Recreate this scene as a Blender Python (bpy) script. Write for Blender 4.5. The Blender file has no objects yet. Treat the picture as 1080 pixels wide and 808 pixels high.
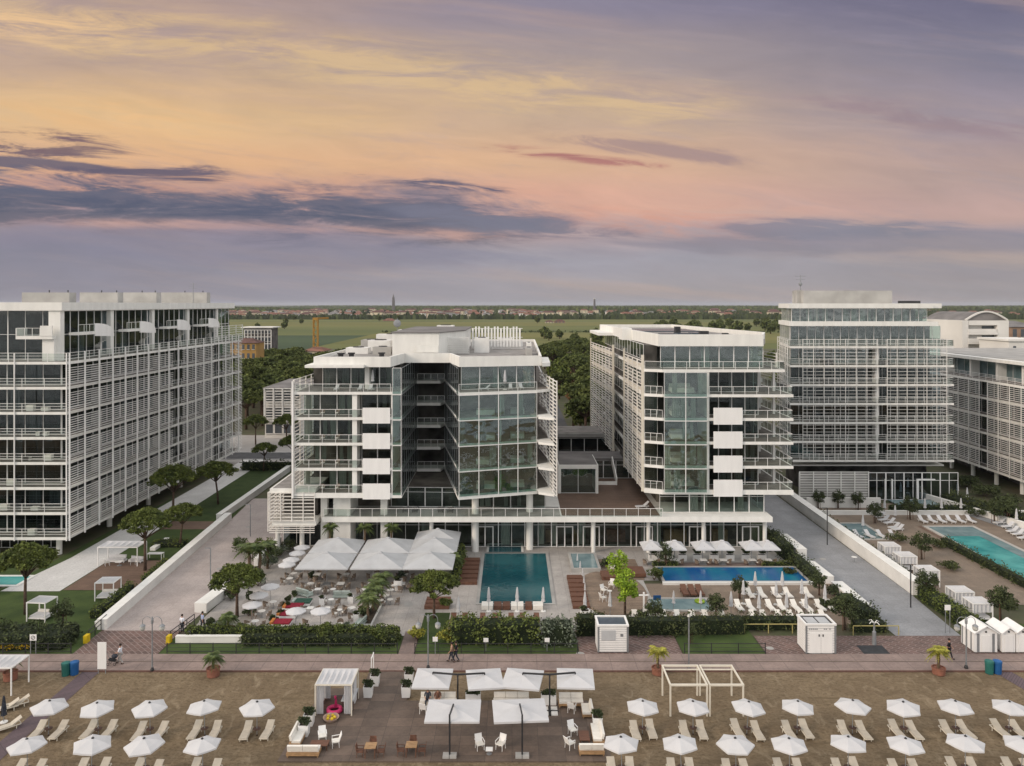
import bpy, math, random
from mathutils import Vector, Matrix
random.seed(7)
C = bpy.context.scene.collection
PI = math.pi
CAMH = 32.0; F = 820.0; HZ = 321.0
def P(px, py, z=0.0):
    """ground survey: where the sight line through a photo pixel meets height z"""
    y = F*(CAMH-z)/(py-HZ)
    return ((px-540.0)/F*y, y)
ORD = ['first','second','third','fourth','fifth','sixth','seventh','eighth','ninth','tenth','eleventh','twelfth','thirteenth','fourteenth','fifteenth','sixteenth']

# ------------------------------------------------------------------ materials
MATS = {}
def s2l(c):
    return tuple(((v/12.92) if v <= .04045 else ((v+.055)/1.055)**2.4) for v in c)
def newmat(name):
    m = bpy.data.materials.new(name); m.use_nodes = True
    nt = m.node_tree; nt.nodes.clear()
    o = nt.nodes.new('ShaderNodeOutputMaterial')
    return m, nt, o
def mat(name, col, rough=.7, var=.12, scale=1.5, bump=0.0, bscale=None, metal=0, col2=None, detail=4, island=0.0, stretch=None, coord='pos', spec=.4, trans=0):
    """linear base colour with procedural variation"""
    m, nt, out = newmat(name)
    N = nt.nodes; L = nt.links
    b = N.new('ShaderNodeBsdfPrincipled')
    L.new(b.outputs[0], out.inputs[0])
    b.inputs['Roughness'].default_value = rough
    b.inputs['Metallic'].default_value = metal
    b.inputs['Specular IOR Level'].default_value = spec
    if coord == 'pos':
        g = N.new('ShaderNodeNewGeometry'); src = g.outputs['Position']
    else:
        g = N.new('ShaderNodeTexCoord'); src = g.outputs['Object']
    if stretch:
        mp = N.new('ShaderNodeMapping'); mp.inputs['Scale'].default_value = stretch
        L.new(src, mp.inputs['Vector']); src = mp.outputs[0]
    n = N.new('ShaderNodeTexNoise'); n.inputs['Scale'].default_value = scale; n.inputs['Detail'].default_value = detail
    L.new(src, n.inputs['Vector'])
    mx = N.new('ShaderNodeMix'); mx.data_type = 'RGBA'
    if col2 is None:
        a = tuple(max(0, c*(1-var*1.6)) for c in col); c2 = tuple(min(1, c*(1+var)) for c in col)
    else:
        a, c2 = col, col2
    mx.inputs[6].default_value = (*a, 1); mx.inputs[7].default_value = (*c2, 1)
    rp = N.new('ShaderNodeMapRange'); rp.inputs[1].default_value = .3; rp.inputs[2].default_value = .7
    L.new(n.outputs['Fac'], rp.inputs[0]); L.new(rp.outputs[0], mx.inputs[0])
    csrc = mx.outputs[2]
    if island > 0:
        gi = N.new('ShaderNodeNewGeometry')
        hs = N.new('ShaderNodeHueSaturation')
        mr = N.new('ShaderNodeMapRange'); mr.inputs[3].default_value = 1-island; mr.inputs[4].default_value = 1+island
        L.new(gi.outputs['Random Per Island'], mr.inputs[0]); L.new(mr.outputs[0], hs.inputs['Value'])
        L.new(csrc, hs.inputs['Color']); csrc = hs.outputs[0]
    L.new(csrc, b.inputs['Base Color'])
    if bump > 0:
        bn = N.new('ShaderNodeBump'); bn.inputs['Strength'].default_value = bump; bn.inputs['Distance'].default_value = .05
        n2 = N.new('ShaderNodeTexNoise'); n2.inputs['Scale'].default_value = bscale or scale*8; n2.inputs['Detail'].default_value = 6
        L.new(src, n2.inputs['Vector']); L.new(n2.outputs['Fac'], bn.inputs['Height']); L.new(bn.outputs[0], b.inputs['Normal'])
    if trans > 0:
        tr = N.new('ShaderNodeBsdfTranslucent'); L.new(csrc, tr.inputs[0])
        ms = N.new('ShaderNodeMixShader'); ms.inputs[0].default_value = trans
        L.new(b.outputs[0], ms.inputs[1]); L.new(tr.outputs[0], ms.inputs[2]); L.new(ms.outputs[0], out.inputs[0])
    MATS[name] = m
    return m
def tilemat(name, c1, c2, mortar, sx, sy, msize=.01, rough=.75, offset=.5, var=.25, rot=0, big=.12, bump=.15, noise2=.5):
    """paving / planks / bricks in metres on the world x-y plane"""
    m, nt, out = newmat(name); N = nt.nodes; L = nt.links
    b = N.new('ShaderNodeBsdfPrincipled'); L.new(b.outputs[0], out.inputs[0]); b.inputs['Roughness'].default_value = rough
    g = N.new('ShaderNodeNewGeometry'); mp = N.new('ShaderNodeMapping'); mp.inputs['Rotation'].default_value = (0, 0, rot)
    L.new(g.outputs['Position'], mp.inputs[0])
    br = N.new('ShaderNodeTexBrick'); L.new(mp.outputs[0], br.inputs['Vector'])
    br.inputs['Scale'].default_value = 1; br.inputs['Brick Width'].default_value = sx; br.inputs['Row Height'].default_value = sy
    br.inputs['Mortar Size'].default_value = msize; br.inputs['Mortar Smooth'].default_value = .3; br.offset = offset
    br.inputs['Color1'].default_value = (*c1, 1); br.inputs['Color2'].default_value = (*c2, 1); br.inputs['Mortar'].default_value = (*mortar, 1)
    n = N.new('ShaderNodeTexNoise'); n.inputs['Scale'].default_value = noise2; n.inputs['Detail'].default_value = 8; n.inputs['Roughness'].default_value = .65
    L.new(g.outputs['Position'], n.inputs['Vector'])
    mr = N.new('ShaderNodeMapRange'); mr.inputs[1].default_value = .3; mr.inputs[2].default_value = .7; mr.inputs[3].default_value = 1-var; mr.inputs[4].default_value = 1+var*.6
    L.new(n.outputs['Fac'], mr.inputs[0])
    hs = N.new('ShaderNodeHueSaturation'); L.new(br.outputs['Color'], hs.inputs['Color']); L.new(mr.outputs[0], hs.inputs['Value'])
    n3 = N.new('ShaderNodeTexNoise'); n3.inputs['Scale'].default_value = 4.5; n3.inputs['Detail'].default_value = 6; n3.inputs['Roughness'].default_value = .7
    L.new(g.outputs['Position'], n3.inputs['Vector'])
    m3 = N.new('ShaderNodeMapRange'); m3.inputs[1].default_value = .30; m3.inputs[2].default_value = .62; m3.inputs[3].default_value = .80; m3.inputs[4].default_value = 1.06
    L.new(n3.outputs['Fac'], m3.inputs[0])
    h3 = N.new('ShaderNodeHueSaturation'); L.new(hs.outputs[0], h3.inputs['Color']); L.new(m3.outputs[0], h3.inputs['Value'])
    L.new(h3.outputs[0], b.inputs['Base Color'])
    bn = N.new('ShaderNodeBump'); bn.inputs['Strength'].default_value = bump; bn.inputs['Distance'].default_value = .02
    L.new(br.outputs['Fac'], bn.inputs['Height']); bn.invert = True; L.new(bn.outputs[0], b.inputs['Normal'])
    MATS[name] = m; return m
def sandmat(name):
    m, nt, out = newmat(name); N = nt.nodes; L = nt.links
    b = N.new('ShaderNodeBsdfPrincipled'); L.new(b.outputs[0], out.inputs[0]); b.inputs['Roughness'].default_value = .95; b.inputs['Specular IOR Level'].default_value = .1
    g = N.new('ShaderNodeNewGeometry')
    def nz(sc, det=6, st=(1,1,1), dist=0):
        mp = N.new('ShaderNodeMapping'); mp.inputs['Scale'].default_value = st; L.new(g.outputs['Position'], mp.inputs[0])
        n = N.new('ShaderNodeTexNoise'); n.inputs['Scale'].default_value = sc; n.inputs['Detail'].default_value = det; n.inputs['Roughness'].default_value = .65; n.inputs['Distortion'].default_value = dist
        L.new(mp.outputs[0], n.inputs['Vector']); return n.outputs['Fac']
    def mix(f, a, c, lo, hi):
        r = N.new('ShaderNodeMapRange'); r.inputs[1].default_value = lo; r.inputs[2].default_value = hi; L.new(f, r.inputs[0])
        x = N.new('ShaderNodeMix'); x.data_type = 'RGBA'; L.new(r.outputs[0], x.inputs[0])
        for i, v in ((6, a), (7, c)):
            if isinstance(v, tuple): x.inputs[i].default_value = (*v, 1)
            else: L.new(v, x.inputs[i])
        return x.outputs[2]
    c = mix(nz(.22, 8), (.185, .137, .088), (.240, .182, .116), .35, .65)
    c2 = mix(nz(3.2, 8, (1, 1.6, 1), .6), (.135, .10, .062), c, .36, .52)
    c4 = mix(nz(.55, 7, (.35, 1.5, 1), 1.2), (.15, .112, .07), c2, .34, .47)
    c3 = mix(nz(1.1, 5, (1, .5, 1), .8), c4, (.31, .245, .165), .54, .74)
    L.new(c3, b.inputs['Base Color'])
    bp = N.new('ShaderNodeBump'); bp.inputs['Strength'].default_value = 1.0; bp.inputs['Distance'].default_value = .22; L.new(nz(2.2, 8, (1,1.4,1), .5), bp.inputs['Height']); L.new(bp.outputs[0], b.inputs['Normal'])
    MATS[name] = m; return m
def glassmat(name, tint=(.75, .85, .82), refl=.12, rough=.02, wav=.02, facing=.35, solid=0.0, solidcol=(.1,.15,.14)):
    m, nt, out = newmat(name); N = nt.nodes; L = nt.links
    tr = N.new('ShaderNodeBsdfTransparent'); tr.inputs[0].default_value = (*tint, 1)
    gl = N.new('ShaderNodeBsdfGlossy'); gl.inputs['Roughness'].default_value = rough; gl.inputs[0].default_value = (.9, .95, .95, 1)
    lw = N.new('ShaderNodeLayerWeight'); lw.inputs[0].default_value = facing
    mr = N.new('ShaderNodeMapRange'); mr.inputs[3].default_value = refl; mr.inputs[4].default_value = .75
    L.new(lw.outputs['Fresnel'], mr.inputs[0])
    g = N.new('ShaderNodeNewGeometry'); n = N.new('ShaderNodeTexNoise'); n.inputs['Scale'].default_value = .5; n.inputs['Detail'].default_value = 2
    L.new(g.outputs['Position'], n.inputs['Vector'])
    bp = N.new('ShaderNodeBump'); bp.inputs['Strength'].default_value = wav; bp.inputs['Distance'].default_value = .3
    L.new(n.outputs['Fac'], bp.inputs['Height']); L.new(bp.outputs[0], gl.inputs['Normal'])
    ms = N.new('ShaderNodeMixShader'); L.new(mr.outputs[0], ms.inputs[0])
    if solid > 0:
        df = N.new('ShaderNodeBsdfDiffuse'); df.inputs[0].default_value = (*solidcol, 1)
        m0 = N.new('ShaderNodeMixShader'); m0.inputs[0].default_value = solid; L.new(tr.outputs[0], m0.inputs[1]); L.new(df.outputs[0], m0.inputs[2])
        L.new(m0.outputs[0], ms.inputs[1])
    else:
        L.new(tr.outputs[0], ms.inputs[1])
    L.new(gl.outputs[0], ms.inputs[2]); L.new(ms.outputs[0], out.inputs[0])
    MATS[name] = m; return m
def watermat(name, c1, c2, scale=.25, rough=.04, wave=.25, wscale=2.5, stretch=(1, 1, 1)):
    m, nt, out = newmat(name); N = nt.nodes; L = nt.links
    b = N.new('ShaderNodeBsdfPrincipled'); L.new(b.outputs[0], out.inputs[0])
    b.inputs['Roughness'].default_value = rough; b.inputs['IOR'].default_value = 1.33; b.inputs['Specular IOR Level'].default_value = .5
    g = N.new('ShaderNodeNewGeometry'); mp = N.new('ShaderNodeMapping'); mp.inputs['Scale'].default_value = stretch; L.new(g.outputs['Position'], mp.inputs[0])
    n = N.new('ShaderNodeTexNoise'); n.inputs['Scale'].default_value = scale; n.inputs['Detail'].default_value = 3; L.new(mp.outputs[0], n.inputs['Vector'])
    mr = N.new('ShaderNodeMapRange'); mr.inputs[1].default_value = .35; mr.inputs[2].default_value = .65; L.new(n.outputs['Fac'], mr.inputs[0])
    mx = N.new('ShaderNodeMix'); mx.data_type = 'RGBA'; mx.inputs[6].default_value = (*c1, 1); mx.inputs[7].default_value = (*c2, 1)
    L.new(mr.outputs[0], mx.inputs[0]); L.new(mx.outputs[2], b.inputs['Base Color'])
    n2 = N.new('ShaderNodeTexNoise'); n2.inputs['Scale'].default_value = wscale; n2.inputs['Detail'].default_value = 4; L.new(g.outputs['Position'], n2.inputs['Vector'])
    bp = N.new('ShaderNodeBump'); bp.inputs['Strength'].default_value = wave; bp.inputs['Distance'].default_value = .04; L.new(n2.outputs['Fac'], bp.inputs['Height']); L.new(bp.outputs[0], b.inputs['Normal'])
    MATS[name] = m; return m

mat('white_paint', (.78, .77, .75), .5, .035, 1.1, stretch=(1.5, 1.5, .25), detail=8)
mat('white_render', (.76, .75, .71), .8, .05, .9, stretch=(1.4, 1.4, .3), detail=8)
mat('cream_paint', (.68, .63, .53), .6, .06, .8)
mat('screen_paint', (.76, .73, .68), .6, .08, .5)
mat('screen_grey', (.74, .73, .70), .6, .10, .5)
mat('grey_render', (.36, .35, .33), .85, .15, .4)
mat('dark_metal', (.03, .03, .032), .5, .2, 2)
mat('grey_metal', (.25, .26, .27), .5, .1, 2, metal=.3)
mat('roof_gravel', (.27, .255, .24), .95, .2, .7, bump=.3, bscale=12)
mat('canvas_white', (.68, .68, .69), .9, .03, 1.2, trans=.25)
mat('canvas_grey', (.52, .53, .54), .9, .06, .8, trans=.15)
mat('cushion', (.74, .71, .65), .9, .04, 3)
mat('sling', (.50, .45, .37), .9, .06, 3)
mat('red_cloth', (.25, .012, .03), .9, .2, 4)
mat('orange_cloth', (.55, .2, .05), .9, .2, 6)
mat('green_cloth', (.03, .09, .06), .9, .2, 4)
mat('pale_green_cloth', (.40, .46, .42), .9, .1, 4)
mat('wood', (.14, .065, .04), .7, .25, 3, stretch=(1, 6, 1))
mat('wood_light', (.36, .22, .11), .7, .25, 3, stretch=(1, 6, 1))
mat('wood_dark', (.07, .035, .025), .7, .25, 3)
mat('rattan', (.22, .17, .13), .9, .3, 9)
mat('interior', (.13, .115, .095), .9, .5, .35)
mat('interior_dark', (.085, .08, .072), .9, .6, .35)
mat('interior_warm', (.30, .18, .09), .9, .3, .6)
mat('curtain', (.40, .385, .345), .95, .15, 1.2, stretch=(6, 6, .3))
mat('curtain_grey', (.19, .185, .17), .95, .15, 1.2, stretch=(6, 6, .3))
glassmat('glass', (.58, .68, .65), .04, wav=.05, facing=.2)
glassmat('glass_dark', (.38, .47, .51), .06, wav=.05, facing=.2)
glassmat('glass_green', (.50, .66, .61), .17, wav=.22, facing=.22, solid=.10, solidcol=(.08, .17, .14))
glassmat('glass_angled', (.40, .48, .46), .08, wav=.05, facing=.2)
glassmat('glass_rail', (.80, .86, .83), .03, facing=.15, solid=.05, solidcol=(.5, .52, .48))
mat('bark', (.10, .065, .045), .95, .3, 5, bump=.5)
mat('bark_palm', (.14, .095, .06), .95, .35, 8, bump=.6, stretch=(1, 1, 4))
LV = dict(island=.45, coord='obj', detail=3)
mat('pine_leaf', (.040, .058, .010), .8, 0, 1.1, col2=(.125, .150, .026), **LV)
mat('pine_far_leaf', (.036, .052, .012), .9, 0, .22, col2=(.115, .135, .034), **LV)
mat('dark_leaf', (.026, .038, .014), .8, 0, 1.0, col2=(.072, .090, .030), **LV)
mat('hedge_leaf', (.044, .066, .012), .8, 0, 1.2, col2=(.125, .150, .030), **LV)
mat('hedge_dark_leaf', (.026, .038, .010), .8, 0, 1.2, col2=(.075, .088, .024), **LV)
mat('grey_leaf', (.07, .09, .06), .8, 0, 1.5, col2=(.17, .20, .14), **LV)
mat('lime_leaf', (.13, .22, .012), .7, 0, 1.5, col2=(.30, .42, .03), **LV)
mat('yellow_leaf', (.16, .17, .02), .7, 0, 1.5, col2=(.36, .33, .05), **LV)
mat('palm_leaf', (.035, .06, .018), .6, 0, 2, col2=(.12, .15, .04), **LV)
mat('autumn_leaf', (.14, .08, .03), .8, 0, 1.5, col2=(.25, .14, .06), **LV)
mat('flower', (.55, .36, .01), .7, .2, 8)
mat('red_flower', (.30, .05, .03), .7, .3, 8)
mat('soil', (.06, .045, .03), .95, .3, 3)
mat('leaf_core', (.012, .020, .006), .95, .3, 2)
mat('terracotta', (.24, .10, .065), .8, .15, 3)
mat('terracotta_dark', (.12, .06, .045), .8, .15, 3)
mat('yellow_paint', (.60, .42, .01), .6, .1, 2)
mat('orange_paint', (.36, .19, .03), .6, .1, 2)
mat('teal_bin', (.02, .13, .11), .5, .1, 2)
mat('blue_bin', (.01, .09, .26), .5, .1, 2)
mat('lamp_glass', (.45, .45, .42), .3, .1, 2)
mat('stone_white', (.70, .69, .66), .8, .07, .5, bump=.1, bscale=6)
mat('ochre_wall', (.36, .215, .07), .9, .1, .3)
mat('cream_wall', (.55, .48, .35), .9, .15, .1)
mat('pink_wall', (.48, .34, .27), .9, .15, .1)
mat('far_white_wall', (.68, .66, .62), .9, .1, .1)
mat('brick_wall', (.30, .20, .14), .9, .15, .3)
mat('grey_window', (.08, .09, .10), .3, .2, .3)
mat('roof_tile', (.20, .095, .065), .9, .3, .3)
mat('dark_facade', (.11, .10, .095), .9, .3, .4)
mat('balcony_tile', (.20, .18, .16), .8, .2, 1.0)
mat('roof_brown', (.11, .055, .045), .9, .25, .4)
mat('roof_grey', (.18, .17, .165), .9, .2, .3)
mat('tower_brick', (.13, .12, .12), .9, .2, .3)
mat('skin', (.45, .25, .17), .6, .05, 4)
mat('hair', (.03, .02, .015), .8, .2, 4)
mat('shirt_white', (.70, .72, .78), .9, .08, 4)
mat('shirt_blue', (.35, .40, .58), .9, .08, 4)
mat('cloth_black', (.015, .015, .018), .9, .2, 4)
mat('cloth_dark', (.04, .045, .06), .9, .2, 4)
mat('cloth_grey', (.35, .34, .33), .9, .2, 4)
mat('cloth_tan', (.35, .22, .15), .9, .2, 4)
mat('pink_plastic', (.62, .04, .16), .4, .1, 4)
mat('water_toy_yellow', (.7, .5, .03), .4, .1, 4)
mat('solar_panel', (.06, .08, .10), .25, .1, 2)
mat('boulder', (.36, .33, .30), .9, .15, 3, bump=.4)
mat('rubber_mat', (.035, .038, .042), .9, .2, 2)
# ground materials
sandmat('sand_m')
tilemat('promenade_m', (.275, .205, .178), (.24, .18, .158), (.17, .13, .115), 2.2, 1.55, .03, var=.24, noise2=.5, offset=0)
tilemat('brick_m', (.17, .105, .09), (.115, .075, .065), (.27, .21, .185), .9, .42, .035, rot=.785, var=.25)
tilemat('paving_m', (.41, .38, .355), (.375, .35, .325), (.25, .23, .21), 1.2, 1.2, .016, var=.22, offset=0, noise2=.45)
tilemat('walk_pink_m', (.43, .37, .345), (.40, .345, .32), (.30, .26, .24), 1.5, 1.5, .014, var=.2, offset=0, noise2=.25)
tilemat('walk_white_m', (.62, .61, .59), (.58, .57, .55), (.42, .41, .40), 2.0, 2.0, .010, var=.10, offset=0, noise2=.3)
tilemat('plank_light_m', (.27, .20, .145), (.20, .145, .105), (.09, .065, .05), 5.0, .18, .012, var=.25)
tilemat('walk_grey_m', (.28, .285, .295), (.26, .265, .275), (.18, .185, .195), 2.0, 2.0, .014, var=.2, offset=0, noise2=.3)
tilemat('deck_tile_m', (.155, .112, .086), (.105, .077, .060), (.075, .055, .045), 1.9, 1.25, .02, var=.25, offset=0, noise2=.6)
tilemat('plank_m', (.20, .125, .085), (.14, .088, .062), (.05, .035, .028), 6.0, .16, .012, var=.2)
tilemat('grey_plank_m', (.23, .17, .15), (.18, .135, .12), (.09, .07, .06), 2.5, .22, .012, var=.2)
tilemat('terrace_brown_m', (.235, .18, .135), (.20, .155, .115), (.13, .10, .08), 1.6, 1.6, .012, var=.2, offset=0)
tilemat('boardwalk_m', (.13, .09, .10), (.105, .075, .082), (.05, .035, .04), .2, 4.0, .02, var=.15, rot=.75, offset=0)
tilemat('cream_paving_m', (.48, .455, .42), (.41, .39, .36), (.33, .31, .29), .9, .9, .012, var=.12, offset=0)
mat('lawn_m', (.030, .055, .011), .95, 0, .5, col2=(.060, .092, .020), bump=.8, bscale=14, detail=8)
mat('lawn_dark_m', (.026, .048, .010), .95, 0, .5, col2=(.045, .072, .016), bump=.8, bscale=14, detail=8)
mat('earth_m', (.10, .085, .055), .95, 0, .4, col2=(.06, .075, .03), bump=.5, bscale=8, detail=8)
mat('asphalt_m', (.07, .07, .072), .9, .2, .8, bump=.2, bscale=20)
mat('plaza_m', (.34, .32, .30), .9, .12, .2)
mat('farmland_m', (.035, .045, .020), .95, 0, .0022, col2=(.085, .095, .035), detail=8)
mat('field_green_m', (.070, .090, .020), .95, 0, .006, col2=(.130, .135, .034), detail=9, stretch=(.25, 1, 1))
mat('field_yellow_m', (.095, .105, .022), .95, 0, .008, col2=(.165, .150, .040), detail=9, stretch=(.25, 1, 1))
mat('field_dark_m', (.024, .048, .016), .95, 0, .01, col2=(.040, .068, .024), detail=9, stretch=(.25, 1, 1))
watermat('pool_teal', (.006, .050, .066), (.020, .105, .120), scale=.16, wave=.45)
watermat('pool_blue', (.008, .060, .24), (.02, .19, .26), scale=.30, stretch=(1, .15, 1), wave=.45)  # brighter bands: glow of the pool lights painted into the water colour
watermat('pool_turq', (.03, .22, .23), (.09, .38, .36), scale=.35, wave=.5)
watermat('pool_pale', (.13, .20, .215), (.21, .29, .30), scale=.5, wave=.5)
watermat('sea_m', (.05, .08, .09), (.07, .10, .11), scale=.02, wscale=.6, rough=.15)

# ------------------------------------------------------------------ mesh builder
KIDS = {}
class MB:
    def __init__(s): s.v = []; s.f = []
    def add(s, vs, fs):
        o = len(s.v); s.v += [tuple(v) for v in vs]; s.f += [tuple(i+o for i in f) for f in fs]; return s
    def box(s, x0, x1, y0, y1, z0, z1):
        if x1 < x0: x0, x1 = x1, x0
        if y1 < y0: y0, y1 = y1, y0
        return s.add([(x0,y0,z0),(x1,y0,z0),(x1,y1,z0),(x0,y1,z0),(x0,y0,z1),(x1,y0,z1),(x1,y1,z1),(x0,y1,z1)],
                     [(0,3,2,1),(4,5,6,7),(0,1,5,4),(1,2,6,5),(2,3,7,6),(3,0,4,7)])
    def cbox(s, x, y, z, w, d, h): return s.box(x-w/2, x+w/2, y-d/2, y+d/2, z, z+h)
    def bar(s, p, q, w, h=None):
        """box beam from p to q; w across horizontally, h the other way"""
        h = h or w; p = Vector(p); q = Vector(q); d = q-p
        if d.length < 1e-6: return s
        d.normalize(); up = Vector((0,0,1)) if abs(d.z) < .95 else Vector((0,1,0))
        a = d.cross(up).normalized(); b = a.cross(d).normalized()
        vs = [c+a*(w/2*i)+b*(h/2*j) for c in (p, q) for (i, j) in ((-1,-1),(1,-1),(1,1),(-1,1))]
        return s.add(vs, [(0,1,2,3),(7,6,5,4),(0,4,5,1),(1,5,6,2),(2,6,7,3),(3,7,4,0)])
    def tube(s, pts, r, n=8):
        pts = [Vector(p) for p in pts]; rs = r if isinstance(r, (list, tuple)) else [r]*len(pts)
        vs = []; fs = []
        for i, p in enumerate(pts):
            d = (pts[min(i+1, len(pts)-1)]-pts[max(i-1, 0)]).normalized()
            up = Vector((0,0,1)) if abs(d.z) < .9 else Vector((1,0,0))
            a = d.cross(up).normalized(); b = a.cross(d)
            for k in range(n):
                t = 2*PI*k/n; vs.append(p+a*math.cos(t)*rs[i]+b*math.sin(t)*rs[i])
        for i in range(len(pts)-1):
            for k in range(n):
                fs.append((i*n+k, i*n+(k+1) % n, (i+1)*n+(k+1) % n, (i+1)*n+k))
        fs.append(tuple(range(n-1, -1, -1))); fs.append(tuple((len(pts)-1)*n+k for k in range(n)))
        return s.add(vs, fs)
    def lathe(s, prof, x=0, y=0, n=16):
        vs = []; fs = []
        for (r, z) in prof:
            for k in range(n):
                t = 2*PI*k/n; vs.append((x+r*math.cos(t), y+r*math.sin(t), z))
        for i in range(len(prof)-1):
            for k in range(n): fs.append((i*n+k, i*n+(k+1) % n, (i+1)*n+(k+1) % n, (i+1)*n+k))
        fs.append(tuple(range(n-1, -1, -1))); fs.append(tuple((len(prof)-1)*n+k for k in range(n)))
        return s.add(vs, fs)
    def prism(s, poly, z0, z1):
        n = len(poly); a = sum(poly[i][0]*poly[(i+1) % n][1]-poly[(i+1) % n][0]*poly[i][1] for i in range(n))
        if a < 0: poly = poly[::-1]
        vs = [(x, y, z0) for x, y in poly]+[(x, y, z1) for x, y in poly]
        fs = [tuple(range(n-1, -1, -1)), tuple(range(n, 2*n))]+[(i, (i+1) % n, n+(i+1) % n, n+i) for i in range(n)]
        return s.add(vs, fs)
    def ring(s, poly, t, z0, z1):
        n = len(poly); a = sum(poly[i][0]*poly[(i+1) % n][1]-poly[(i+1) % n][0]*poly[i][1] for i in range(n))
        if a < 0: poly = poly[::-1]
        inn = []
        for i in range(n):
            p0 = Vector(poly[i-1]); p1 = Vector(poly[i]); p2 = Vector(poly[(i+1) % n])
            d1 = (p1-p0).normalized(); d2 = (p2-p1).normalized()
            n1 = Vector((-d1.y, d1.x)); n2 = Vector((-d2.y, d2.x)); m = (n1+n2); m = m/max(.2, m.dot(n1))
            inn.append(p1+m*t)
        vs = [(x, y, z) for z in (z0, z1) for x, y in poly]+[(p.x, p.y, z) for z in (z0, z1) for p in inn]
        fs = []
        for i in range(n):
            j = (i+1) % n
            fs += [(i, j, n+j, n+i), (n+i, n+j, 3*n+j, 3*n+i), (3*n+i, 3*n+j, 2*n+j, 2*n+i), (2*n+i, 2*n+j, j, i)]
        return s.add(vs, fs)
    def sphere(s, c, r, n=10, m=6, sc=(1,1,1)):
        vs = []; fs = []
        for j in range(m+1):
            ph = PI*j/m
            for k in range(n):
                t = 2*PI*k/n
                vs.append((c[0]+r*sc[0]*math.sin(ph)*math.cos(t), c[1]+r*sc[1]*math.sin(ph)*math.sin(t), c[2]-r*sc[2]*math.cos(ph)))
        for j in range(m):
            for k in range(n): fs.append((j*n+k, j*n+(k+1) % n, (j+1)*n+(k+1) % n, (j+1)*n+k))
        return s.add(vs, fs)
    def rot(s, a, x=0, y=0, z=0):
        c, d = math.cos(a), math.sin(a)
        s.v = [(v[0]*c-v[1]*d+x, v[0]*d+v[1]*c+y, v[2]+z) for v in s.v]; return s
    def shift(s, x, y, z): s.v = [(v[0]+x, v[1]+y, v[2]+z) for v in s.v]; return s
    def build(s, name, m, parent=None, smooth=False, world=False, loc=None):
        me = bpy.data.meshes.new(name)
        off = Vector((0,0,0))
        if world and parent is not None:
            q = parent
            while q is not None: off += q.location; q = q.parent
        me.from_pydata([(v[0]-off.x, v[1]-off.y, v[2]-off.z) for v in s.v], [], s.f)
        me.materials.append(MATS[m] if isinstance(m, str) else m)
        if smooth:
            for p in me.polygons: p.use_smooth = True
        me.update()
        o = bpy.data.objects.new(name, me); C.objects.link(o)
        if parent is not None: o.parent = parent; KIDS.setdefault(parent.name, []).append(o)
        if loc is not None: o.location = loc
        return o
def tag(o, label=None, cat=None, group=None, kind=None):
    if label: o['label'] = label
    if cat: o['category'] = cat
    if group: o['group'] = group
    if kind: o['kind'] = kind
    return o
def thing(name, label, cat, loc=(0,0,0), rz=0, group=None):
    o = bpy.data.objects.new(name, None); C.objects.link(o); o.empty_display_size = .2
    o.location = (loc[0], loc[1], loc[2] if len(loc) > 2 else 0); o.rotation_euler = (0, 0, rz)
    return tag(o, label, cat, group)
def copy_tree(o, parent=None):
    c = o.copy(); C.objects.link(c)
    if parent is not None: c.parent = parent
    for ch in KIDS.get(o.name, []): copy_tree(ch, c)
    return c
USED = set()
def place(proto, x, y, rz, label, group=None, z=0, sc=1.0, cat=None):
    """first use moves the prototype itself, later uses copy the tree"""
    if proto.name not in USED: USED.add(proto.name); o = proto
    else: o = copy_tree(proto)
    o.location = (x, y, z); o.rotation_euler = (0, 0, rz)
    o.scale = (sc, sc, sc) if not isinstance(sc, tuple) else sc
    o['label'] = label
    if group: o['group'] = group
    elif 'group' in o: del o['group']
    if cat: o['category'] = cat
    return o
def sheet(name, poly, z, m, kind='structure', label=None):
    n = len(poly); b = MB(); a = sum(poly[i][0]*poly[(i+1) % n][1]-poly[(i+1) % n][0]*poly[i][1] for i in range(n))
    if a < 0: poly = poly[::-1]
    b.add([(x, y, z) for x, y in poly], [tuple(range(n))])
    return tag(b.build(name, m), kind=kind)
def rect(x0, x1, y0, y1): return [(x0, y0), (x1, y0), (x1, y1), (x0, y1)]
SKYB = (1.27,1.25,1.24); SKYS = .84; SUN_EL = 24; SUN_ROT = 240; NISH = .015; SUN_E = 1.9; EXPO = 0.0; HAZE = 4.0e-5
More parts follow.
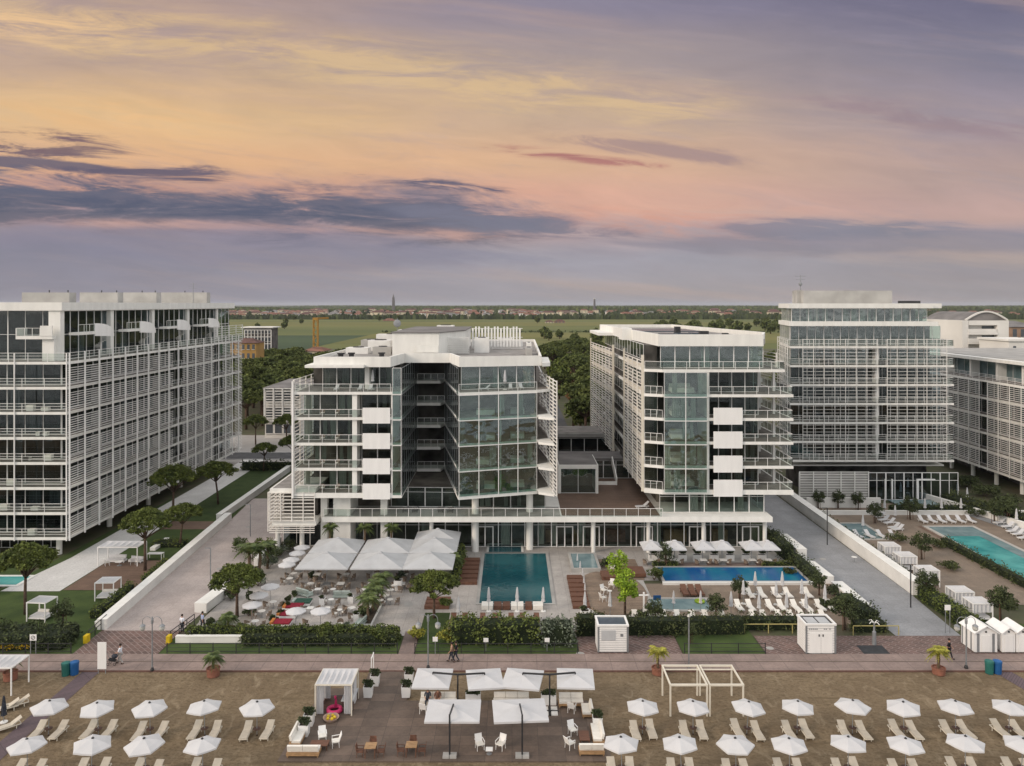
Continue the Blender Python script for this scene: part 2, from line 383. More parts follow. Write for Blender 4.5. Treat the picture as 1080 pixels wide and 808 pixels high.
# ------------------------------------------------------------------ vegetation
R = random.Random(11)
def leafquad(mb, c, s, asp=1.6):
    a = Vector((R.gauss(0,1), R.gauss(0,1), R.gauss(0,.7))).normalized()
    b = a.cross(Vector((R.gauss(0,1), R.gauss(0,1), R.gauss(0,1)))).normalized()
    c = Vector(c); a = a*s*asp*.5; b = b*s*.5
    mb.add([c-a, c+b*.9, c+a, c-b*.9], [(0,1,2,3)])
def clump(mb, c, r, n, s, flat=.6):
    for _ in range(n):
        d = Vector((R.gauss(0,1), R.gauss(0,1), R.gauss(0,1))).normalized()*(R.random()**.35)
        leafquad(mb, (c[0]+d.x*r, c[1]+d.y*r, c[2]+d.z*r*flat), s*R.uniform(.6, 1.3))
def stone_pine(rad=3.0, zc=5.6, th=1.6, clumps=55, per=85, leaf='pine_leaf', ls=.24, trunkr=.16, name='stone_pine', limbs=9, lean=0):
    t = thing(name, 'stone pine', 'tree')
    tb = MB(); base = zc-th*.75
    tb.tube([(0,0,0),(lean*.3,.05,base*.5),(lean,.0,base)], [trunkr*1.25, trunkr, trunkr*.85], 8)
    cb = MB()
    for i in range(clumps):
        a = 2.39996*i+R.uniform(-.3,.3); q = math.sqrt((i+.5)/clumps); rr = q*rad*R.uniform(.82,1.06)
        h = zc+th*.5*(1-q*q)*1.1+R.uniform(-.25,.25)*th*.4-th*.18
        x, y = lean+rr*math.cos(a), rr*math.sin(a)
        cr = rad*R.uniform(.16,.27)*(1.1-.25*q)
        clump(cb, (x, y, h), cr, per, ls, .62)
        if i % max(1, clumps//limbs) == 0:
            m = Vector((lean+rr*.45*math.cos(a), rr*.45*math.sin(a), base+(h-base)*.45))
            tb.tube([(lean,0,base-.15), m, (x,y,h-.1)], [trunkr*.6, trunkr*.4, trunkr*.15], 5)
    tb.build('trunk', 'bark', t, smooth=True); cb.build('crown', leaf, t)
    return t
def round_tree(rad=2.0, h=5.0, name='broadleaf_tree', leaf='dark_leaf', clumps=40, per=70, ls=.22, trunkr=.09, tall=1.0, low=.45, stakes=False):
    t = thing(name, 'tree', 'tree'); tb = MB(); cb = MB()
    zc = h-rad*tall; tb.tube([(0,0,0),(.05,0,zc*.6),(0,.03,zc)], [trunkr*1.3, trunkr, trunkr*.7], 7)
    for i in range(clumps):
        d = Vector((R.gauss(0,1), R.gauss(0,1), R.gauss(0,1))).normalized()*(R.random()**.4)*.8
        c = (d.x*rad, d.y*rad, zc+d.z*rad*tall)
        if c[2] < zc-rad*tall*low*1.6: continue
        clump(cb, c, rad*R.uniform(.22,.38), per, ls, .85)
        if i % 6 == 0: tb.tube([(0,0,zc*.75),(c[0]*.5,c[1]*.5,(zc+c[2])/2),c], [trunkr*.6, trunkr*.35, trunkr*.12], 5)
    tb.build('trunk', 'bark', t, smooth=True); cb.build('crown', leaf, t)
    if stakes:
        sb = MB()
        for k in (-1, 1): sb.tube([(k*.35,0,0),(k*.32,0,1.6)], .03, 6)
        sb.bar((-.34,0,1.3),(.34,0,1.3),.04); sb.build('support_stake', 'wood', t)
    return t
def palm(h=3.0, r=1.2, n=22, name='palm_tree', leaf='palm_leaf', tr=.13):
    t = thing(name, 'palm', 'palm'); tb = MB(); 
    pts = []; rs = []
    for k in range(9):
        pts.append((.03*math.sin(k), .02*k*.3, h*k/8)); rs.append(tr*(1.15 if k % 2 else .9)*(1.3 if k > 6 else 1))
    tb.tube(pts, rs, 9); tb.build('trunk', 'bark_palm', t)
    cb = MB()
    for k in range(n):
        a = 2.39996*k; up = R.uniform(-.25, 1.05); L = r*R.uniform(.85,1.12); prev = Vector((0,0,h))
        seg = 8; d = Vector((math.cos(a), math.sin(a), 0)); side = Vector((-math.sin(a), math.cos(a), 0))
        for j in range(1, seg+1):
            u = j/seg
            p = Vector((0,0,h))+d*L*u*math.cos(up*.7)+Vector((0,0,L*(math.sin(up)*u-.75*u*u)))
            w = .03; cb.add([prev-side*w*.5, prev+side*w*.5, p+side*w*.4, p-side*w*.4], [(0,1,2,3)])
            ll = L*.34*math.sin(PI*min(1, u*.85+.12))
            for sg in (-1, 1):
                for o in (0, .5):
                    q = prev.lerp(p, o); tip = q+side*sg*ll+d*ll*.45+Vector((0,0,-ll*.35))
                    ww = d*.055*r; cb.add([q-ww, q+ww, tip], [(0,1,2)])
            prev = p
    cb.build('crown', leaf, t); return t
def strip_hedge(p, q, w, h, label, name='hedge', leaf='hedge_leaf', dens=70, ls=.14, rough=.10, cat='hedge', group=None, core=True):
    p = Vector((*p, 0)); q = Vector((*q, 0)); L = (q-p).length; d = (q-p).normalized(); s = Vector((-d.y, d.x, 0)); mid = (p+q)/2
    t = thing(name, label, cat, mid, 0, group)
    cb = MB()
    n = int(dens*(L*w+2*L*h+2*w*h)*.8); areas = [L*w, L*h, L*h, w*h, w*h]
    for _ in range(n):
        f = R.choices(range(5), areas)[0]; u = R.uniform(-.5,.5)*L; v = R.uniform(-.5,.5)*w; z = R.random()*h
        if f == 0: z = h
        elif f == 1: v = -w/2
        elif f == 2: v = w/2
        elif f == 3: u = -L/2
        else: u = L/2
        wob = rough*math.sin(u*2.3+v*1.7)+rough*.6*math.sin(u*5.1+z*3)+R.gauss(0, rough*.6)
        if f == 0: z += wob
        elif f == 1: v -= wob
        elif f == 2: v += wob
        elif f == 3: u -= wob
        else: u += wob
        c = d*u+s*v+Vector((0,0,max(.03, z))); leafquad(cb, c, ls*R.uniform(.7,1.3))
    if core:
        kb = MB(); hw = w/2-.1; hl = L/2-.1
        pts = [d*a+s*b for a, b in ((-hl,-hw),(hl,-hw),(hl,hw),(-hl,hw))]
        kb.prism([(v.x, v.y) for v in pts], 0.0, h-.1); kb.build('hedge_core', 'leaf_core', t)  # solid dark box filling the hedge behind its leaf cards
    cb.build('foliage', leaf, t); return t
def bush(x, y, r, h, label, leaf='dark_leaf', n=500, ls=.16, name='bush', group=None, z=0):
    t = thing(name, label, 'shrub', (x, y, z), 0, group); cb = MB()
    for _ in range(max(3, n//60)):
        a = R.uniform(0, 2*PI); q = R.random()**.6*r*.7
        clump(cb, (q*math.cos(a), q*math.sin(a), h*R.uniform(.35,.75)), r*.42, 60, ls, h/r*.55)
    cb.v = [(v[0], v[1], max(.02, v[2])) for v in cb.v]
    sb = MB()
    for k in range(4): sb.tube([(0,0,0),(r*.5*math.cos(k*1.7), r*.5*math.sin(k*1.7), h*.6)], [.04,.015], 5)
    sb.build('stem', 'bark', t); cb.build('foliage', leaf, t); return t
def spiky(x, y, r, h, label, leaf='palm_leaf', n=40, name='spiky_plant', group=None, z=0):
    b = MB()
    for k in range(n):
        a = R.uniform(0, 2*PI); e = R.uniform(.35, 1.4); L = r*R.uniform(.8, 1.3); d = Vector((math.cos(a)*math.cos(e), math.sin(a)*math.cos(e), math.sin(e)*h/r))
        s = Vector((-math.sin(a), math.cos(a), 0))*.04; m = d*L*.6; tip = d*L+Vector((0,0,-L*.15))
        b.add([-s, s, m+s*1.2, m-s*1.2, tip], [(0,1,2,3),(3,2,4)])
    o = b.build(name, leaf); o.location = (x, y, z+.02); return tag(o, label, 'plant', group)

# ------------------------------------------------------------------ furniture prototypes (foot towards -y, head towards +y)
def make_beach_umbrella():
    t = thing('beach_umbrella', 'u', 'umbrella'); r = 1.28; zt, ze = 2.52, 2.12
    p = MB(); p.tube([(0,0,0),(0,0,zt+.02)], .028, 8); p.build('pole', 'grey_metal', t)
    c = MB(); n = 6; rings = []; vs = [(0,0,zt)]
    for fr, zz in ((.35, zt-.10), (.7, zt-.235), (1.0, ze)):
        for k in range(n):
            a = 2*PI*k/n; vs.append((r*fr*math.cos(a), r*fr*math.sin(a), zz))
            a2 = a+PI/n; rr = r*fr*math.cos(PI/n)*(.985); vs.append((rr*math.cos(a2), rr*math.sin(a2), zz-.03*fr))
    fs = [(0, 1+k, 1+(k+1) % 12) for k in range(12)]
    for j in range(2):
        for k in range(12): fs.append((1+j*12+k, 1+(j+1)*12+k, 1+(j+1)*12+(k+1) % 12, 1+j*12+(k+1) % 12))
    c.add(vs, fs)
    b0 = 1+24; vv = [vs[b0+k] for k in range(12)]; low = [(v[0]*1.01, v[1]*1.01, v[2]-.10) for v in vv]
    c.add(vv+low, [(k, 12+k, 12+(k+1) % 12, (k+1) % 12) for k in range(12)])
    cn = c.build('canopy', 'canvas_white', t)
    rb = MB()
    for k in range(6):
        a = 2*PI*k/6; rb.bar((0,0,zt-.06), (r*.97*math.cos(a), r*.97*math.sin(a), ze-.02), .018)
        rb.bar((0,0,zt-.55), (r*.5*math.cos(a), r*.5*math.sin(a), zt-.22), .015)
    rb.build('ribs', 'grey_metal', t)
    f = MB(); f.lathe([(.09,zt-.01),(.10,zt+.03),(.03,zt+.05),(.025,zt+.10)], n=8); f.build('finial', 'dark_metal', t)
    tb = MB(); tb.lathe([(.27,.52),(.28,.55)], n=12); tb.lathe([(.05,0),(.05,.1)], n=8); tb.build('pole_table', 'wood_dark', t)
    return t
def make_lounger(name='sun_lounger', frame='cream_paint', cloth='sling', back=.40, L=1.85, w=.58):
    t = thing(name, 'l', 'sun lounger'); z = .32; f = MB(); hy = L/2
    for sx in (-1, 1): f.bar((sx*w/2,-hy,z-.03), (sx*w/2,hy-.1,z-.03), .045, .06)
    f.bar((-w/2,-hy,z-.03), (w/2,-hy,z-.03), .045, .06); f.bar((-w/2,hy-.1,z-.03),(w/2,hy-.1,z-.03), .045,.06)
    f.bar((-w/2+.03,hy-.75,z-.05),(-w/2+.03,hy-.25,z+back*.62),.03); f.bar((w/2-.03,hy-.75,z-.05),(w/2-.03,hy-.25,z+back*.62),.03)
    f.build('frame', frame, t)
    for sx in (-1, 1):
        for yy in (-hy+.25, hy-.4):
            g = MB(); g.bar((sx*(w/2-.02), yy, 0), (sx*(w/2-.02), yy, z-.03), .05); g.build('leg', frame, t)
    s = MB(); yb = hy-.72; s.add([(-w/2+.02,-hy,z+.01),(w/2-.02,-hy,z+.01),(w/2-.02,yb,z+.01),(-w/2+.02,yb,z+.01),
        (-w/2+.02,-hy,z+.05),(w/2-.02,-hy,z+.05),(w/2-.02,yb,z+.05),(-w/2+.02,yb,z+.05)],
        [(0,3,2,1),(4,5,6,7),(0,1,5,4),(1,2,6,5),(2,3,7,6),(3,0,4,7)]); s.build('seat', cloth, t)
    k = MB(); a = Vector((0, yb+.01, z+.03)); b = Vector((0, hy-.02, z+back)); k.bar(a, b, w-.04, .045); k.build('backrest', cloth, t)
    return t
def make_closed_umbrella(h=2.5, name='closed_umbrella', cl='canvas_white', base='stone_white'):
    t = thing(name, 'c', 'umbrella'); p = MB(); p.tube([(0,0,.06),(0,0,h)], .03, 8); p.build('pole', 'grey_metal', t)
    b = MB(); b.lathe([(.28,0),(.28,.06),(.06,.09)], n=14); b.build('base', base, t)
    c = MB(); vs = []; prof = [(.035,h+.05),(.07,h-.1),(.11,h-.5),(.16,h-1.0),(.13,h-1.15),(.19,h-1.45)]
    n = 14
    for r, z in prof:
        for k in range(n):
            a = 2*PI*k/n; rr = r*(1.25 if k % 2 else .8); vs.append((rr*math.cos(a), rr*math.sin(a), z))
    fs = [(j*n+k, (j+1)*n+k, (j+1)*n+(k+1) % n, j*n+(k+1) % n) for j in range(len(prof)-1) for k in range(n)]+[tuple(range(n))]
    c.add(vs, fs); c.build('canopy', cl, t); return t
def square_canopy(mb, wx, wy, ze, zt, x=0, y=0, sag=.06, rise=.0):
    N = 8
    for f in range(4):
        a = f*PI/2; cs, sn = (round(math.cos(a)), round(math.sin(a)))
        def cor(u, v):      # u along edge -1..1, v from apex 0..1
            px, py = v, u*v
            X = px*cs-py*sn; Y = px*sn+py*cs
            z = zt+(ze-zt)*v-sag*math.sin(PI*v)*(1-abs(u))-sag*.8*v*(1-u*u)*0
            return (x+X*wx/2, y+Y*wy/2, z)
        vs = []; fs = []
        for j in range(N+1):
            for i in range(N+1): vs.append(cor(-1+2*i/N, max(.02, j/N)))
        for j in range(N):
            for i in range(N): fs.append((j*(N+1)+i, j*(N+1)+i+1, (j+1)*(N+1)+i+1, (j+1)*(N+1)+i))
        mb.add(vs, fs)
    e = [(x-wx/2,y-wy/2),(x+wx/2,y-wy/2),(x+wx/2,y+wy/2),(x-wx/2,y+wy/2)]
    vs = [(a, b, ze) for a, b in e]+[(a, b, ze-.14) for a, b in e]
    mb.add(vs, [(k, (k+1) % 4, 4+(k+1) % 4, 4+k) for k in range(4)])
def make_square_parasol(w, d, ze, zt, name='square_parasol', cl='canvas_grey', pole='grey_metal'):
    t = thing(name, 's', 'parasol'); p = MB(); p.tube([(0,0,0),(0,0,zt+.05)], .05, 10); p.build('pole', pole, t)
    b = MB(); b.cbox(0,0,0,.9,.9,.1); b.build('base', pole, t)
    c = MB(); square_canopy(c, w, d, ze, zt); c.build('canopy', cl, t)
    r = MB()
    for sx in (-1,1):
        for sy in (-1,1): r.bar((0,0,zt-.08),(sx*w*.49,sy*d*.49,ze-.03),.035); 
    for q in ((1,0),(-1,0),(0,1),(0,-1)): r.bar((0,0,zt-.10),(q[0]*w*.49,q[1]*d*.49,ze-.04),.03)
    r.build('ribs', pole, t)
    k = MB(); square_canopy(k, .5, .5, zt-.02, zt+.1, sag=0); k.build('vent', cl, t)
    return t
def make_armchair(name='armchair', frame='white_paint', cl='cushion', back='white_paint', lean=.18):
    t = thing(name, 'a', 'chair'); s = MB(); s.box(-.27,.27,-.27,.25,.38,.44); s.build('seat', cl, t)
    b = MB(); b.bar((0,.24,.42),(0,.24+lean,.92),.52,.04); b.build('backrest', back, t)
    for sx in (-1,1):
        a = MB(); a.bar((sx*.29,-.26,.62),(sx*.29,.30,.64),.05,.03); a.bar((sx*.29,-.24,.4),(sx*.29,-.24,.62),.035); a.build('armrest', frame, t)
        for sy in (-1,1):
            l = MB(); l.bar((sx*.26,sy*.24,0),(sx*.25,sy*.22,.4),.035); l.build('leg', frame, t)
    return t
def make_tub_chair(name='tub_chair', m='rattan', cl='cushion'):
    t = thing(name, 'a', 'chair'); s = MB(); s.lathe([(.26,.36),(.28,.40),(.27,.46)], n=12); s.build('seat', cl, t)
    b = MB(); n = 12; vs = []
    for k in range(n+1):
        a = PI*(-.15)+PI*1.3*k/n; hz = .62+.2*max(0, math.sin(a))
        for r, z in ((.27,.30),(.33,hz),(.29,hz),(.24,.34)): vs.append((r*math.cos(a), r*math.sin(a), z))
    fs = [(k*4+j, (k+1)*4+j, (k+1)*4+(j+1) % 4, k*4+(j+1) % 4) for k in range(n) for j in range(4)]+[(0,1,2,3),(n*4+3,n*4+2,n*4+1,n*4)]
    b.add(vs, fs); b.build('backrest', m, t)
    for sx in (-1,1):
        for sy in (-1,1):
            l = MB(); l.bar((sx*.2,sy*.2,0),(sx*.17,sy*.17,.37),.03); l.build('leg', 'wood', t)
    return t
def make_table(w=.7, d=.7, h=.74, name='dining_table', top='white_paint', leg='grey_metal', rnd=False, four=False):
    t = thing(name, 't', 'table'); a = MB()
    if rnd: a.lathe([(w/2,h-.03),(w/2,h)], n=18)
    else: a.box(-w/2,w/2,-d/2,d/2,h-.04,h)
    a.build('tabletop', top, t)
    if four:
        for sx in (-1,1):
            for sy in (-1,1):
                l = MB(); l.bar((sx*(w/2-.06),sy*(d/2-.06),0),(sx*(w/2-.06),sy*(d/2-.06),h-.04),.06); l.build('leg', leg, t)
    else:
        l = MB(); l.lathe([(.2,0),(.2,.02),(.035,.05),(.035,h-.04)], n=10); l.build('pedestal', leg, t)
    return t
def make_sofa(w=2.2, name='outdoor_sofa', base='cream_paint', cl='cushion', seats=3, d=.85):
    """faces -y"""
    t = thing(name, 's', 'sofa'); b = MB(); b.box(-w/2,w/2,-d/2,d/2,.12,.30)
    b.build('frame', base, t)
    for sx in (-1,1):
        for sy in (-1,1):
            l = MB(); l.cbox(sx*(w/2-.08), sy*(d/2-.08), 0, .07,.07,.12); l.build('leg', base, t)
    for k in range(seats):
        x0 = -w/2+.04+(w-.08)*k/seats; x1 = -w/2+.04+(w-.08)*(k+1)/seats
        s = MB(); s.box(x0+.01,x1-.01,-d/2+.02,d/2-.2,.303,.46); s.build('seat_cushion', cl, t)
        c = MB(); c.bar(((x0+x1)/2,d/2-.16,.464),((x0+x1)/2,d/2-.08,.82),(x1-x0)-.03,.16); c.build('back_cushion', cl, t)
    return t
def make_planter(w=.75, d=.75, h=.7, name='planter', m='white_paint', leaf='dark_leaf', pr=.45, ph=.6, n=300, taper=.85):
    t = thing(name, 'p', 'planter'); b = MB(); a = taper
    vs = [(sx*w/2*a, sy*d/2*a, 0) for sx, sy in ((-1,-1),(1,-1),(1,1),(-1,1))]+[(sx*w/2, sy*d/2, h) for sx, sy in ((-1,-1),(1,-1),(1,1),(-1,1))]
    vs += [(sx*(w/2-.05), sy*(d/2-.05), h) for sx, sy in ((-1,-1),(1,-1),(1,1),(-1,1))]+[(sx*(w/2-.05), sy*(d/2-.05), h-.08) for sx, sy in ((-1,-1),(1,-1),(1,1),(-1,1))]
    fs = [(0,3,2,1),(0,1,5,4),(1,2,6,5),(2,3,7,6),(3,0,4,7)]+[(4+k,4+(k+1) % 4,8+(k+1) % 4,8+k) for k in range(4)]+[(8+k,8+(k+1) % 4,12+(k+1) % 4,12+k) for k in range(4)]
    b.add(vs, fs); b.build('pot', m, t)
    s = MB(); s.box(-w/2+.052,w/2-.052,-d/2+.052,d/2-.052,h-.10,h-.07); s.build('soil', 'soil', t)
    c = MB()
    for _ in range(max(2, n//50)):
        clump(c, (R.uniform(-.4,.4)*w*.8, R.uniform(-.4,.4)*d*.8, h+ph*R.uniform(.2,.6)), pr*.55, 50, .13, .8)
    c.build('shrub', leaf, t); return t
def round_pot(r=.45, h=.6, name='potted_palm', ph=2.4, pr=.9, n=18, leaf='palm_leaf'):
    t = palm(ph, pr, n, name, leaf, .12)
    b = MB(); b.lathe([(r*.78,0),(r,.05),(r*1.02,h-.1),(r*1.1,h-.1),(r*1.1,h),(r*.95,h),(r*.95,h-.08)], n=20); b.build('pot', 'terracotta', t, smooth=False)
    s = MB(); s.lathe([(r*.93,h-.12),(r*.93,h-.09)], n=16); s.build('soil', 'soil', t); return t
def make_cabana(w=2.8, d=2.5, h=2.3, name='daybed_cabana', roof=True, curtains=False, bed=True, frame='white_paint', rz0=None):
    t = thing(name, 'd', 'cabana'); f = MB(); s = .09
    for sx in (-1,1):
        for sy in (-1,1):
            l = MB(); l.cbox(sx*(w/2-s/2), sy*(d/2-s/2), 0, s, s, h); l.build('post', frame, t)
    for sy in (-1,1):
        f.box(-w/2+s,w/2-s,sy*(d/2-s/2)-s/2,sy*(d/2-s/2)+s/2,h-s,h)
    for sx in (-1,1):
        f.box(sx*(w/2-s/2)-s/2,sx*(w/2-s/2)+s/2,-d/2+s,d/2-s,h-s,h)
    f.build('frame', frame, t)
    if roof:
        r = MB(); N = 24
        vs = []; fs = []
        for i in range(N+1):
            for j in range(N+1): vs.append((-w/2+.06+(w-.12)*i/N, -d/2+.06+(d-.12)*j/N, h+.02-.16*abs(math.sin(i/N*PI*6))*math.sin(PI*j/N)))
        for i in range(N):
            for j in range(N): fs.append((i*(N+1)+j, (i+1)*(N+1)+j, (i+1)*(N+1)+j+1, i*(N+1)+j+1))
        r.add(vs, fs); r.build('canopy', 'canvas_white', t)
    if bed:
        b = MB(); b.box(-w/2+s+.02,w/2-s-.02,-d/2+s+.02,d/2-s-.02,.28,.36); b.build('bed_frame', frame, t)
        m = MB(); m.box(-w/2+.2,w/2-.2,-d/2+.2,d/2-.2,.363,.54); m.build('mattress', 'canvas_white', t)
        q = MB(); q.box(-w/2+.25,w/2-.25,d/2-.55,d/2-.25,.543,.72); q.build('pillow', 'cushion', t)
    if curtains:
        for (x0,x1,y0,y1) in curtains:
            c = MB(); N = 24; vs = []
            for i in range(N+1):
                u = i/N; wv = .05*math.sin(u*PI*9); dx, dy = x1-x0, y1-y0; L = math.hypot(dx, dy)
                for z in (1.0 if L > 1.5 and y0 < 0 else .08, h-.1): vs.append((x0+dx*u-dy/L*wv, y0+dy*u+dx/L*wv, z))
            c.add(vs, [(2*i,2*i+2,2*i+3,2*i+1) for i in range(N)]); c.build('curtain', 'canvas_white', t)
    return t
def skin_mesh(verts, edges, radii, name, m, parent, root=0, sub=1):
    me = bpy.data.meshes.new(name); me.from_pydata([tuple(v) for v in verts], edges, []); me.materials.append(MATS[m])
    o = bpy.data.objects.new(name, me); C.objects.link(o); o.parent = parent
    md = o.modifiers.new('Skin', 'SKIN'); md.use_smooth_shade = True
    for i, r in enumerate(radii):
        r = r if isinstance(r, tuple) else (r, r); me.skin_vertices[0].data[i].radius = r
    me.skin_vertices[0].data[root].use_root = True
    sd = o.modifiers.new('Sub', 'SUBSURF'); sd.levels = sub; sd.render_levels = sub
    return o
def person(label, x, y, rz, pose='stand', top='shirt_white', bottom='cloth_dark', z=0, hold=None, hair='hair', sc=1.0, group=None):
    """faces -y"""
    t = thing('person', label, 'person', (x, y, z), rz, group); t.scale = (sc,)*3
    if pose == 'sit':
        hip = .50; J = dict(pel=(0,0,hip), ch=(0,.06,hip+.32), sh=(0,.05,hip+.50), nk=(0,.03,hip+.60), hd=(0,.0,hip+.72), ht=(0,0,hip+.83))
        L = dict(h=(-.1,0,hip), k=(-.12,-.42,hip+.02), a=(-.12,-.44,.08), t=(-.12,-.60,.04)); Rg = dict(h=(.1,0,hip), k=(.13,-.42,hip+.02), a=(.14,-.40,.08), t=(.15,-.56,.04))
        LA = dict(s=(-.2,.05,hip+.48), e=(-.25,-.05,hip+.22), w=(-.14,-.26,hip+.12), f=(-.12,-.34,hip+.10)); RA = dict(s=(.2,.05,hip+.48), e=(.25,-.05,hip+.22), w=(.14,-.26,hip+.12), f=(.12,-.34,hip+.10))
    else:
        st = .28 if pose == 'walk' else .04; hip = .90
        J = dict(pel=(0,0,hip), ch=(0,.0,hip+.30), sh=(0,0,hip+.50), nk=(0,-.01,hip+.60), hd=(0,-.03,hip+.73), ht=(0,-.03,hip+.85))
        L = dict(h=(-.09,0,hip-.02), k=(-.10,-st*.6,.48), a=(-.10,-st,.08), t=(-.10,-st-.16,.04)); Rg = dict(h=(.09,0,hip-.02), k=(.10,st*.3-.03,.48), a=(.10,st,.10), t=(.10,st-.15,.04))
        LA = dict(s=(-.19,0,hip+.47), e=(-.25,st*.5,hip+.20), w=(-.24,st*.7-.08,hip-.04), f=(-.24,st*.7-.12,hip-.14)); RA = dict(s=(.19,0,hip+.47), e=(.25,-st*.4+.03,hip+.20), w=(.24,-st*.7-.08,hip-.02), f=(.24,-st*.8-.1,hip-.11))
        if hold == 'push':
            for A, s in ((LA,-1),(RA,1)): A.update(e=(s*.24,-.08,hip+.2), w=(s*.2,-.34,hip+.12), f=(s*.2,-.42,hip+.12))
    V = [J['pel'],J['ch'],J['sh'],J['nk'],J['hd'],J['ht'],L['h'],L['k'],L['a'],L['t'],Rg['h'],Rg['k'],Rg['a'],Rg['t'],LA['s'],LA['e'],LA['w'],LA['f'],RA['s'],RA['e'],RA['w'],RA['f']]
    E = [(0,1),(1,2),(2,3),(3,4),(4,5),(0,6),(6,7),(7,8),(8,9),(0,10),(10,11),(11,12),(12,13),(2,14),(14,15),(15,16),(16,17),(2,18),(18,19),(19,20),(20,21)]
    rad = [(.13,.10),(.14,.10),(.10,.08),.05,(.085,.10),(.06,.07),.085,.06,.042,.035,.085,.06,.042,.035,.055,.042,.03,.035,.055,.042,.03,.035]
    skin_mesh(V, E, rad, 'body', 'skin', t)
    VT = [J['pel'],J['ch'],J['sh'],LA['s'],LA['e'],RA['s'],RA['e']]
    skin_mesh(VT, [(0,1),(1,2),(2,3),(3,4),(2,5),(5,6)], [(.17,.135),(.175,.135),(.12,.10),.078,.06,.078,.06], 'shirt', top, t)
    VB = [J['pel'],L['h'],L['k'],L['a'],Rg['h'],Rg['k'],Rg['a']]
    skin_mesh(VB, [(0,1),(1,2),(2,3),(0,4),(4,5),(5,6)], [(.155,.125),.105,.08,.06,.105,.08,.06], 'trousers', bottom, t)
    hb = MB(); hb.sphere((J['hd'][0], J['hd'][1]+.025, J['hd'][2]+.055), .115, 12, 8, (.95,1.05,1.0)); hb.build('hair', hair, t, smooth=True)
    for s, q in ((-1, L), (1, Rg)):
        sh = MB(); sh.sphere((q['t'][0], (q['t'][1]+q['a'][1])/2, .05), .1, 8, 6, (.55,1.35,.5)); sh.build('shoe', 'cloth_black', t, smooth=True)
    return t
def make_bicycle():
    t = thing('bicycle', 'b', 'bicycle')
    for y in (-.52, .52):
        w = MB(); n = 20
        w.tube([(0, y+.33*math.cos(2*PI*k/n), .34+.33*math.sin(2*PI*k/n)) for k in range(n+1)], .022, 6); wh = w.build('wheel', 'cloth_black', t)
        s = MB()
        for k in range(8): s.bar((0,y,.34),(0,y+.31*math.cos(PI*k/4),.34+.31*math.sin(PI*k/4)),.006)
        s.build('spokes', 'grey_metal', wh)
    f = MB(); bb = (0,.06,.30); st = (0,.18,.80); hd = (0,-.36,.82); fw = (0,-.52,.34); rw = (0,.52,.34)
    for a, b in ((bb,st),(bb,hd),(st,hd),(bb,rw),(st,rw),(hd,fw)): f.tube([a,b], .018, 6)
    f.build('frame', 'dark_metal', t)
    h = MB(); h.tube([hd,(0,-.34,.98)], .015, 6); h.tube([(-.28,-.28,1.0),(0,-.36,.99),(.28,-.28,1.0)], .014, 6); h.build('handlebar', 'grey_metal', t)
    s = MB(); s.sphere((0,.2,.90), .12, 8, 5, (.6,1.1,.3)); s.tube([st,(0,.19,.9)], .014, 6); s.build('saddle', 'cloth_black', t)
    c = MB(); c.tube([(-.1,.06,.2),(0,.06,.30),(.1,.06,.40)], .012, 6); c.build('pedal_crank', 'grey_metal', t)
    return t
# ------------------------------------------------------------------ building helpers (world coordinates, plan points p,q run left to right as seen from the sea)
def V2(p): return Vector((p[0], p[1]))
def along(p, q, u, off=0):
    p = V2(p); q = V2(q); d = (q-p); n = Vector((-d.y, d.x)).normalized(); r = p+d*u+n*off; return (r.x, r.y)
def louvre(mb, p, q, z0, z1, pitch, th=.07, dp=.14, posts=0, pw=.12, off=0):
    n = max(1, int(round((z1-z0)/pitch)))
    for k in range(n+1):
        z = z0+(z1-z0)*k/n; a = along(p, q, 0, off); b = along(p, q, 1, off); mb.bar((*a, z), (*b, z), dp, th)
    for k in range(posts+1 if posts else 0):
        a = along(p, q, k/posts, off-.12); mb.bar((*a, z0-.1), (*a, z1+.1), pw, pw)
def window(parent, p, q, z0, z1, mull=1, glass='glass', frame='white_paint', fw=.06, transom=None, name='window'):
    g = MB(); a = V2(p); b = V2(q)
    g.add([(a.x,a.y,z0+.01),(b.x,b.y,z0+.01),(b.x,b.y,z1-.01),(a.x,a.y,z1-.01)], [(0,1,2,3)])
    w = g.build(name, glass, parent, world=True)
    f = MB(); e = .004
    for k in range(mull+1):
        u = k/mull; c = a+(b-a)*u
        if k == 0: c = c+(b-a).normalized()*fw/2
        if k == mull: c = c-(b-a).normalized()*fw/2
        f.bar((c.x,c.y,z0+fw+e),(c.x,c.y,z1-fw-e), fw, fw)
    for z in (z0+fw/2+e/2, z1-fw/2-e/2): f.bar((a.x,a.y,z),(b.x,b.y,z), fw*1.1, fw)
    if transom: f.bar((a.x,a.y,transom),(b.x,b.y,transom), fw*.9, fw*.8)
    f.build('frame', frame, w, world=True); return w
def windows(parent, p, q, z0, z1, nb, mull=1, **k):
    for i in range(nb): window(parent, along(p,q,i/nb), along(p,q,(i+1)/nb), z0, z1, mull, **k)
def curtains(parent, p, q, z0, z1, off, n, prob=.5, m='curtain', rng=random.Random(3)):
    for i in range(n):
        if rng.random() > prob: continue
        b = MB()
        u0 = (i+rng.uniform(0,.3))/n; u1 = (i+rng.uniform(.5,1.0))/n; N = 8; vs = []
        for j in range(N+1):
            a = along(p, q, u0+(u1-u0)*j/N, off+.07*(j % 2)); vs += [(*a, z0+.05), (*a, z1-.05)]
        b.add(vs, [(2*j,2*j+2,2*j+3,2*j+1) for j in range(N)])
        b.build('curtain', m, parent, world=True)
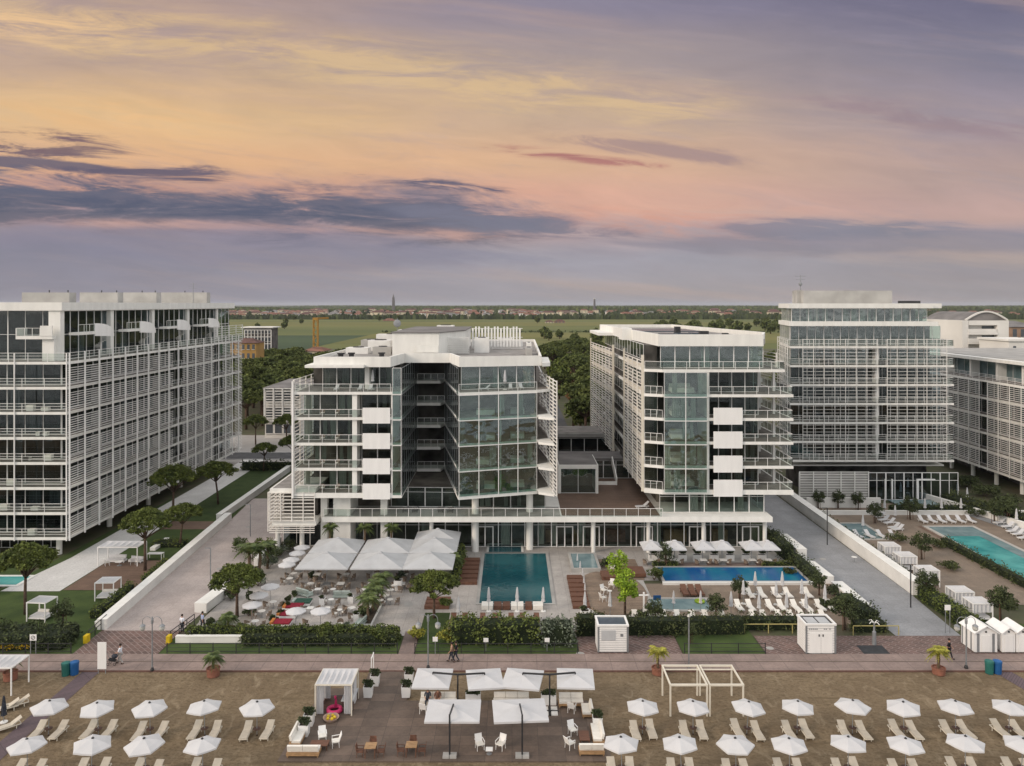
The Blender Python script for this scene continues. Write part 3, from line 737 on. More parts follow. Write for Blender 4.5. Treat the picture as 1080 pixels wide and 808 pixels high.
def railing(parent, pts, z, h=1.0, step=1.6, m='white_paint', glass='glass_rail', bars=0, fw=.05):
    f = MB(); g = MB()
    for i in range(len(pts)-1):
        a, b = V2(pts[i]), V2(pts[i+1]); L = (b-a).length
        if L < .05: continue
        n = max(1, int(round(L/step)))
        f.bar((a.x,a.y,z+h),(b.x,b.y,z+h), fw*1.2, fw)
        for k in range(n+1):
            c = a+(b-a)*(k/n); f.bar((c.x,c.y,z+.003),(c.x,c.y,z+h-fw/2-.002), fw, fw)
        for k in range(bars): zz = z+h*(k+1)/(bars+1); f.bar((a.x,a.y,zz),(b.x,b.y,zz), fw*.7, fw*.7)
        if glass: g.add([(a.x,a.y,z+.06),(b.x,b.y,z+.06),(b.x,b.y,z+h-.06),(a.x,a.y,z+h-.06)], [(0,1,2,3)])
    r = f.build('railing', m, parent, world=True)
    if glass: g.build('glass_panel', glass, r, world=True)
    return r
SPLIT = {'facade_post','column','penthouse_pier','balcony_post','party_wall','balcony_furniture','balcony_planter','roof_panel','roof_equipment','door_handle','skylight','corner_post','window','entrance_frame','roof_block','service_window'}
def part(parent, name, m, fn):
    b = MB(); fn(b)
    if name not in SPLIT: return b.build(name, m, parent, world=True)
    root = list(range(len(b.v)))
    def find(i):
        while root[i] != i: root[i] = root[root[i]]; i = root[i]
        return i
    for f in b.f:
        for k in f[1:]: root[find(k)] = find(f[0])
    groups = {}
    for f in b.f: groups.setdefault(find(f[0]), []).append(f)
    first = None
    for fs in groups.values():
        idx = sorted({k for f in fs for k in f}); mp = {k: i for i, k in enumerate(idx)}
        c = MB(); c.add([b.v[k] for k in idx], [tuple(mp[k] for k in f) for f in fs]); o = c.build(name, m, parent, world=True); first = first or o
    return first
def slabp(parent, poly, z0, z1, m='white_render', name='floor_slab'): return part(parent, name, m, lambda b: b.prism(poly, z0, z1))
def tiles(parent, poly, z):
    """floor finish a little inside the slab edge"""
    n = len(poly); cx = sum(p[0] for p in poly)/n; b = MB(); b.ring(poly, .001, z+.004, z+.005)
    inn = []
    for i in range(n):
        p0, p1, p2 = V2(poly[i-1]), V2(poly[i]), V2(poly[(i+1) % n]); d1 = (p1-p0).normalized(); d2 = (p2-p1).normalized()
        n1 = Vector((-d1.y, d1.x)); n2 = Vector((-d2.y, d2.x)); m = n1+n2; m = m/max(.2, m.dot(n1)); q = p1+m*.22; inn.append((q.x, q.y))
    b = MB(); b.add([(x, y, z+.004) for x, y in inn], [tuple(range(n))]); return b.build('balcony_floor', 'balcony_tile', parent, world=True)
RB = random.Random(5)

# ================================================================== central hotel (left wing, atrium, glazed wing)
hb = thing('hotel_building', 'white hotel with open atrium between balcony wing and green glazed wing, behind teal pool', 'hotel', (-11, 100, 0))
FL = [8.2, 11.37, 14.54, 17.75, 20.95]
RECX = (-14.0, -10.0)
foot = [(-27.5,98),(-13.9,98),(-13.95,115),(-10.0,115),(-6.7,97),(3.3,100.2),(4.9,101.5),(4.9,150),(-27.5,150)]
for i, z in enumerate(FL):
    t_ = .62 if i == 0 else .34
    slabp(hb, foot, z-t_, z); tiles(hb, foot, z)
# podium first floor core and interior
slabp(hb, [(-24,104.5),(4.5,104.5),(4.5,149),(-24,149)], 0.0, 7.55, 'interior', 'core_wall')
for i, z in enumerate(FL):
    z1 = (FL[i+1]-.34 if i < 4 else 24.0)
    # interior back wall of the rooms, cut round the atrium
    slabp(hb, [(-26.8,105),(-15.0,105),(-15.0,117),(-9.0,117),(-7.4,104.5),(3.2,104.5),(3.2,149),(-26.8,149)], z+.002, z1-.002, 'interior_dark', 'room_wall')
    # left wing windows behind the balconies
    if i < 4:
        windows(hb, (-26.9,100.3), (-20.4,100.3), z, z1, 3, 1); windows(hb, (-19.4,100.3), (-15.3,100.3), z, z1, 2, 1)
        curtains(hb, (-26.9,100.3), (-20.4,100.3), z, z1, .5, 6, .55); curtains(hb, (-19.4,100.3), (-15.3,100.3), z, z1, .5, 5, .5, 'curtain_grey')
        part(hb, 'dividing_wall', 'white_render', lambda b: b.box(-20.2,-19.6,98.25,100.6,z+.002,z1-.002))
        part(hb, 'dividing_wall', 'white_render', lambda b: b.box(-15.28,-15.12,98.2,104.8,z+.002,z1-.002))
        railing(hb, [(-27.3,98.08),(-18.9,98.08)], z)
        if i >= 0:
            part(hb, 'balcony_panel', 'white_paint', lambda b: b.box(-18.8,-15.35,97.84,97.99,z-.75,z+1.22))
        # glazed wing
        windows(hb, (-6.62,97.02), (3.22,100.17), z-.30, z1+.02, 4, 1, glass='glass_green', frame='white_paint', fw=.05)
        curtains(hb, (-6.6,97.0), (3.2,100.2), z, z1, .9, 8, .3, 'curtain' if i % 2 else 'curtain_grey')
        part(hb, 'bed', 'cushion', lambda b: b.box(-4.6,-2.2,100.2,102.4,z+.003,z+.6)); part(hb, 'bed', 'cushion', lambda b: b.box(-.2,1.6,101.2,103.2,z+.003,z+.6)); part(hb, 'room_partition', 'white_render', lambda b: b.box(-1.55,-1.40,99.4,104.4,z+.006,z1-.003))
    else:
        windows(hb, (-25.0,102.6), (-15.6,102.6), z, z1, 5, 1); curtains(hb, (-25,102.6), (-15.6,102.6), z, z1, .5, 8, .5, 'curtain_grey')
        part(hb, 'dividing_wall', 'white_render', lambda b: b.box(-19.2,-18.6,101.4,102.9,z+.002,z1-.002))
        railing(hb, [(-27.3,98.08),(-15.3,98.08)], z)
        windows(hb, (-6.6,100.6), (3.0,103.2), z, z1, 4, 1, glass='glass_green'); curtains(hb, (-6.6,100.6), (3.0,103.2), z, z1, .6, 7, .4)
        railing(hb, [(-6.62,97.05),(3.2,100.2)], z-.3, 1.35, 2.4)
    # glass corner strip of the left wing and the receding atrium walls
    window(hb, (-15.1,97.98), (-13.95,97.98), z-.30, z1, 1, glass='glass_green', fw=.05)
    windows(hb, (-13.87,98.0), (-13.9,114.8), z-.30, z1, 4, 2, glass='glass_angled', frame='grey_metal', fw=.05)
    windows(hb, (-9.95,114.8), (-6.72,97.1), z-.30, z1, 4, 2, glass='glass_angled', frame='grey_metal', fw=.05)
    # access gallery inside the atrium
    slabp(hb, [(-13.8,112.6),(-10.35,112.6),(-9.75,115.2),(-13.8,115.2)], z-.42, z-.01, 'white_render', 'gallery_slab')
    railing(hb, [(-13.7,112.7),(-9.8,112.7)], z, 1.0, 1.0)
    part(hb, 'gallery_wall', 'interior_dark', lambda b: b.box(-13.9,-10.0,118.2,118.4,z+.002,z1-.01))
    # right-hand balconies behind the side screen
    if i < 4:
        slabp(hb, [(3.36,100.3),(3.36,98.6),(5.3,97.4),(4.95,101.4)], z-.30, z+.0, 'white_render', 'balcony_slab')
# side screens
for (p, q, nm) in (((5.45,96.7),(3.9,111), 'louvre_screen'), ((-27.62,98.1),(-27.3,111), 'louvre_screen')):
    b = MB(); louvre(b, p, q, 8.2, 22.4, .47, .09, .12, 5, .14); b.build(nm, 'screen_paint', hb, world=True)
part(hb, 'corner_post', 'white_paint', lambda b: b.box(-27.72,-27.5,97.75,97.97,7.6,22.3))
# roof
roof = [(-25.5,99.9),(-15.6,99.9),(-14.8,107.3),(-8.6,107.3),(-6.8,100),(3.9,102.3),(4.4,150),(-24.2,150)]
rf = part(hb, 'roof', 'roof_gravel', lambda b: b.prism([(x*1.0, y+.2) if y < 140 else (x, y-.3) for x, y in [(-25.2,100.1),(-15.8,100.1),(-15.0,107.5),(-8.4,107.5),(-6.6,100.3),(3.6,102.5),(4.1,149.8),(-23.9,149.8)]], 24.0, 24.8))
part(rf, 'parapet', 'white_render', lambda b: b.ring(roof, .28, 23.93, 25.25))
part(rf, 'canopy_slab', 'white_render', lambda b: b.prism([(-26.4,99.0),(-18.9,99.0),(-18.9,99.85),(-25.5,99.85),(-25.4,110),(-26.4,110)], 23.9, 24.25))
part(rf, 'canopy_slab', 'white_render', lambda b: b.prism([(3.95,101.2),(5.0,101.8),(5.2,112),(4.2,112),(3.95,102.5)], 23.9, 24.4))
# soffit glass box in the atrium top
part(rf, 'skylight_beam', 'white_render', lambda b: b.box(-13.2,-10.2,107.8,108.1,25.3,26.3))
# roof plant
part(rf, 'plant_room', 'white_render', lambda b: b.prism([(-16.7,108.5),(-10.2,108.5),(-7.2,118),(-7.2,136),(-16.7,136)], 24.81, 28.0))
part(rf, 'plant_room_roof', 'roof_grey', lambda b: b.prism([(-16.9,108.3),(-10.1,108.3),(-7.0,117.9),(-7.0,136.2),(-16.9,136.2)], 28.003, 28.12))
part(rf, 'plant_screen', 'screen_grey', lambda b: [louvre(b, (-9.3,111.5), (-6.2,112), 25.0, 27.2, .32, .1, .05, 4, .06), b.box(-9.2,-6.3,112.1,112.3,24.9,27.1)])
def _lat(b):
    for k in range(16): b.box(-6.4+k*.5,-6.12+k*.5,124,124.15,25.2,28.2+(.25 if k % 3 else 0))
    for z in (25.3, 26.7, 28.1): b.box(-6.45,1.7,124.16,124.25,z,z+.08)
    b.box(-6.45,1.7,124.3,124.4,24.9,26.2)
part(rf, 'lattice_screen', 'white_paint', _lat)
for (x, y, w, d, h) in ((-22.5,114,3.2,2.6,.9),(-18.6,112,2.6,2,1.1),(-20.6,122,3.5,3,1.6),(-23,128,3,4,1.4),(-21,136,5,3,2.0),(-19,141,3,4,2.6),(-12,141,3,3,3.4),(-4.5,116.5,2.2,1.8,2.2),(-1.2,134,2.5,3,1.4),(2.4,112,.9,5,1.0),(2.6,120,.7,4,1.3)):
    u = part(rf, 'air_conditioner', RB.choice(['white_render','grey_render','screen_grey']), lambda b: b.box(x-w/2,x+w/2,y-d/2,y+d/2,24.805,24.8+h))
    part(u, 'fan_grille', 'dark_metal', lambda b: b.lathe([(min(w,d)*.32,24.8+h+.002),(min(w,d)*.32,24.8+h+.08)], x, y, 14)) if False else None
    def _fg(b, x=x, y=y, w=w, d=d, h=h): b.lathe([(min(w,d)*.32,24.8+h+.003),(min(w,d)*.30,24.8+h+.12)], x, y, 14)
    bb = MB(); _fg(bb); o = bb.build('fan_grille', 'dark_metal'); o.parent = rf; o.location = (-hb.location.x, -hb.location.y, 0)
for (x, y) in ((-22.9,104),(-21.6,104.6),(-17.6,105)):
    part(rf, 'roof_vent', 'dark_metal', lambda b: b.lathe([(.35,24.81),(.35,25.3),(.5,25.35),(.5,25.5)], x, y, 10))
part(rf, 'satellite_mast', 'grey_metal', lambda b: [b.tube([(-20.5,139,26.5),(-20.5,139,29.6)],.05,6), b.sphere((-20.5,138.8,28.6),.7,10,6,(1,.3,1))])
# first floor glazing, ground floor glazing, columns
windows(hb, (-16.2,104.2), (4.4,103.2), 4.92, 7.55, 9, 1, glass='glass', transom=6.9)
curtains(hb, (-4.5,103.4), (4.0,103.4), 5.0, 7.5, .4, 10, .35)
part(hb, 'atrium_wall', 'interior_dark', lambda b: b.box(-15.5,-9.0,104.3,104.48,4.95,7.5))
for x in (-24.2, -16.5, -4.75, 2.3):
    part(hb, 'column', 'white_render', lambda b: b.box(x-.42,x+.42,100.05,100.9,0.02,7.58) if x < -10 else b.lathe([(.45,.02),(.45,7.58)], x, 100.7 if x < 0 else 101.6, 18))
part(hb, 'wall_pier', 'white_render', lambda b: b.box(-22.9,-20.7,99.6,104.6,0.02,7.58))

# ---- podium shared by both hotel wings
pd = thing('podium_building', 'low building with white fascia band and roof terrace joining the two hotel wings', 'building', (5, 101, 0))
podp = [(-24.2,99),(33.2,99),(33.2,130),(-24.2,130)]
slabp(pd, podp, 4.25, 4.9, 'white_render', 'terrace_slab')
sheet_top = part(pd, 'terrace_deck', 'plank_m', lambda b: b.prism([(6.4,99.7),(19,99.7),(19,129),(6.4,129)], 4.903, 4.93))
part(pd, 'terrace_paving', 'grey_render', lambda b: b.prism([(-24,99.4),(6.2,99.4),(6.2,104),(-24,104)], 4.903, 4.92))
slabp(pd, [(-23.5,106),(32.5,106),(32.5,129),(-23.5,129)], 0.0, 4.2, 'interior', 'core_wall')
part(pd, 'ceiling', 'white_render', lambda b: b.box(-24,33,99.6,105.9,4.12,4.24))
for k in range(14):
    x0 = -15.8+k*3.5; x1 = x0+3.5
    if x1 > 33.2: break
    gl = 'glass'
    w = window(pd, (x0,102.6), (x1,102.6), .02, 4.1, 2, glass=gl, transom=2.9)
    if k in (3, 6, 7, 9, 11, 13):
        def door(b, xc=(x0+x1)/2):
            for u in (-1.05, 0, 1.05): b.box(xc+u-.07, xc+u+.07, 102.46, 102.56, .03, 2.75)
            b.box(xc-.98, xc-.07, 102.46, 102.56, 2.62, 2.75); b.box(xc+.07, xc+.98, 102.46, 102.56, 2.62, 2.75)
        d = part(pd, 'glass_door', 'white_paint', door)
for k in range(4):
    window(pd, (-30.3+k*3.55,103.0), (-26.75+k*3.55,103.0), .02, 4.1, 2, glass='glass_dark', transom=2.9)
curtains(pd, (-12,102.6), (32,102.6), .1, 4.0, .6, 26, .3, 'curtain')
for (x, w, m) in ((4.3,2.6,'interior_warm'),(9,1.5,'interior_warm'),(14,2.5,'wood'),(-8,3,'wood'),(22,3,'interior_warm'),(28,2,'wood_light')):
    part(pd, 'interior_counter', m, lambda b: b.box(x-w/2,x+w/2,104.6,105.4,.02,1.6))
for x in (10.5, 17.6, 24.7, 32.6, -10.4):
    part(pd, 'column', 'white_render', lambda b: b.lathe([(.26,.02),(.26,4.1)], x, 100.3, 14))
railing(pd, [(-24.0,99.15),(19.2,99.15)], 4.9, 1.05, 1.55)
# link building behind the wooden terrace
part(pd, 'pavilion', 'white_render', lambda b: [b.box(6.6,6.95,111.2,119,4.94,8.5), b.box(12.0,12.35,111.2,119,4.94,8.5), b.box(6.6,12.35,111.2,119,8.5,9.0), b.box(6.96,11.99,118.8,118.95,4.94,8.49)])
window(pd, (6.96,111.4), (11.99,111.4), 4.96, 8.48, 2, glass='glass_green')
part(pd, 'pavilion_room', 'interior', lambda b: b.box(6.97,11.98,116,118.7,4.95,8.47))
part(pd, 'pavilion_roof', 'roof_grey', lambda b: b.box(6.8,12.2,111.5,118.8,9.003,9.08))
windows(pd, (6.4,121), (24,121), 4.95, 7.7, 9, 1, glass='glass_green', transom=7.0)
part(pd, 'link_roof', 'roof_grey', lambda b: b.box(6.3,25,120.8,126.5,7.71,8.1))
part(pd, 'link_interior', 'interior_dark', lambda b: b.box(6.5,24.5,124.5,126,4.95,7.7))
windows(pd, (5.8,137), (22,137), 4.0, 8.4, 7, 1, glass='glass_dark')
part(pd, 'rear_wing', 'interior_dark', lambda b: b.box(5.75,22.9,141,144.8,0,8.59))
part(pd, 'rear_roof', 'grey_render', lambda b: [b.box(5.4,23,136.6,145,8.6,9.3), b.box(5.4,5.7,137.1,144.8,0,8.59)])
part(pd, 'rear_roof_surface', 'roof_gravel', lambda b: b.box(5.7,22.7,137,144.7,9.303,9.34))
part(pd, 'stair_parapet', 'white_render', lambda b: [b.bar((12.6,113.5,5.9),(15.3,113.5,5.9),.1,.5), b.bar((15.3,113.5,6.1),(15.3,119,8.2),.15,1.2)])
# left louvred podium block
lp = thing('podium_block', 'two storey block wrapped in white horizontal louvres at the left foot of the atrium hotel', 'building', (-27.4, 104, 0))
slabp(lp, [(-30.6,98.2),(-24.8,98.2),(-24.8,104.9),(-27.45,104.9),(-27.45,126),(-30.2,126)], 8.25, 8.7, 'white_render', 'roof_slab')
part(lp, 'roof_surface', 'roof_gravel', lambda b: b.prism([(-30.3,98.5),(-27.8,98.5),(-27.8,125.7),(-30.0,125.7)], 8.703, 8.74))
slabp(lp, [(-30.4,98.4),(-24.8,98.4),(-24.8,125),(-30.2,125)], 4.0, 4.6, 'white_render', 'floor_slab')
slabp(lp, [(-29.6,101),(-25.2,101),(-25.2,125),(-29.4,125)], 4.61, 8.24, 'interior_dark', 'core_wall')
slabp(lp, [(-29.6,103.5),(-25.2,103.5),(-25.2,125),(-29.4,125)], 0.0, 3.99, 'interior_dark', 'core_wall')
b = MB(); louvre(b, (-30.6,98.1), (-24.9,98.1), 4.7, 8.2, .42, .08, .2, 4, .1); b.build('louvre_screen', 'screen_paint', lp, world=True)
b = MB(); louvre(b, (-30.2,125), (-30.7,98.2), 3.4, 8.2, .42, .08, .3, 8, .1); b.build('louvre_screen', 'screen_paint', lp, world=True)
b = MB(); louvre(b, (-30.6,98.1), (-24.9,98.1), 3.2, 4.0, .26, .06, .2, 0); b.build('louvre_screen', 'screen_paint', lp, world=True)
for x in (-30.0, -26.9): part(lp, 'column', 'white_render', lambda b: b.lathe([(.3,.02),(.3,3.98)], x, 99.6, 14))

# ================================================================== right hotel wing
hc = thing('hotel_wing', 'white hotel wing with glass bay and louvred flank, behind the blue lit pool', 'hotel', (26, 102, 0))
FC = [8.1, 11.2, 14.3, 17.35, 20.4, 23.6]
fc = [(17.2,101.2),(19.4,100.2),(25.2,100.0),(25.2,100.0),(36.2,100.0),(36.2,113),(34.5,150),(17.6,150),(17.2,118)]
fc = [(17.2,101.2),(19.4,100.2),(36.2,100.0),(36.2,113),(34.5,150),(17.6,150)]
for i, z in enumerate(FC):
    poly = fc if i < 5 else [(17.2,101.2),(19.4,100.2),(35.2,100.3),(35.2,112),(33.5,150),(17.6,150)]
    slabp(hc, poly, z-(.60 if i == 0 else .36), z); tiles(hc, poly, z)
    z1 = FC[i+1]-.36 if i < 5 else 26.6
    slabp(hc, [(19.6,106.4),(32.6,106.4),(32.0,149),(19.6,149)], z+.002, z1-.002, 'interior_dark', 'room_wall')
    if i < 5:
        windows(hc, (19.55,99.95), (25.1,99.87), z-.34, z1+.01, 2, 1, glass='glass_green', fw=.05)
        curtains(hc, (19.6,100), (25.1,100), z, z1, .8, 5, .5)
        part(hc, 'bed', 'cushion', lambda b: [b.box(21,24,102.3,104.6,z+.003,z+.55), b.box(21.1,23.9,104.4,104.7,z+.56,z+1.0)])
        windows(hc, (25.6,103.0), (32.6,103.0), z, z1, 4, 1, glass='glass')
        curtains(hc, (25.6,103), (32.6,103), z, z1, .5, 7, .5, 'curtain_grey')
        windows(hc, (32.65,103.05), (32.3,121), z, z1, 3, 3, glass='glass')
        part(hc, 'dividing_wall', 'white_render', lambda b: b.box(25.25,25.45,100.3,106,z+.002,z1-.002))
        if i < 4:
            part(hc, 'balcony_panel', 'white_paint', lambda b: b.box(25.9,29.6,99.83,99.98,z-.8,z+1.35))
            railing(hc, [(29.7,100.1),(36.1,100.1),(36.1,113)], z)
        else:
            railing(hc, [(25.4,100.1),(36.1,100.1),(36.1,113)], z)
        for y in (104, 110, 116, 124):
            part(hc, 'balcony_post', 'white_paint', lambda b: b.bar((35.0,y,z+.002),(35.0-(0 if y > 112 else 0),y,z1-.002),.3,.3))
        b = MB(); louvre(b, (35.75,103), (35.6,112.6), z+1.3, z1-.1, .4, .08, .1, 0); b.build('louvre_screen', 'screen_paint', hc, world=True)
        part(hc, 'bay_wall', 'interior', lambda b: b.box(17.6,19.3,104.2,104.4,z+.002,z1-.002))
        window(hc, (17.6,103.6), (19.4,103.6), z, z1, 1, glass='glass')
        railing(hc, [(17.3,101.3),(19.4,100.3)], z, 1.0, .7)
    else:
        windows(hc, (19.6,102.8), (33.2,102.8), z, z1, 7, 1, glass='glass_green'); curtains(hc, (19.6,102.8), (33.2,102.8), z, z1, .5, 10, .3)
        railing(hc, [(17.3,101.3),(19.4,100.3),(35.1,100.4),(35.1,112)], z)
        b = MB(); louvre(b, (34.9,103), (34.0,122), z+.2, z+1.9, .4, .08, .1, 4); b.build('louvre_screen', 'screen_paint', hc, world=True)
for (y0, y1, x0, x1) in ((101.6,116.6,17.15,16.9),(127,153,16.6,15.6)):
    for i in range(6):
        z = FC[i]; zt = (FC[i+1] if i < 5 else 25.3)
        b = MB(); p, q = (x1, y1), (x0, y0)
        louvre(b, p, q, z-.3, zt-.75, .44, .095, .14, int((y1-y0)/3.6), .16)
        b.build('louvre_screen', 'screen_paint', hc, world=True)
    part(hc, 'screen_edge', 'cream_paint', lambda b: b.bar((x0-.1,y0-.1,7.6),(x0-.1,y0-.1,25.4),.35,.2)); part(hc, 'screen_edge', 'cream_paint', lambda b: b.bar((x1-.1,y1,7.6),(x1-.1,y1,25.4),.2,.2))
    for i in range(6):
        part(hc, 'spandrel_panel', 'cream_paint', lambda b: b.bar((x0+.2,y0,FC[i]+.1),(x1+.2,y1,FC[i]+.1),.08,.55))
slabp(hc, [(17.9,104.6),(19.5,104.6),(19.5,149),(18.2,149)], 8.2, 26.5, 'interior_dark', 'flank_wall')
for i in range(6):
    z = FC[i]; z1 = FC[i+1]-.36 if i < 5 else 26.6
    windows(hc, (17.85,149), (17.75,105), z+.9, z1, 3, 5, glass='glass_dark')
part(hc, 'roof', 'roof_gravel', lambda b: b.prism([(19.5,102.2),(33.2,102.2),(33.8,115),(31.2,152),(17.5,152)], 26.6, 27.45))
part(hc, 'parapet', 'white_render', lambda b: b.ring([(19.2,102),(33.0,102),(35.8,110),(31.5,152.5),(17.2,152.5)], .3, 26.5, 28.05))
part(hc, 'roof_canopy', 'white_render', lambda b: [b.box(15.2,18.4,137,152,26.5,27.0), b.box(17.0,18.5,120,124,26.5,28.3)])
part(hc, 'roof_panel', 'solar_panel', lambda b: [b.box(22+k*2.6,24+k*2.6,114+k*1.5,117+k*1.5,27.5,27.7) for k in range(3)]+[b.box(20,31,128,140,27.46,27.6)])
part(hc, 'roof_equipment', 'dark_metal', lambda b: [b.box(26.4,27.6,109,110,27.46,28.25), b.box(29.4,30.1,108,109,27.46,28.0), b.box(24.8,25.6,118,119,27.46,28.6)])
# glazed ground storeys under the wing
windows(hc, (19.2,101.2), (32.8,101.2), 4.93, 7.45, 7, 1, glass='glass', transom=7.0)
windows(hc, (32.85,101.25), (32.8,118), 4.93, 7.45, 3, 2, glass='glass')
slabp(hc, [(19.8,106.5),(32.2,106.5),(32.2,129),(19.8,129)], 4.95, 7.45, 'interior', 'core_wall')
curtains(hc, (19.3,101.2), (32.8,101.2), 5.0, 7.4, .5, 8, .3)

# ================================================================== left apartment slab
ha = thing('apartment_building', 'long white apartment slab with louvred railings and curved penthouse balconies at left edge', 'apartment building', (-70, 120, 0))
FA = [2.9+3.13*k for k in range(8)]
XA = -55.5; YA = 97.0; YB = 158.0; XL = -92
for i, z in enumerate(FA):
    slabp(ha, [(XL,YA),(XA,YA),(XA+.5,YB),(XL,YB)], z-.32, z); tiles(ha, [(XL,YA),(XA,YA),(XA+.5,YB),(XL,YB)], z)
    z1 = FA[i+1]-.32 if i < 7 else 0
    if i == 7: break
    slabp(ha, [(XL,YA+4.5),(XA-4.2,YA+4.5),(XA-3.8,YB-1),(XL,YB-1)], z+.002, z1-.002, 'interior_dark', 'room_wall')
    windows(ha, (XL,YA+2.2), (XA-2.0,YA+2.2), z, z1, 5, 3, glass='glass_dark', fw=.07)
    curtains(ha, (XL,YA+2.2), (XA-2.0,YA+2.2), z, z1, .5, 14, .35, 'curtain_grey')
    windows(ha, (XA-1.95,YA+2.2), (XA-1.6,YB-.5), z, z1, 8, 4, glass='glass_dark', fw=.09)
    curtains(ha, (XA-2.0,YA+2.2), (XA-1.6,YB-.5), z, z1, .4, 30, .22, 'curtain_grey')
    railing(ha, [(XL,YA+.1),(XA-.1,YA+.1)], z, 1.05, 2.9, glass='glass_rail', bars=2)
    for k in range(3): part(ha, 'balcony_divider', 'grey_render', lambda b: b.box(XA-1.9,XA-.45,YA+18*k+9,YA+18*k+9.1,z+.003,z1-.8))
    part(ha, 'balcony_furniture', 'cushion', lambda b: [b.box(x,x+.9,YA+.9,YA+1.5,z+.003,z+.45+.3*(n_ % 2)) for n_, x in enumerate([RB.uniform(XL+8,XA-3) for _ in range(6)])])
    # louvred flank: denser towards the far end, with open strips
    segs = [(YA,YA+29.5,.52),(YA+33,YA+46.5,.36),(YA+50.5,YB-6,.34),(YB-4,YB,.34)]
    for (y0, y1, pit) in segs:
        fx = lambda y: XA+.12+.5*(y-YA)/(YB-YA)
        b = MB(); louvre(b, (fx(y0),y0), (fx(y1),y1), z+.0, z+(2.35 if pit > .5 else 2.75), pit*.6 if pit > .5 else pit*.88, .068, .10, 0)
        b.build('louvre_railing', 'screen_grey', ha, world=True)
    for (y0, y1) in ((YA+29.5,YA+33),(YA+46.5,YA+50.5),(YB-6,YB-4)):
        railing(ha, [(XA+.2,y0),(XA+.25,y1)], z, 1.0, 1.7)
def _posts(b):
    for k in range(18):
        y = YA+3.45*k; b.box(XA+.5*(y-YA)/61+.18, XA+.5*(y-YA)/61+.34, y, y+.16, FA[0]-.4, FA[7]+1.1)
    for k in range(5): b.box(XA-6.5*k-.1, XA-6.5*k+.02, YA-.14, YA-.02, FA[0]-.4, FA[7]+1.1)
part(ha, 'facade_post', 'white_paint', _posts)
railing(ha, [(XL,YA+.1),(XA-.1,YA+.1),(XA+.4,YB)], FA[7], 1.1, 2.5, glass='glass_rail', bars=2)
b = MB(); louvre(b, (XA+.3,YB-14), (XA+.62,YB), FA[7], FA[7]+3.0, .42, .08, .1, 4); b.build('louvre_railing', 'screen_grey', ha, world=True)
ZP = FA[7]
slabp(ha, [(XL,104),(-61.5,104),(-60.5,156),(XL,156)], ZP+.002, 31.2, 'interior_dark', 'penthouse_wall')
windows(ha, (XL,100.2), (-58.2,100.2), ZP, 31.2, 5, 3, glass='glass_dark', transom=ZP+3.3)
windows(ha, (-58.1,100.25), (-57.6,158), ZP, 31.2, 5, 6, glass='glass_dark', transom=ZP+3.3, fw=.1)
curtains(ha, (-58.1,100.25), (-57.6,158), ZP+.1, ZP+3, .4, 26, .4)
part(ha, 'penthouse_pier', 'white_render', lambda b: [b.box(-58.9,-57.4,y,y+.9,ZP+.003,31.2) for y in (98.8,111.2,124,137.5,151)])
pr = part(ha, 'roof', 'white_render', lambda b: b.prism([(XL,98.6),(-57.1,98.6),(-56.9,159.5),(XL,159.5)], 31.2, 32.25))
for k, y in enumerate((104.8, 117.5, 130.6, 144)):
    part(ha, 'penthouse_balcony', 'white_render', lambda b: b.box(-57.35,-56.0,y-4.2,y+2.0,28.0,28.35))
    railing(ha, [(-56.1,y-4.2),(-56.1,y-.2)], 28.35, 1.0, 1.3)
    b = MB(); vs = []; N = 10
    for j in range(N+1):
        u = j/N; yy = y-.3+4.2*u; xx = -56.05+.75*math.sin(u*PI*.8)
        zt = 29.45-1.5*u**2.2; zb = 27.75-.2*u
        for off in (0, -.12): vs += [(xx+off,yy,zb),(xx+off,yy,zt)]
    fs = []
    for j in range(N):
        o_ = 4*j; fs += [(o_,o_+4,o_+5,o_+1),(o_+3,o_+7,o_+6,o_+2),(o_+1,o_+5,o_+7,o_+3),(o_+2,o_+6,o_+4,o_)]
    fs += [(0,1,3,2),(4*N+2,4*N+3,4*N+1,4*N)]
    b.add(vs, fs); b.build('curved_parapet', 'white_paint', ha, world=True)
    part(ha, 'spiral_stair', 'white_render', lambda b: [b.bar((-56.6,y+2.2,ZP+.18*j+.1),(-56.6+.8*math.cos(j*.5),y+2.2+.8*math.sin(j*.5),ZP+.18*j+.1),.3,.06) for j in range(18)]+[b.tube([(-56.6,y+2.2,ZP),(-56.6,y+2.2,28.3)],.07,6)])
part(ha, 'front_balcony', 'white_render', lambda b: [b.box(-62.5,-57.9,97.9,100.1,27.6,28.0), b.box(-62.5,-62.4,97.9,100.1,28.01,29.0), b.box(-59.4,-57.9,97.85,98.0,28.01,29.3), b.box(-59.4,-57.9,98.3,100,ZP+.003,27.59)])
railing(ha, [(-62.4,98.0),(-59.5,98.0)], 28.0, 1.0, 1.0)
for (x0, x1, y) in ((23,73,112),(84,124,124),(130,165,140),(170,218,150)):
    X0 = (x0-540)/F*y; X1 = (x1-540)/F*y; zt = 32-(308.5-321)/F*y
    part(ha, 'roof_block', 'grey_render', lambda b: b.box(X0,X1,y,y+1.8,32.26,zt))
    for k in range(2):
        xx = X0+(X1-X0)*(.45+.4*k); part(ha, 'chimney_pot', 'dark_metal', lambda b: b.lathe([(.08,zt+.002),(.08,zt+.25),(.12,zt+.28),(.05,zt+.36)], xx, y+1.5, 8))
part(ha, 'antenna', 'grey_metal', lambda b: [b.tube([(-61.5,150,32.2),(-61.5,150,36.2)],.05,6)]+[b.bar((-62.3,150,35.9-.4*k),(-60.7,150,35.9-.4*k),.05) for k in range(3)])
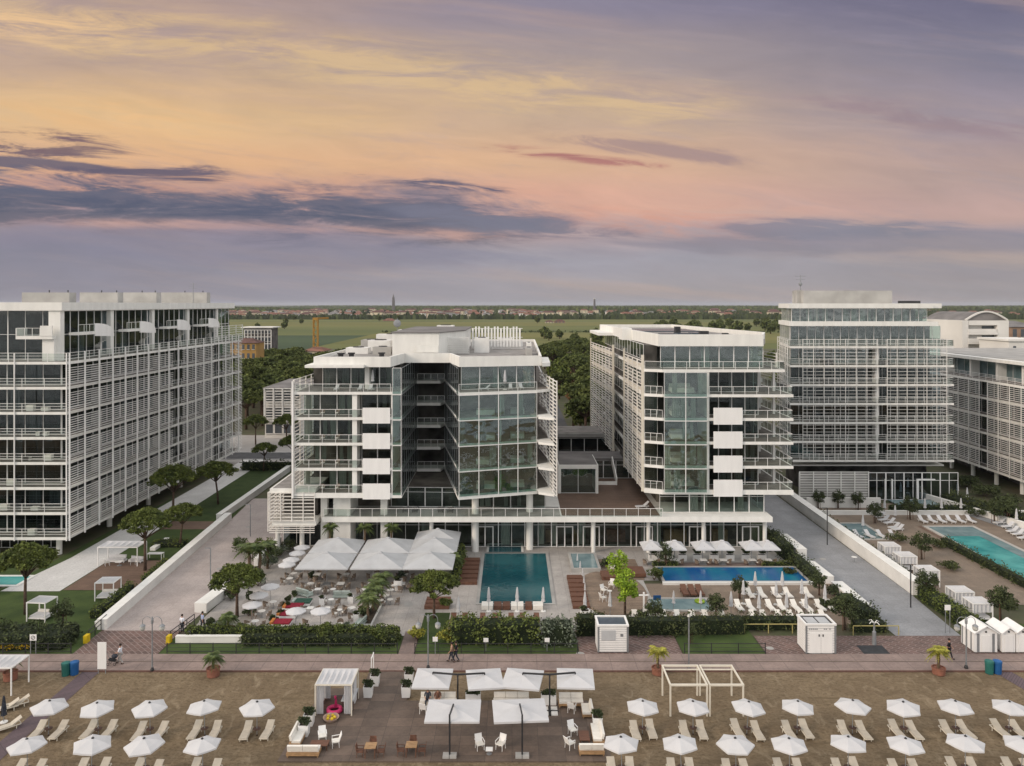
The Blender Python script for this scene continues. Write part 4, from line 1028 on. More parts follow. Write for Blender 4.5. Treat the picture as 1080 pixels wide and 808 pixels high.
part(ha, 'ground_floor', 'interior_dark', lambda b: b.prism([(XL,104.5),(-61,104.5),(-60,156),(XL,156)], 0.02, FA[0]-.33))
windows(ha, (XL,102.2), (-59.5,102.2), .02, FA[0]-.33, 6, 5, glass='glass_dark')
part(ha, 'column', 'white_render', lambda b: [b.lathe([(.35,.02),(.35,FA[0]-.33)], -58, y, 12) for y in (99.6,112,124,136,148)]+[b.lathe([(.35,.02),(.35,FA[0]-.33)], x, 99.6, 12) for x in (-66,-74,-82)])

# ================================================================== right tower
hd = thing('apartment_tower', 'greyish apartment tower behind a fine grid of rails, right of the hotel wing', 'apartment building', (60, 134, 0))
FD = [6.3+3.13*k for k in range(7)]   # up to 25.1
for i, z in enumerate(FD):
    slabp(hd, [(45.9,128.4),(73.0,128.4),(73.0,142.5),(48.9,142.5)], z-.34, z); tiles(hd, [(45.9,128.4),(73.0,128.4),(73.0,142.5),(48.9,142.5)], z)
    z1 = FD[i+1]-.34 if i < 6 else 28.4
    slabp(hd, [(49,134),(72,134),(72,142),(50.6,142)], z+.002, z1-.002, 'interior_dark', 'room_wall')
    windows(hd, (46.9,131), (72.2,131), z, z1, 9, 2, glass='glass_dark' if i < 5 else 'glass_green', fw=.06)
    windows(hd, (49.0,142), (46.8,131.1), z, z1, 4, 2, glass='glass_dark', fw=.08)
    curtains(hd, (46.2,131), (72.2,131), z, z1, .5, 26, .2, 'curtain_grey')
    railing(hd, [(48.9,142.4),(46.0,128.5),(72.9,128.5),(72.9,142.4)], z, 1.05, 1.55, glass='glass_rail', bars=2)
    if i < 6:
        part(hd, 'party_wall', 'white_paint', lambda b: b.box(60.6,61.2,129.6,130.9,z+.002,z1-.002))
        part(hd, 'balcony_planter', 'dark_metal', lambda b: [b.box(x,x+1.6,128.65,129.1,z+.003,z+.8) for x in (51.6,60.9)])
for (xa, xb) in ((47.9,60.2),(61.8,71.6)):
    for i in range(7):
        z = FD[i]-.2; zt = z+3.13 if i < 6 else z+1.6
        b = MB(); louvre(b, (xa,128.15), (xb,128.15), z, zt-.25, .56, .055, .08, 7 if xa < 50 else 6, .08); b.build('louvre_grid', 'screen_grey', hd, world=True)
b = MB(); louvre(b, (48.8,142.5), (45.8,129), 6.2, 26, .75, .06, .08, 5, .1); b.build('louvre_grid', 'screen_grey', hd, world=True)
slabp(hd, [(45.9,128.7),(70.6,128.7),(70.6,142.7),(48.9,142.7)], 28.4, 29.1, 'white_render', 'floor_slab')
part(hd, 'penthouse_core', 'interior_dark', lambda b: b.box(50,69,133,142,29.11,31.3))
windows(hd, (46.8,130.2), (69.5,130.2), 29.1, 31.35, 8, 2, glass='glass_green')
curtains(hd, (46.8,130.2), (69.5,130.2), 29.1, 31.3, .5, 18, .4)
windows(hd, (49.3,142), (46.8,130.3), 29.1, 31.35, 4, 2, glass='glass_green')
part(hd, 'roof', 'white_render', lambda b: b.prism([(45.7,128.4),(69.6,128.4),(70.4,131),(72.4,131),(72.4,143),(49.0,143)], 31.35, 32.15))
part(hd, 'roof_block', 'grey_render', lambda b: [b.box(51.0,66.5,136,141.5,32.16,34.4), b.box(50.4,51.3,137.4,139,32.16,34.5)])
part(hd, 'roof_railing', 'dark_metal', lambda b: b.box(66.6,70.4,134,134.2,32.16,32.6))
part(hd, 'antenna', 'grey_metal', lambda b: [b.tube([(51.2,138,34.4),(51.2,138,37.2)],.06,6), b.bar((50.2,138,37.0),(52.2,138,37.0),.07), b.sphere((51.2,138,35.6),.35,8,5)]+[b.bar((50.4,138,36.4),(52.0,138,36.4),.05)])
# ground floors: louvre wall left, glazed hall right
slabp(hd, [(47.5,131.4),(73,131.4),(73,142),(49.4,142)], 4.68, 4.9, 'white_render', 'floor_slab')
part(hd, 'lobby_wall', 'interior_dark', lambda b: b.box(50,72.5,136,142,.02,4.5))
part(hd, 'lobby_wall', 'interior_dark', lambda b: b.box(50,71,133.5,142,4.92,5.95))
b = MB(); louvre(b, (46.8,126.6), (58.0,126.6), .1, 4.7, .42, .1, .08, 5, .14); b.build('louvre_wall', 'screen_grey', hd, world=True)
part(hd, 'louvre_backing', 'grey_render', lambda b: b.box(46.8,58,127,127.15,.02,4.5))
windows(hd, (58.2,127.2), (73,127.2), .02, 4.5, 5, 2, glass='glass_dark', fw=.09, transom=3.2)
part(hd, 'entrance_frame', 'white_paint', lambda b: [b.box(60.8,61.0,126.7,127,.02,3.5), b.box(61.9,62.1,126.7,127,.02,3.5), b.box(66.0,66.3,126.7,127,.02,3.5), b.box(66.31,69,126.7,127,3.3,3.5)])

# ================================================================== far right louvred block
he = thing('louvred_block', 'low white apartment block with louvred flank, at the right edge beyond the turquoise pool', 'apartment building', (95, 135, 0))
FE = [3.0+3.1*k for k in range(6)]
for i, z in enumerate(FE):
    slabp(he, [(84.2,122),(115,116),(115,170),(84.2,170)], z-.32, z); tiles(he, [(84.2,122),(115,116),(115,170),(84.2,170)], z)
    if i < 5:
        z1 = FE[i+1]-.32
        slabp(he, [(88,126),(114,121),(114,169),(88,169)], z+.002, z1-.002, 'interior_dark', 'room_wall')
        windows(he, (86,168), (86,124), z, z1, 6, 4, glass='glass_dark', fw=.08)
        curtains(he, (86,168), (86,124), z, z1, .5, 14, .35)
        for (y0, y1) in ((122,137.2),(139.6,166)):
            b = MB(); louvre(b, (84,y1), (84,y0), z-.2, z+2.75, .33, .08, .1, int((y1-y0)/3.0), .10); b.build('louvre_screen', 'screen_grey', he, world=True)
for z in FE[5:]:
    railing(he, [(84.1,168),(84.1,122)], z, 1.1, 2, glass=None, bars=3)
part(he, 'penthouse_wall', 'white_render', lambda b: [b.box(88,88.4,124,168,18.51,21.8)]+[b.box(86.2,88.3,y,y+.5,18.51,21.8) for y in (124,131,138,146,154,162)])
windows(he, (87.8,168), (87.8,124), 18.5, 21.8, 6, 3, glass='glass_dark')
part(he, 'roof', 'white_render', lambda b: b.prism([(85,121),(116,116),(116,171),(85,171)], 21.8, 22.35))
part(he, 'roof_surface', 'grey_render', lambda b: b.prism([(86.5,123),(115,118),(115,170),(86.5,170)], 22.353, 22.45))
0 and part(he, 'roof_planting', 'hedge_dark_leaf', lambda b: [clump(b, (R.uniform(88,100), R.uniform(128,150), 23.2), 1.2, 60, .4, .6) for _ in range(22)])
part(he, 'ground_floor', 'interior_dark', lambda b: b.prism([(90,127),(114,123),(114,169),(90,169)], .02, 2.6))
part(he, 'column', 'white_render', lambda b: [b.lathe([(.35,.02),(.35,2.67)], 86, y, 12) for y in (124,131,138,145,152,160)])
# white block with the barrel roof
hf = thing('barrel_roof_building', 'white building under a grey barrel vault roof, beyond the louvred block at the right edge', 'building', (119, 210, 0))
def Fx(px, y): return (px-540)/F*y
Yf = 205; xa, xb, xc = Fx(1015,Yf), Fx(1052,Yf), Fx(1064,Yf)
zf = lambda py: 32-(py-HZ)/F*Yf
part(hf, 'wall', 'far_white_wall', lambda b: [b.box(xa,xa+1.6,Yf,Yf+22,0,zf(338)), b.box(xb,xc,Yf,Yf+22,0,zf(338)), b.box(xa+1.6,xb,Yf+1.5,Yf+22,0,zf(338)-.01), b.box(xa+1.7,xb-.01,Yf+.01,Yf+1.49,zf(343),zf(338)-.02), b.box(xa+1.6,xb-.02,Yf-.2,Yf+1.48,zf(353),zf(350.5)), b.box(xa+1.6,xa+9,Yf-.1,Yf+1.47,zf(350.4),zf(347)), b.box(xa+1.6,xb-.02,Yf-.2,Yf+1.48,zf(363),zf(361)), b.box(xa+1.6,xa+8,Yf-.1,Yf+1.47,zf(360.9),zf(357))])
part(hf, 'window', 'grey_window', lambda b: [b.box(xa+6,xb-.1,Yf+1.38,Yf+1.45,zf(349.9),zf(344)), b.box(xa+6,xb-.1,Yf+1.38,Yf+1.45,zf(360.5),zf(354))])
def _barrel(b):
    N = 14; vs = []; x0 = xa+1.0; x1 = xc-.2
    for k in range(N+1):
        u = k/N; x = x0+(x1-x0)*u; z = zf(338)+(zf(329)-zf(338))*math.sin(PI*u); vs += [(x,Yf+.5,z),(x,Yf+21,z)]
    n = len(vs); vs += [(x0,Yf+.5,zf(338)),(x1,Yf+.5,zf(338))]
    b.add(vs, [(2*k,2*k+2,2*k+3,2*k+1) for k in range(N)]+[tuple(2*k for k in range(N,-1,-1))])
part(hf, 'barrel_roof', 'roof_grey', _barrel)
part(hf, 'roof_rib', 'far_white_wall', lambda b: [b.bar((xa+1+(xc-xa-1.2)*k/14.,Yf+.3,zf(338)+(zf(329)-zf(338))*math.sin(PI*k/14.)+.1),(xa+1+(xc-xa-1.2)*(k+1)/14.,Yf+.3,zf(338)+(zf(329)-zf(338))*math.sin(PI*(k+1)/14.)+.1),.5,.4) for k in range(14)])

def blockhouse(name, label, px0, px1, pyt, Y, d, wall, roof, cat='building', floors=3, base=0, wm='grey_window', gable=False, cols=5, over=.4, open_=.5):
    x0, x1 = Fx(px0,Y), Fx(px1,Y); zt = 32-(pyt-HZ)/F*Y
    t = thing(name, label, cat, ((x0+x1)/2, Y+d/2, base))
    part(t, 'wall', wall, lambda b: b.box(x0,x1,Y,Y+d,base,zt))
    fh = (zt-base)/floors; cw = (x1-x0)/cols
    for i in range(floors):
        for k in range(cols):
            w = part(t, 'window', wm, lambda b: b.box(x0+cw*(k+.5-open_/2),x0+cw*(k+.5+open_/2),Y-.06,Y+.05,base+fh*(i+.3),base+fh*(i+.85)))
            part(w, 'sill', 'far_white_wall', lambda b: b.box(x0+cw*(k+.5-open_/2)-.1,x0+cw*(k+.5+open_/2)+.1,Y-.25,Y-.065,base+fh*(i+.26),base+fh*(i+.3)))
    if gable:
        hgt = (x1-x0)*.18; m = (x0+x1)/2
        def g(b):
            y0, y1 = Y-over, Y+d+over; a, c = x0-over, x1+over
            b.add([(a,y0,zt),(c,y0,zt),(c,y1,zt),(a,y1,zt),(m-(x1-x0)*.2,(y0+y1)/2,zt+hgt),(m+(x1-x0)*.2,(y0+y1)/2,zt+hgt)], [(0,3,2,1),(0,1,5,4),(2,3,4,5),(1,2,5),(3,0,4)])
        part(t, 'roof', roof, g)
    else:
        part(t, 'roof', roof, lambda b: b.box(x0-over,x1+over,Y-over,Y+d+over,zt+.003,zt+.5))
    return t
gb = blockhouse('louvred_house', 'small white louvred house between the long apartment slab and the atrium hotel', 279.5, 317, 411, 186, 22, 'far_white_wall', 'roof_grey', floors=3, cols=4, open_=.75)
b = MB(); x0, x1 = Fx(279,185.4), Fx(317,185.4); louvre(b, (x0,185.4), (x1,185.4), 4.2, 11.9, .62, .20, .2, 4, .3); b.build('louvre_screen', 'screen_grey', gb, world=True)
blockhouse('ochre_house', 'ochre yellow house with brown hipped roof, left behind the pine wood', 243, 270, 362, 300, 10, 'ochre_wall', 'roof_brown', 'house', 5, gable=True, cols=5)
bs = blockhouse('scaffolded_building', 'grey building in white scaffolding behind the ochre house', 257, 286, 346, 350, 10, 'dark_facade', 'far_white_wall', floors=6, cols=7, open_=.8, over=1)
b = MB(); louvre(b, (Fx(258,348),348), (Fx(286,348),348), 2, 20.5, 3.1, .25, .4, 8, .3); b.build('scaffolding', 'far_white_wall', bs, world=True)
blockhouse('red_roofed_house', 'low house with a pale red tiled roof at the foot of the yellow crane', 320, 341, 370.5, 330, 14, 'cream_wall', 'roof_tile', 'house', 3, gable=True, cols=4)
blockhouse('grey_apartment_block', 'small pale apartment block between the grid tower and barrel roofed building', 984, 1006, 340, 235, 20, 'cream_wall', 'roof_grey', floors=7, cols=2, open_=.8)
blockhouse('pink_apartment_block', 'pinkish apartment block just left of the barrel roofed building', 1004, 1014, 337, 240, 20, 'pink_wall', 'roof_brown', floors=7, cols=2)
blockhouse('brick_house', 'brown brick house with grey hipped roof at the right edge beyond the barrel roofed building', 1066, 1100, 345, 230, 18, 'brick_wall', 'roof_grey', 'house', 6, gable=True, cols=4)
blockhouse('white_annex', 'plain white annexe under the brown brick house at the right edge', 1064, 1100, 360, 190, 12, 'far_white_wall', 'far_white_wall', floors=3, cols=3, open_=.25)
# crane
cr = thing('tower_crane', 'thin yellow crane mast standing over the pine wood', 'crane', (Fx(333,340), 340, 0))
def _crane(b):
    x, h = 0, 25
    for sx in (-.9,.9):
        for sy in (-.9,.9): b.bar((sx,sy,0),(sx,sy,h),.32)
    for k in range(14):
        z = k*1.8; s = 1 if k % 2 else -1; b.bar((-.9*s,-.9,z),(.9*s,-.9,z+1.8),.2); b.bar((-.9,-.9*s,z),(-.9,.9*s,z+1.8),.2)
bm_ = MB(); _crane(bm_); bm_.build('mast', 'orange_paint', cr)
bm_ = MB(); bm_.cbox(0,0,25,2.2,2.2,1.2); bm_.bar((0,1,25.8),(2,14,25.8),.8); bm_.build('slewing_head', 'orange_paint', cr)
# church tower and mast on the horizon
ct = thing('church_tower', 'tall church bell tower with pointed spire on the horizon above the town', 'church tower', (Fx(415,3400), 3400, 0))
b = MB(); b.cbox(0,0,0,11,11,50); b.build('shaft', 'tower_brick', ct)
b = MB(); b.cbox(0,0,50.1,9.5,9.5,12); b.build('belfry', 'tower_brick', ct)
b = MB(); b.lathe([(4.5,62.2),(3.5,66),(.3,78)], n=8); b.build('spire', 'roof_grey', ct)
cm = thing('chimney_stack', 'thin distant chimney on the horizon, left of the right hotel wing', 'chimney', (Fx(627,3000), 3000, 0))
b = MB(); b.lathe([(5,0),(3.4,52)], n=10); b.build('shaft', 'tower_brick', cm)
b = MB(); b.lathe([(4,52.1),(4,55)], n=10); b.build('rim', 'far_white_wall', cm)
# farmhouses in the fields
blockhouse('farmhouse', 'red roofed farmhouse alone in the green fields under the church tower', 403, 417, 338.5, 1500, 18, 'brick_wall', 'roof_tile', 'house', 2, gable=True, cols=5)
blockhouse('farm_ruin', 'brown farm buildings in the middle of the fields, right of centre', 575, 584, 339.5, 1320, 14, 'cream_wall', 'roof_brown', 'house', 2, gable=True, cols=3)
blockhouse('farm_barn', 'long brown barn beside the pale farm building in the fields', 585, 596, 339, 1330, 14, 'brick_wall', 'roof_brown', 'barn', 2, gable=True, cols=3)
blockhouse('farm_shed', 'dark roofed shed at the field edge above the crane', 316, 333, 336.5, 1680, 16, 'brick_wall', 'roof_brown', 'shed', 2, gable=True, cols=3)
# ================================================================== ground, paths, water
sheet('ground', rect(-16000, 16000, -3000, 30000), -.30, 'farmland_m')
sheet('sea', rect(-3000, 3000, -2900, 20), -.02, 'sea_m')
sheet('site_ground', rect(-420, 420, 66, 560), -.03, 'earth_m')
sheet('sand', rect(-200, 200, 15, 67.8), .0, 'sand_m')
sheet('field', rect(-2500, 2500, 560, 1655), -.10, 'field_green_m')
sheet('field', rect(-2500, 2500, 1165, 1420), .02, 'field_yellow_m')
sheet('field', rect(-900, -148, 500, 800), .02, 'field_dark_m')
sheet('field', rect(-148, 900, 640, 880), .02, 'field_yellow_m')
hd_ = []
b = MB(); b.box(-200,200,67.8,70.95,-.2,.10); tag(b.build('promenade', 'promenade_m'), kind='structure')
b = MB(); b.box(-200,200,67.62,67.8,-.2,.08); tag(b.build('promenade_kerb', 'terracotta_dark'), kind='structure')
sheet('drain_strip', rect(-200,200,69.35,69.5), .104, 'deck_tile_m')
sheet('brick_paving', rect(-40.2, -32.4, 70.95, 76.2), .03, 'brick_m')
sheet('brick_paving', rect(6.2, 15.6, 70.95, 76.5), .03, 'brick_m')
sheet('brick_paving', rect(23.3, 62, 70.95, 75.0), .03, 'brick_m')
sheet('garden_path', rect(-10.4, -9.0, 70.95, 76.0), .03, 'grey_plank_m')
sheet('walkway', [(-40.0,76.2),(-32.4,76.2),(-31.0,97),(-30.8,128),(-42.6,128),(-41.6,114)], .03, 'walk_pink_m')
sheet('walkway', [(37.0,75.0),(43.3,75.0),(44.0,86),(44.4,150),(36.6,150),(36.6,92)], .03, 'walk_grey_m')
sheet('terrace', [(-31.6,75.0),(-7.0,75.0),(-7.0,74.6),(7.2,74.6),(7.2,90),(17,90),(17,103.6),(-30.5,103.6)], .02, 'paving_m')
sheet('terrace', rect(7.2, 15.2, 79.4, 90.0), .022, 'cream_paving_m')
sheet('sun_terrace', rect(15.2, 36.9, 77.6, 89.0), .02, 'terrace_brown_m')
sheet('restaurant_floor', rect(17.0, 36.4, 94.4, 103.6), .02, 'grey_render')
# beach deck
b = MB(); b.prism([(-16.4,54.3),(7.0,54.3),(6.9,60.5),(6.0,62.6),(-8.5,62.6),(-8.5,67.54),(-12.4,67.54),(-12.4,64.6),(-15.6,64.6),(-16.2,58)], -.1, .10)
tag(b.build('beach_deck', 'deck_tile_m'), kind='structure')
def strip(name, pts, w, z, m):
    b = MB(); vs = []
    for i, p in enumerate(pts):
        d = (V2(pts[min(i+1, len(pts)-1)])-V2(pts[max(0, i-1)])).normalized(); n = Vector((-d.y, d.x))*w/2
        vs += [(p[0]-n.x, p[1]-n.y, z), (p[0]+n.x, p[1]+n.y, z)]
    b.add(vs, [(2*i, 2*i+1, 2*i+3, 2*i+2) for i in range(len(pts)-1)]); return tag(b.build(name, m), kind='structure')
strip('boardwalk', [P(97,708), P(75,727), P(40,757), P(0,792), P(-40,828)], 1.5, .02, 'boardwalk_m')
strip('boardwalk', [P(1056,708), P(1080,722), P(1130,750)], 1.5, .02, 'boardwalk_m')
# garden of the left apartment block
sheet('lawn', [(-82,71.0),(-40.2,71.0),(-40.2,76),(-41.8,114),(-43,128),(-56,128),(-58,71)], .02, 'lawn_m')
sheet('lawn', [(-50.5,114.5),(-44.6,114.5),(-41.8,150),(-50.5,150)], .03, 'lawn_dark_m')
sheet('lawn', rect(-120,-57.9,71.0,96), .024, 'lawn_m')
sheet('stone_path', [(-57,86.6),(-50.4,86.6),(-50.2,106),(-50.4,160),(-55.2,160),(-55.6,98)], .045, 'walk_white_m')
sheet('wood_deck', rect(-50.2,-41.2,86.9,97.0), .06, 'plank_m')
sheet('wood_deck', rect(-49.9,-43.4,110.4,114.4), .06, 'plank_m')
sheet('garden_pool', rect(-64,-56.4,88.4,91.2), .08, 'pool_turq')
b = MB(); b.ring(rect(-64.4,-56.0,88.0,91.6), .4, .0, .12); tag(b.build('pool_coping', 'stone_white'), kind='structure')
sheet('road', rect(-140,30,160,168), .02, 'asphalt_m')
sheet('plaza', rect(-62,-36,150.1,160), .02, 'plaza_m'); sheet('plaza', rect(-110,-36,168.1,190), .02, 'plaza_m')
sheet('road', rect(6.0,14.6,153.5,420), .02, 'asphalt_m')
for y in (160.15, 167.7): b = MB(); b.box(-140,5.9,y,y+.15,0,.12); tag(b.build('kerb', 'stone_white'), kind='structure')
# lawns by the promenade
sheet('lawn', rect(-32.3,-10.5,70.95,74.9), .024, 'lawn_m'); sheet('lawn', rect(-8.9,6.1,70.95,75.2), .024, 'lawn_m')
sheet('lawn', rect(-9.0,-6.4,75.2,80.6), .03, 'lawn_dark_m')
sheet('lawn', rect(15.7,23.2,70.95,77.5), .02, 'lawn_m')
sheet('lawn', [(44.2,75.2),(56,75.2),(49,79),(46.2,86),(44.2,86)], .02, 'lawn_m')
sheet('garden_soil', [(44.9,84),(75,80),(75,125),(44.9,125)], .01, 'terrace_brown_m')
sheet('garden_soil', rect(73,84,95,170), .02, 'earth_m')
sheet('stone_path', [(67.2,127),(70.2,127),(76.6,95),(73.4,95)], .04, 'walk_grey_m')
# pools
def pool(name, x0, x1, y0, y1, m, zc=.06, cw=.45, cm='stone_white'):
    b = MB(); b.ring(rect(x0-cw,x1+cw,y0-cw,y1+cw), cw, .0, zc+.03); tag(b.build('pool_coping', cm), kind='structure')
    sheet(name, rect(x0,x1,y0,y1), zc-.02, m)
pool('pool_water', -3.5, 4.3, 83.0, 99.7, 'pool_teal', .08, .35, 'grey_render')
pool('pool_water', -3.0, 1.2, 100.1, 103.4, 'pool_teal', .08, .3, 'stone_white')
pool('pool_water', 7.4, 10.3, 92.9, 98.3, 'pool_pale', .5, .3, 'grey_render')
pool('pool_water', 14.8, 20.9, 81.2, 84.2, 'pool_pale', .1, .35, 'grey_render')
pool('pool_water', 17.6, 34.0, 89.3, 94.0, 'pool_blue', .22, .30, 'grey_render')
pool('pool_water', 59.6, 66.0, 80.0, 111.5, 'pool_turq', .1, .5, 'cream_paving_m')
sheet('pool_ledge', rect(59.6,66.0,107.0,111.5), .10, 'pool_pale'); sheet('pool_ledge', rect(64.3,66.0,80,107.0), .10, 'pool_pale')
pool('pool_water', 47.6, 51.0, 105.8, 113.2, 'pool_pale', .1, .4, 'cream_paving_m')
b = MB(); b.box(17.2,34.4,88.55,88.95,.0,.30); tag(b.build('pool_wall', 'stone_white'), 'long low white wall along the near side of the blue lit pool', 'wall')
sheet('pool_surround', rect(17.1,34.6,94.5,96.2), .06, 'grey_plank_m')
sheet('poolside_deck', rect(58.4,59.0,80,112), .05, 'plank_m')

# ================================================================== walls
def wall(name, label, p, q, w, h, m='stone_white', cap=True, z0=0, cat='wall', group=None):
    t = thing(name, label, cat, ((p[0]+q[0])/2, (p[1]+q[1])/2, 0), 0, group)
    part(t, 'wall_body', m, lambda b: b.bar((*p, z0+h/2), (*q, z0+h/2), w, h))
    if cap: part(t, 'coping', 'white_render', lambda b: b.bar((*p, z0+h+.03), (*q, z0+h+.03), w+.08, .055))
    return t
wall('boundary_wall', 'long white wall left of the pinkish walkway, stretch nearest the promenade', (-40.3,76.4), (-42.1,115.5), .9, 1.0)
wall('boundary_wall', 'white wall stretch beside the dark lawn, farther up the pinkish walkway', (-43.2,114.6), (-42.8,150), .8, 1.0)
wall('boundary_wall', 'thick white wall on the right side of the grey walkway', (44.6,85.5), (45.2,135), 1.1, 1.5)
wall('walkway_parapet', 'short thick white parapet where two people lean, right of the pinkish walkway', (-32.3,80.6), (-31.6,87.0), 1.3, .95)
wall('walkway_parapet', 'white ramp wall beside the foot of the pinkish walkway behind the palm', (-31.8,73.6), (-25.6,73.6), .35, .6)
wall('walkway_parapet', 'low white parapet along the far right edge of the pinkish walkway beside the louvred block', (-31.3,95), (-31.1,104), .5, .9)
wall('walkway_parapet', 'white parapet on the left of the grey walkway near the sun loungers', (36.5,80.2), (36.4,87.2), 1.2, .9)
wall('walkway_parapet', 'white parapet on the left of the grey walkway beside the blue pool end', (36.3,89.0), (36.1,94.4), 1.1, .8)
wall('walkway_parapet', 'white parapet on the left of the grey walkway next to the restaurant parasols', (36.2,97), (36.0,103.5), 1.2, 1.4)
wall('garden_wall', 'long thin white wall behind the poolside loungers of the right garden', (45.6,118.2), (78,118.2), .3, .6)
wall('garden_wall', 'white garden wall before the louvred wall of the grid tower', (46.4,122.4), (58,122.4), .3, 1.5)
wall('garden_wall', 'slanting white garden wall right of the tower garden', (67.5,128.5), (79,92), .4, .9)
for k, (px, py) in enumerate(((169,576),(201,580))):
    x, y = P(px, py); o = MB().box(-.35,.35,-2.2,2.2,.0,.45); w_ = thing('stone_bench', ['white block bench on the lawn, nearer the apartment slab','white block bench on the lawn, nearer the white boundary wall'][k], 'bench', (x,y,0.03), 0); MB().box(-.35,.35,-2.2,2.2,.06,.45).build('seat','stone_white',w_); MB().box(-.28,.28,-2.1,2.1,0,.06).build('plinth','grey_render',w_)
wall('planter_wall', 'low white planter wall on the wood deck, beside the pine', (-40.9+.2,88.4), (-41.6,95.2), .3, .5)
wall('planter_wall', 'low white planter wall slanting through the front garden hedge', (-41.2,77.0), (-41.6,86.0), .25, .5)

# fences along the promenade
def fence(label, x0, x1, y=71.15, h=.95):
    t = thing('garden_fence', label, 'fence', ((x0+x1)/2, y, 0)); n = max(1, int((x1-x0)/2.0))
    part(t, 'rail', 'dark_metal', lambda b: [b.bar((x0,y,z),(x1,y,z),.04,.05) for z in (.25,h)]+[b.bar((x0,y,.6),(x1,y,.6),.02,.02)])
    for k in range(n+1):
        x = x0+(x1-x0)*k/n; part(t, 'fence_post', 'dark_metal', lambda b: b.box(x-.035,x+.035,y+.03,y+.10,0,h+.05))
fence('dark metal fence before the big left garden hedge', -80, -40.4)
fence('dark metal fence before the terrace hedge, between walkway and garden path', -31.6, -10.5)
fence('dark metal fence before the pool hedge, where the couple walks', -8.9, 6.0)
fence('dark metal fence before the small lawn between the kiosks', 15.8, 23.2)
def yfence(label, p, q, h=.9):
    t = thing('yellow_railing', label, 'railing', (p[0], p[1], 0)); L = math.dist(p, q); n = max(1, int(L/2.2))
    part(t, 'rail', 'yellow_leaf' if False else 'yellow_rail', lambda b: b.bar((*p,h),(*q,h),.07,.07))
    for k in range(n+1):
        a = along(p, q, k/n); part(t, 'railing_post', 'yellow_rail', lambda b: b.box(a[0]-.035,a[0]+.035,a[1]-.035,a[1]+.035,0,h-.04))
mat('yellow_rail', (.42, .36, .14), .6, .1, 2)
yfence('yellowish tube railing left of the right kiosk', (22.6,75.6), (29.6,75.6))
yfence('yellowish tube railing between the right kiosk and the grey walkway', (33.0,75.2), (37.4,75.2))
yfence('short yellowish railing beside the striped beach cabin', (45.3,75.4), (48.6,74.6))

# hedges
strip_hedge((-80,73.3), (-49.5,73.3), 4.0, 1.7, 'broad dark hedge in the left garden behind the promenade fence', leaf='hedge_dark_leaf', dens=36, ls=.2, rough=.22)
strip_hedge((-49.3,73.4), (-41.6,73.4), 3.2, 1.3, 'dark shrub bed beside the left boundary wall, with yellow flowers before it', leaf='dark_leaf', dens=50, ls=.18, rough=.2)
strip_hedge((-80,80.5), (-57.5,86.2), 3.0, 1.2, 'clipped green hedge at the left edge beyond the daybeds', leaf='hedge_leaf', dens=36, ls=.18)
strip_hedge((-42.6,79.0), (-42.6,87.0), .9, .8, 'narrow hedge beside the slanting planter wall in the left garden', dens=60, rough=.18)
strip_hedge((-41.9,88.6), (-42.4,95.0), .7, .9, 'short hedge on the wood deck beside the pine', dens=60, rough=.15)
strip_hedge((-47.5,103.2), (-43.4,103.2), 2.2, .6, 'low shrub patch on the lawn between the two white bench blocks', dens=50, rough=.15)
strip_hedge((-31.0,74.4), (-10.7,74.4), .9, 1.15, 'trimmed bright top hedge along the parasol terrace edge', dens=90, ls=.14)
strip_hedge((-25.2,73.2), (-10.8,73.2), 1.2, .95, 'darker flowering hedge in front of the trimmed terrace hedge', leaf='hedge_dark_leaf', dens=60, rough=.2)
strip_hedge((-5.8,73.8), (2.6,73.8), 1.9, 2.0, 'tall bushy green hedge between pool loungers and promenade', leaf='hedge_leaf', dens=60, ls=.18, rough=.3)
strip_hedge((2.8,73.5), (5.7,73.5), 1.8, 2.0, 'grey green hedge at the right end of the pool hedge', leaf='grey_leaf', dens=60, ls=.16, rough=.25)
strip_hedge((6.2,75.4), (9.0,75.4), 1.3, 1.9, 'dark hedge left of the small white kiosk', leaf='hedge_dark_leaf', dens=60, rough=.2)
strip_hedge((11.2,75.6), (22.6,75.9), 1.4, 1.5, 'dark hedge between the kiosk and the first row of loungers', leaf='hedge_dark_leaf', dens=55, rough=.3)
strip_hedge((22.8,76.9), (30.0,76.9), 1.3, 1.1, 'dark low hedge behind the yellowish railing left of the right kiosk', leaf='hedge_dark_leaf', dens=55, rough=.25)
strip_hedge((33.4,76.3), (36.6,76.3), 1.2, 1.0, 'dark low hedge behind the yellowish railing right of the right kiosk', leaf='hedge_dark_leaf', dens=55, rough=.25)
strip_hedge((35.9,77.2), (34.9,82.5), 1.5, 1.5, 'dark grassy shrubs beside the grey walkway parapet', leaf='dark_leaf', dens=55, rough=.35)
strip_hedge((35.0,89.6), (34.9,96.5), 1.0, 1.3, 'grey green shrubs between the blue pool end and the walkway', leaf='dark_leaf', dens=55, rough=.3)
strip_hedge((34.6,97.0), (34.4,103.6), 1.3, 2.0, 'tall dark shrubs right of the restaurant parasols', leaf='dark_leaf', dens=50, rough=.35)
strip_hedge((17.2,94.9), (20.2,94.9), .7, .6, 'small clipped hedge at the left far corner of the blue pool', dens=60)
strip_hedge((30.6,94.9), (34.3,94.9), .7, .6, 'small clipped hedge at the right far corner of the blue pool', dens=60)
strip_hedge((45.2,75.8), (44.9,85.0), 1.5, 1.3, 'dark green hedge running along the right edge of the grey walkway foot', leaf='hedge_leaf', dens=60, rough=.15)
strip_hedge((45.9,86), (46.3,117), .8, .8, 'long thin hedge behind the thick white walkway wall', leaf='hedge_dark_leaf', dens=45, rough=.25)
strip_hedge((58.2,84), (57.7,104), 1.0, .9, 'dark hedge strip on the left of the turquoise pool', leaf='hedge_dark_leaf', dens=45, rough=.25)
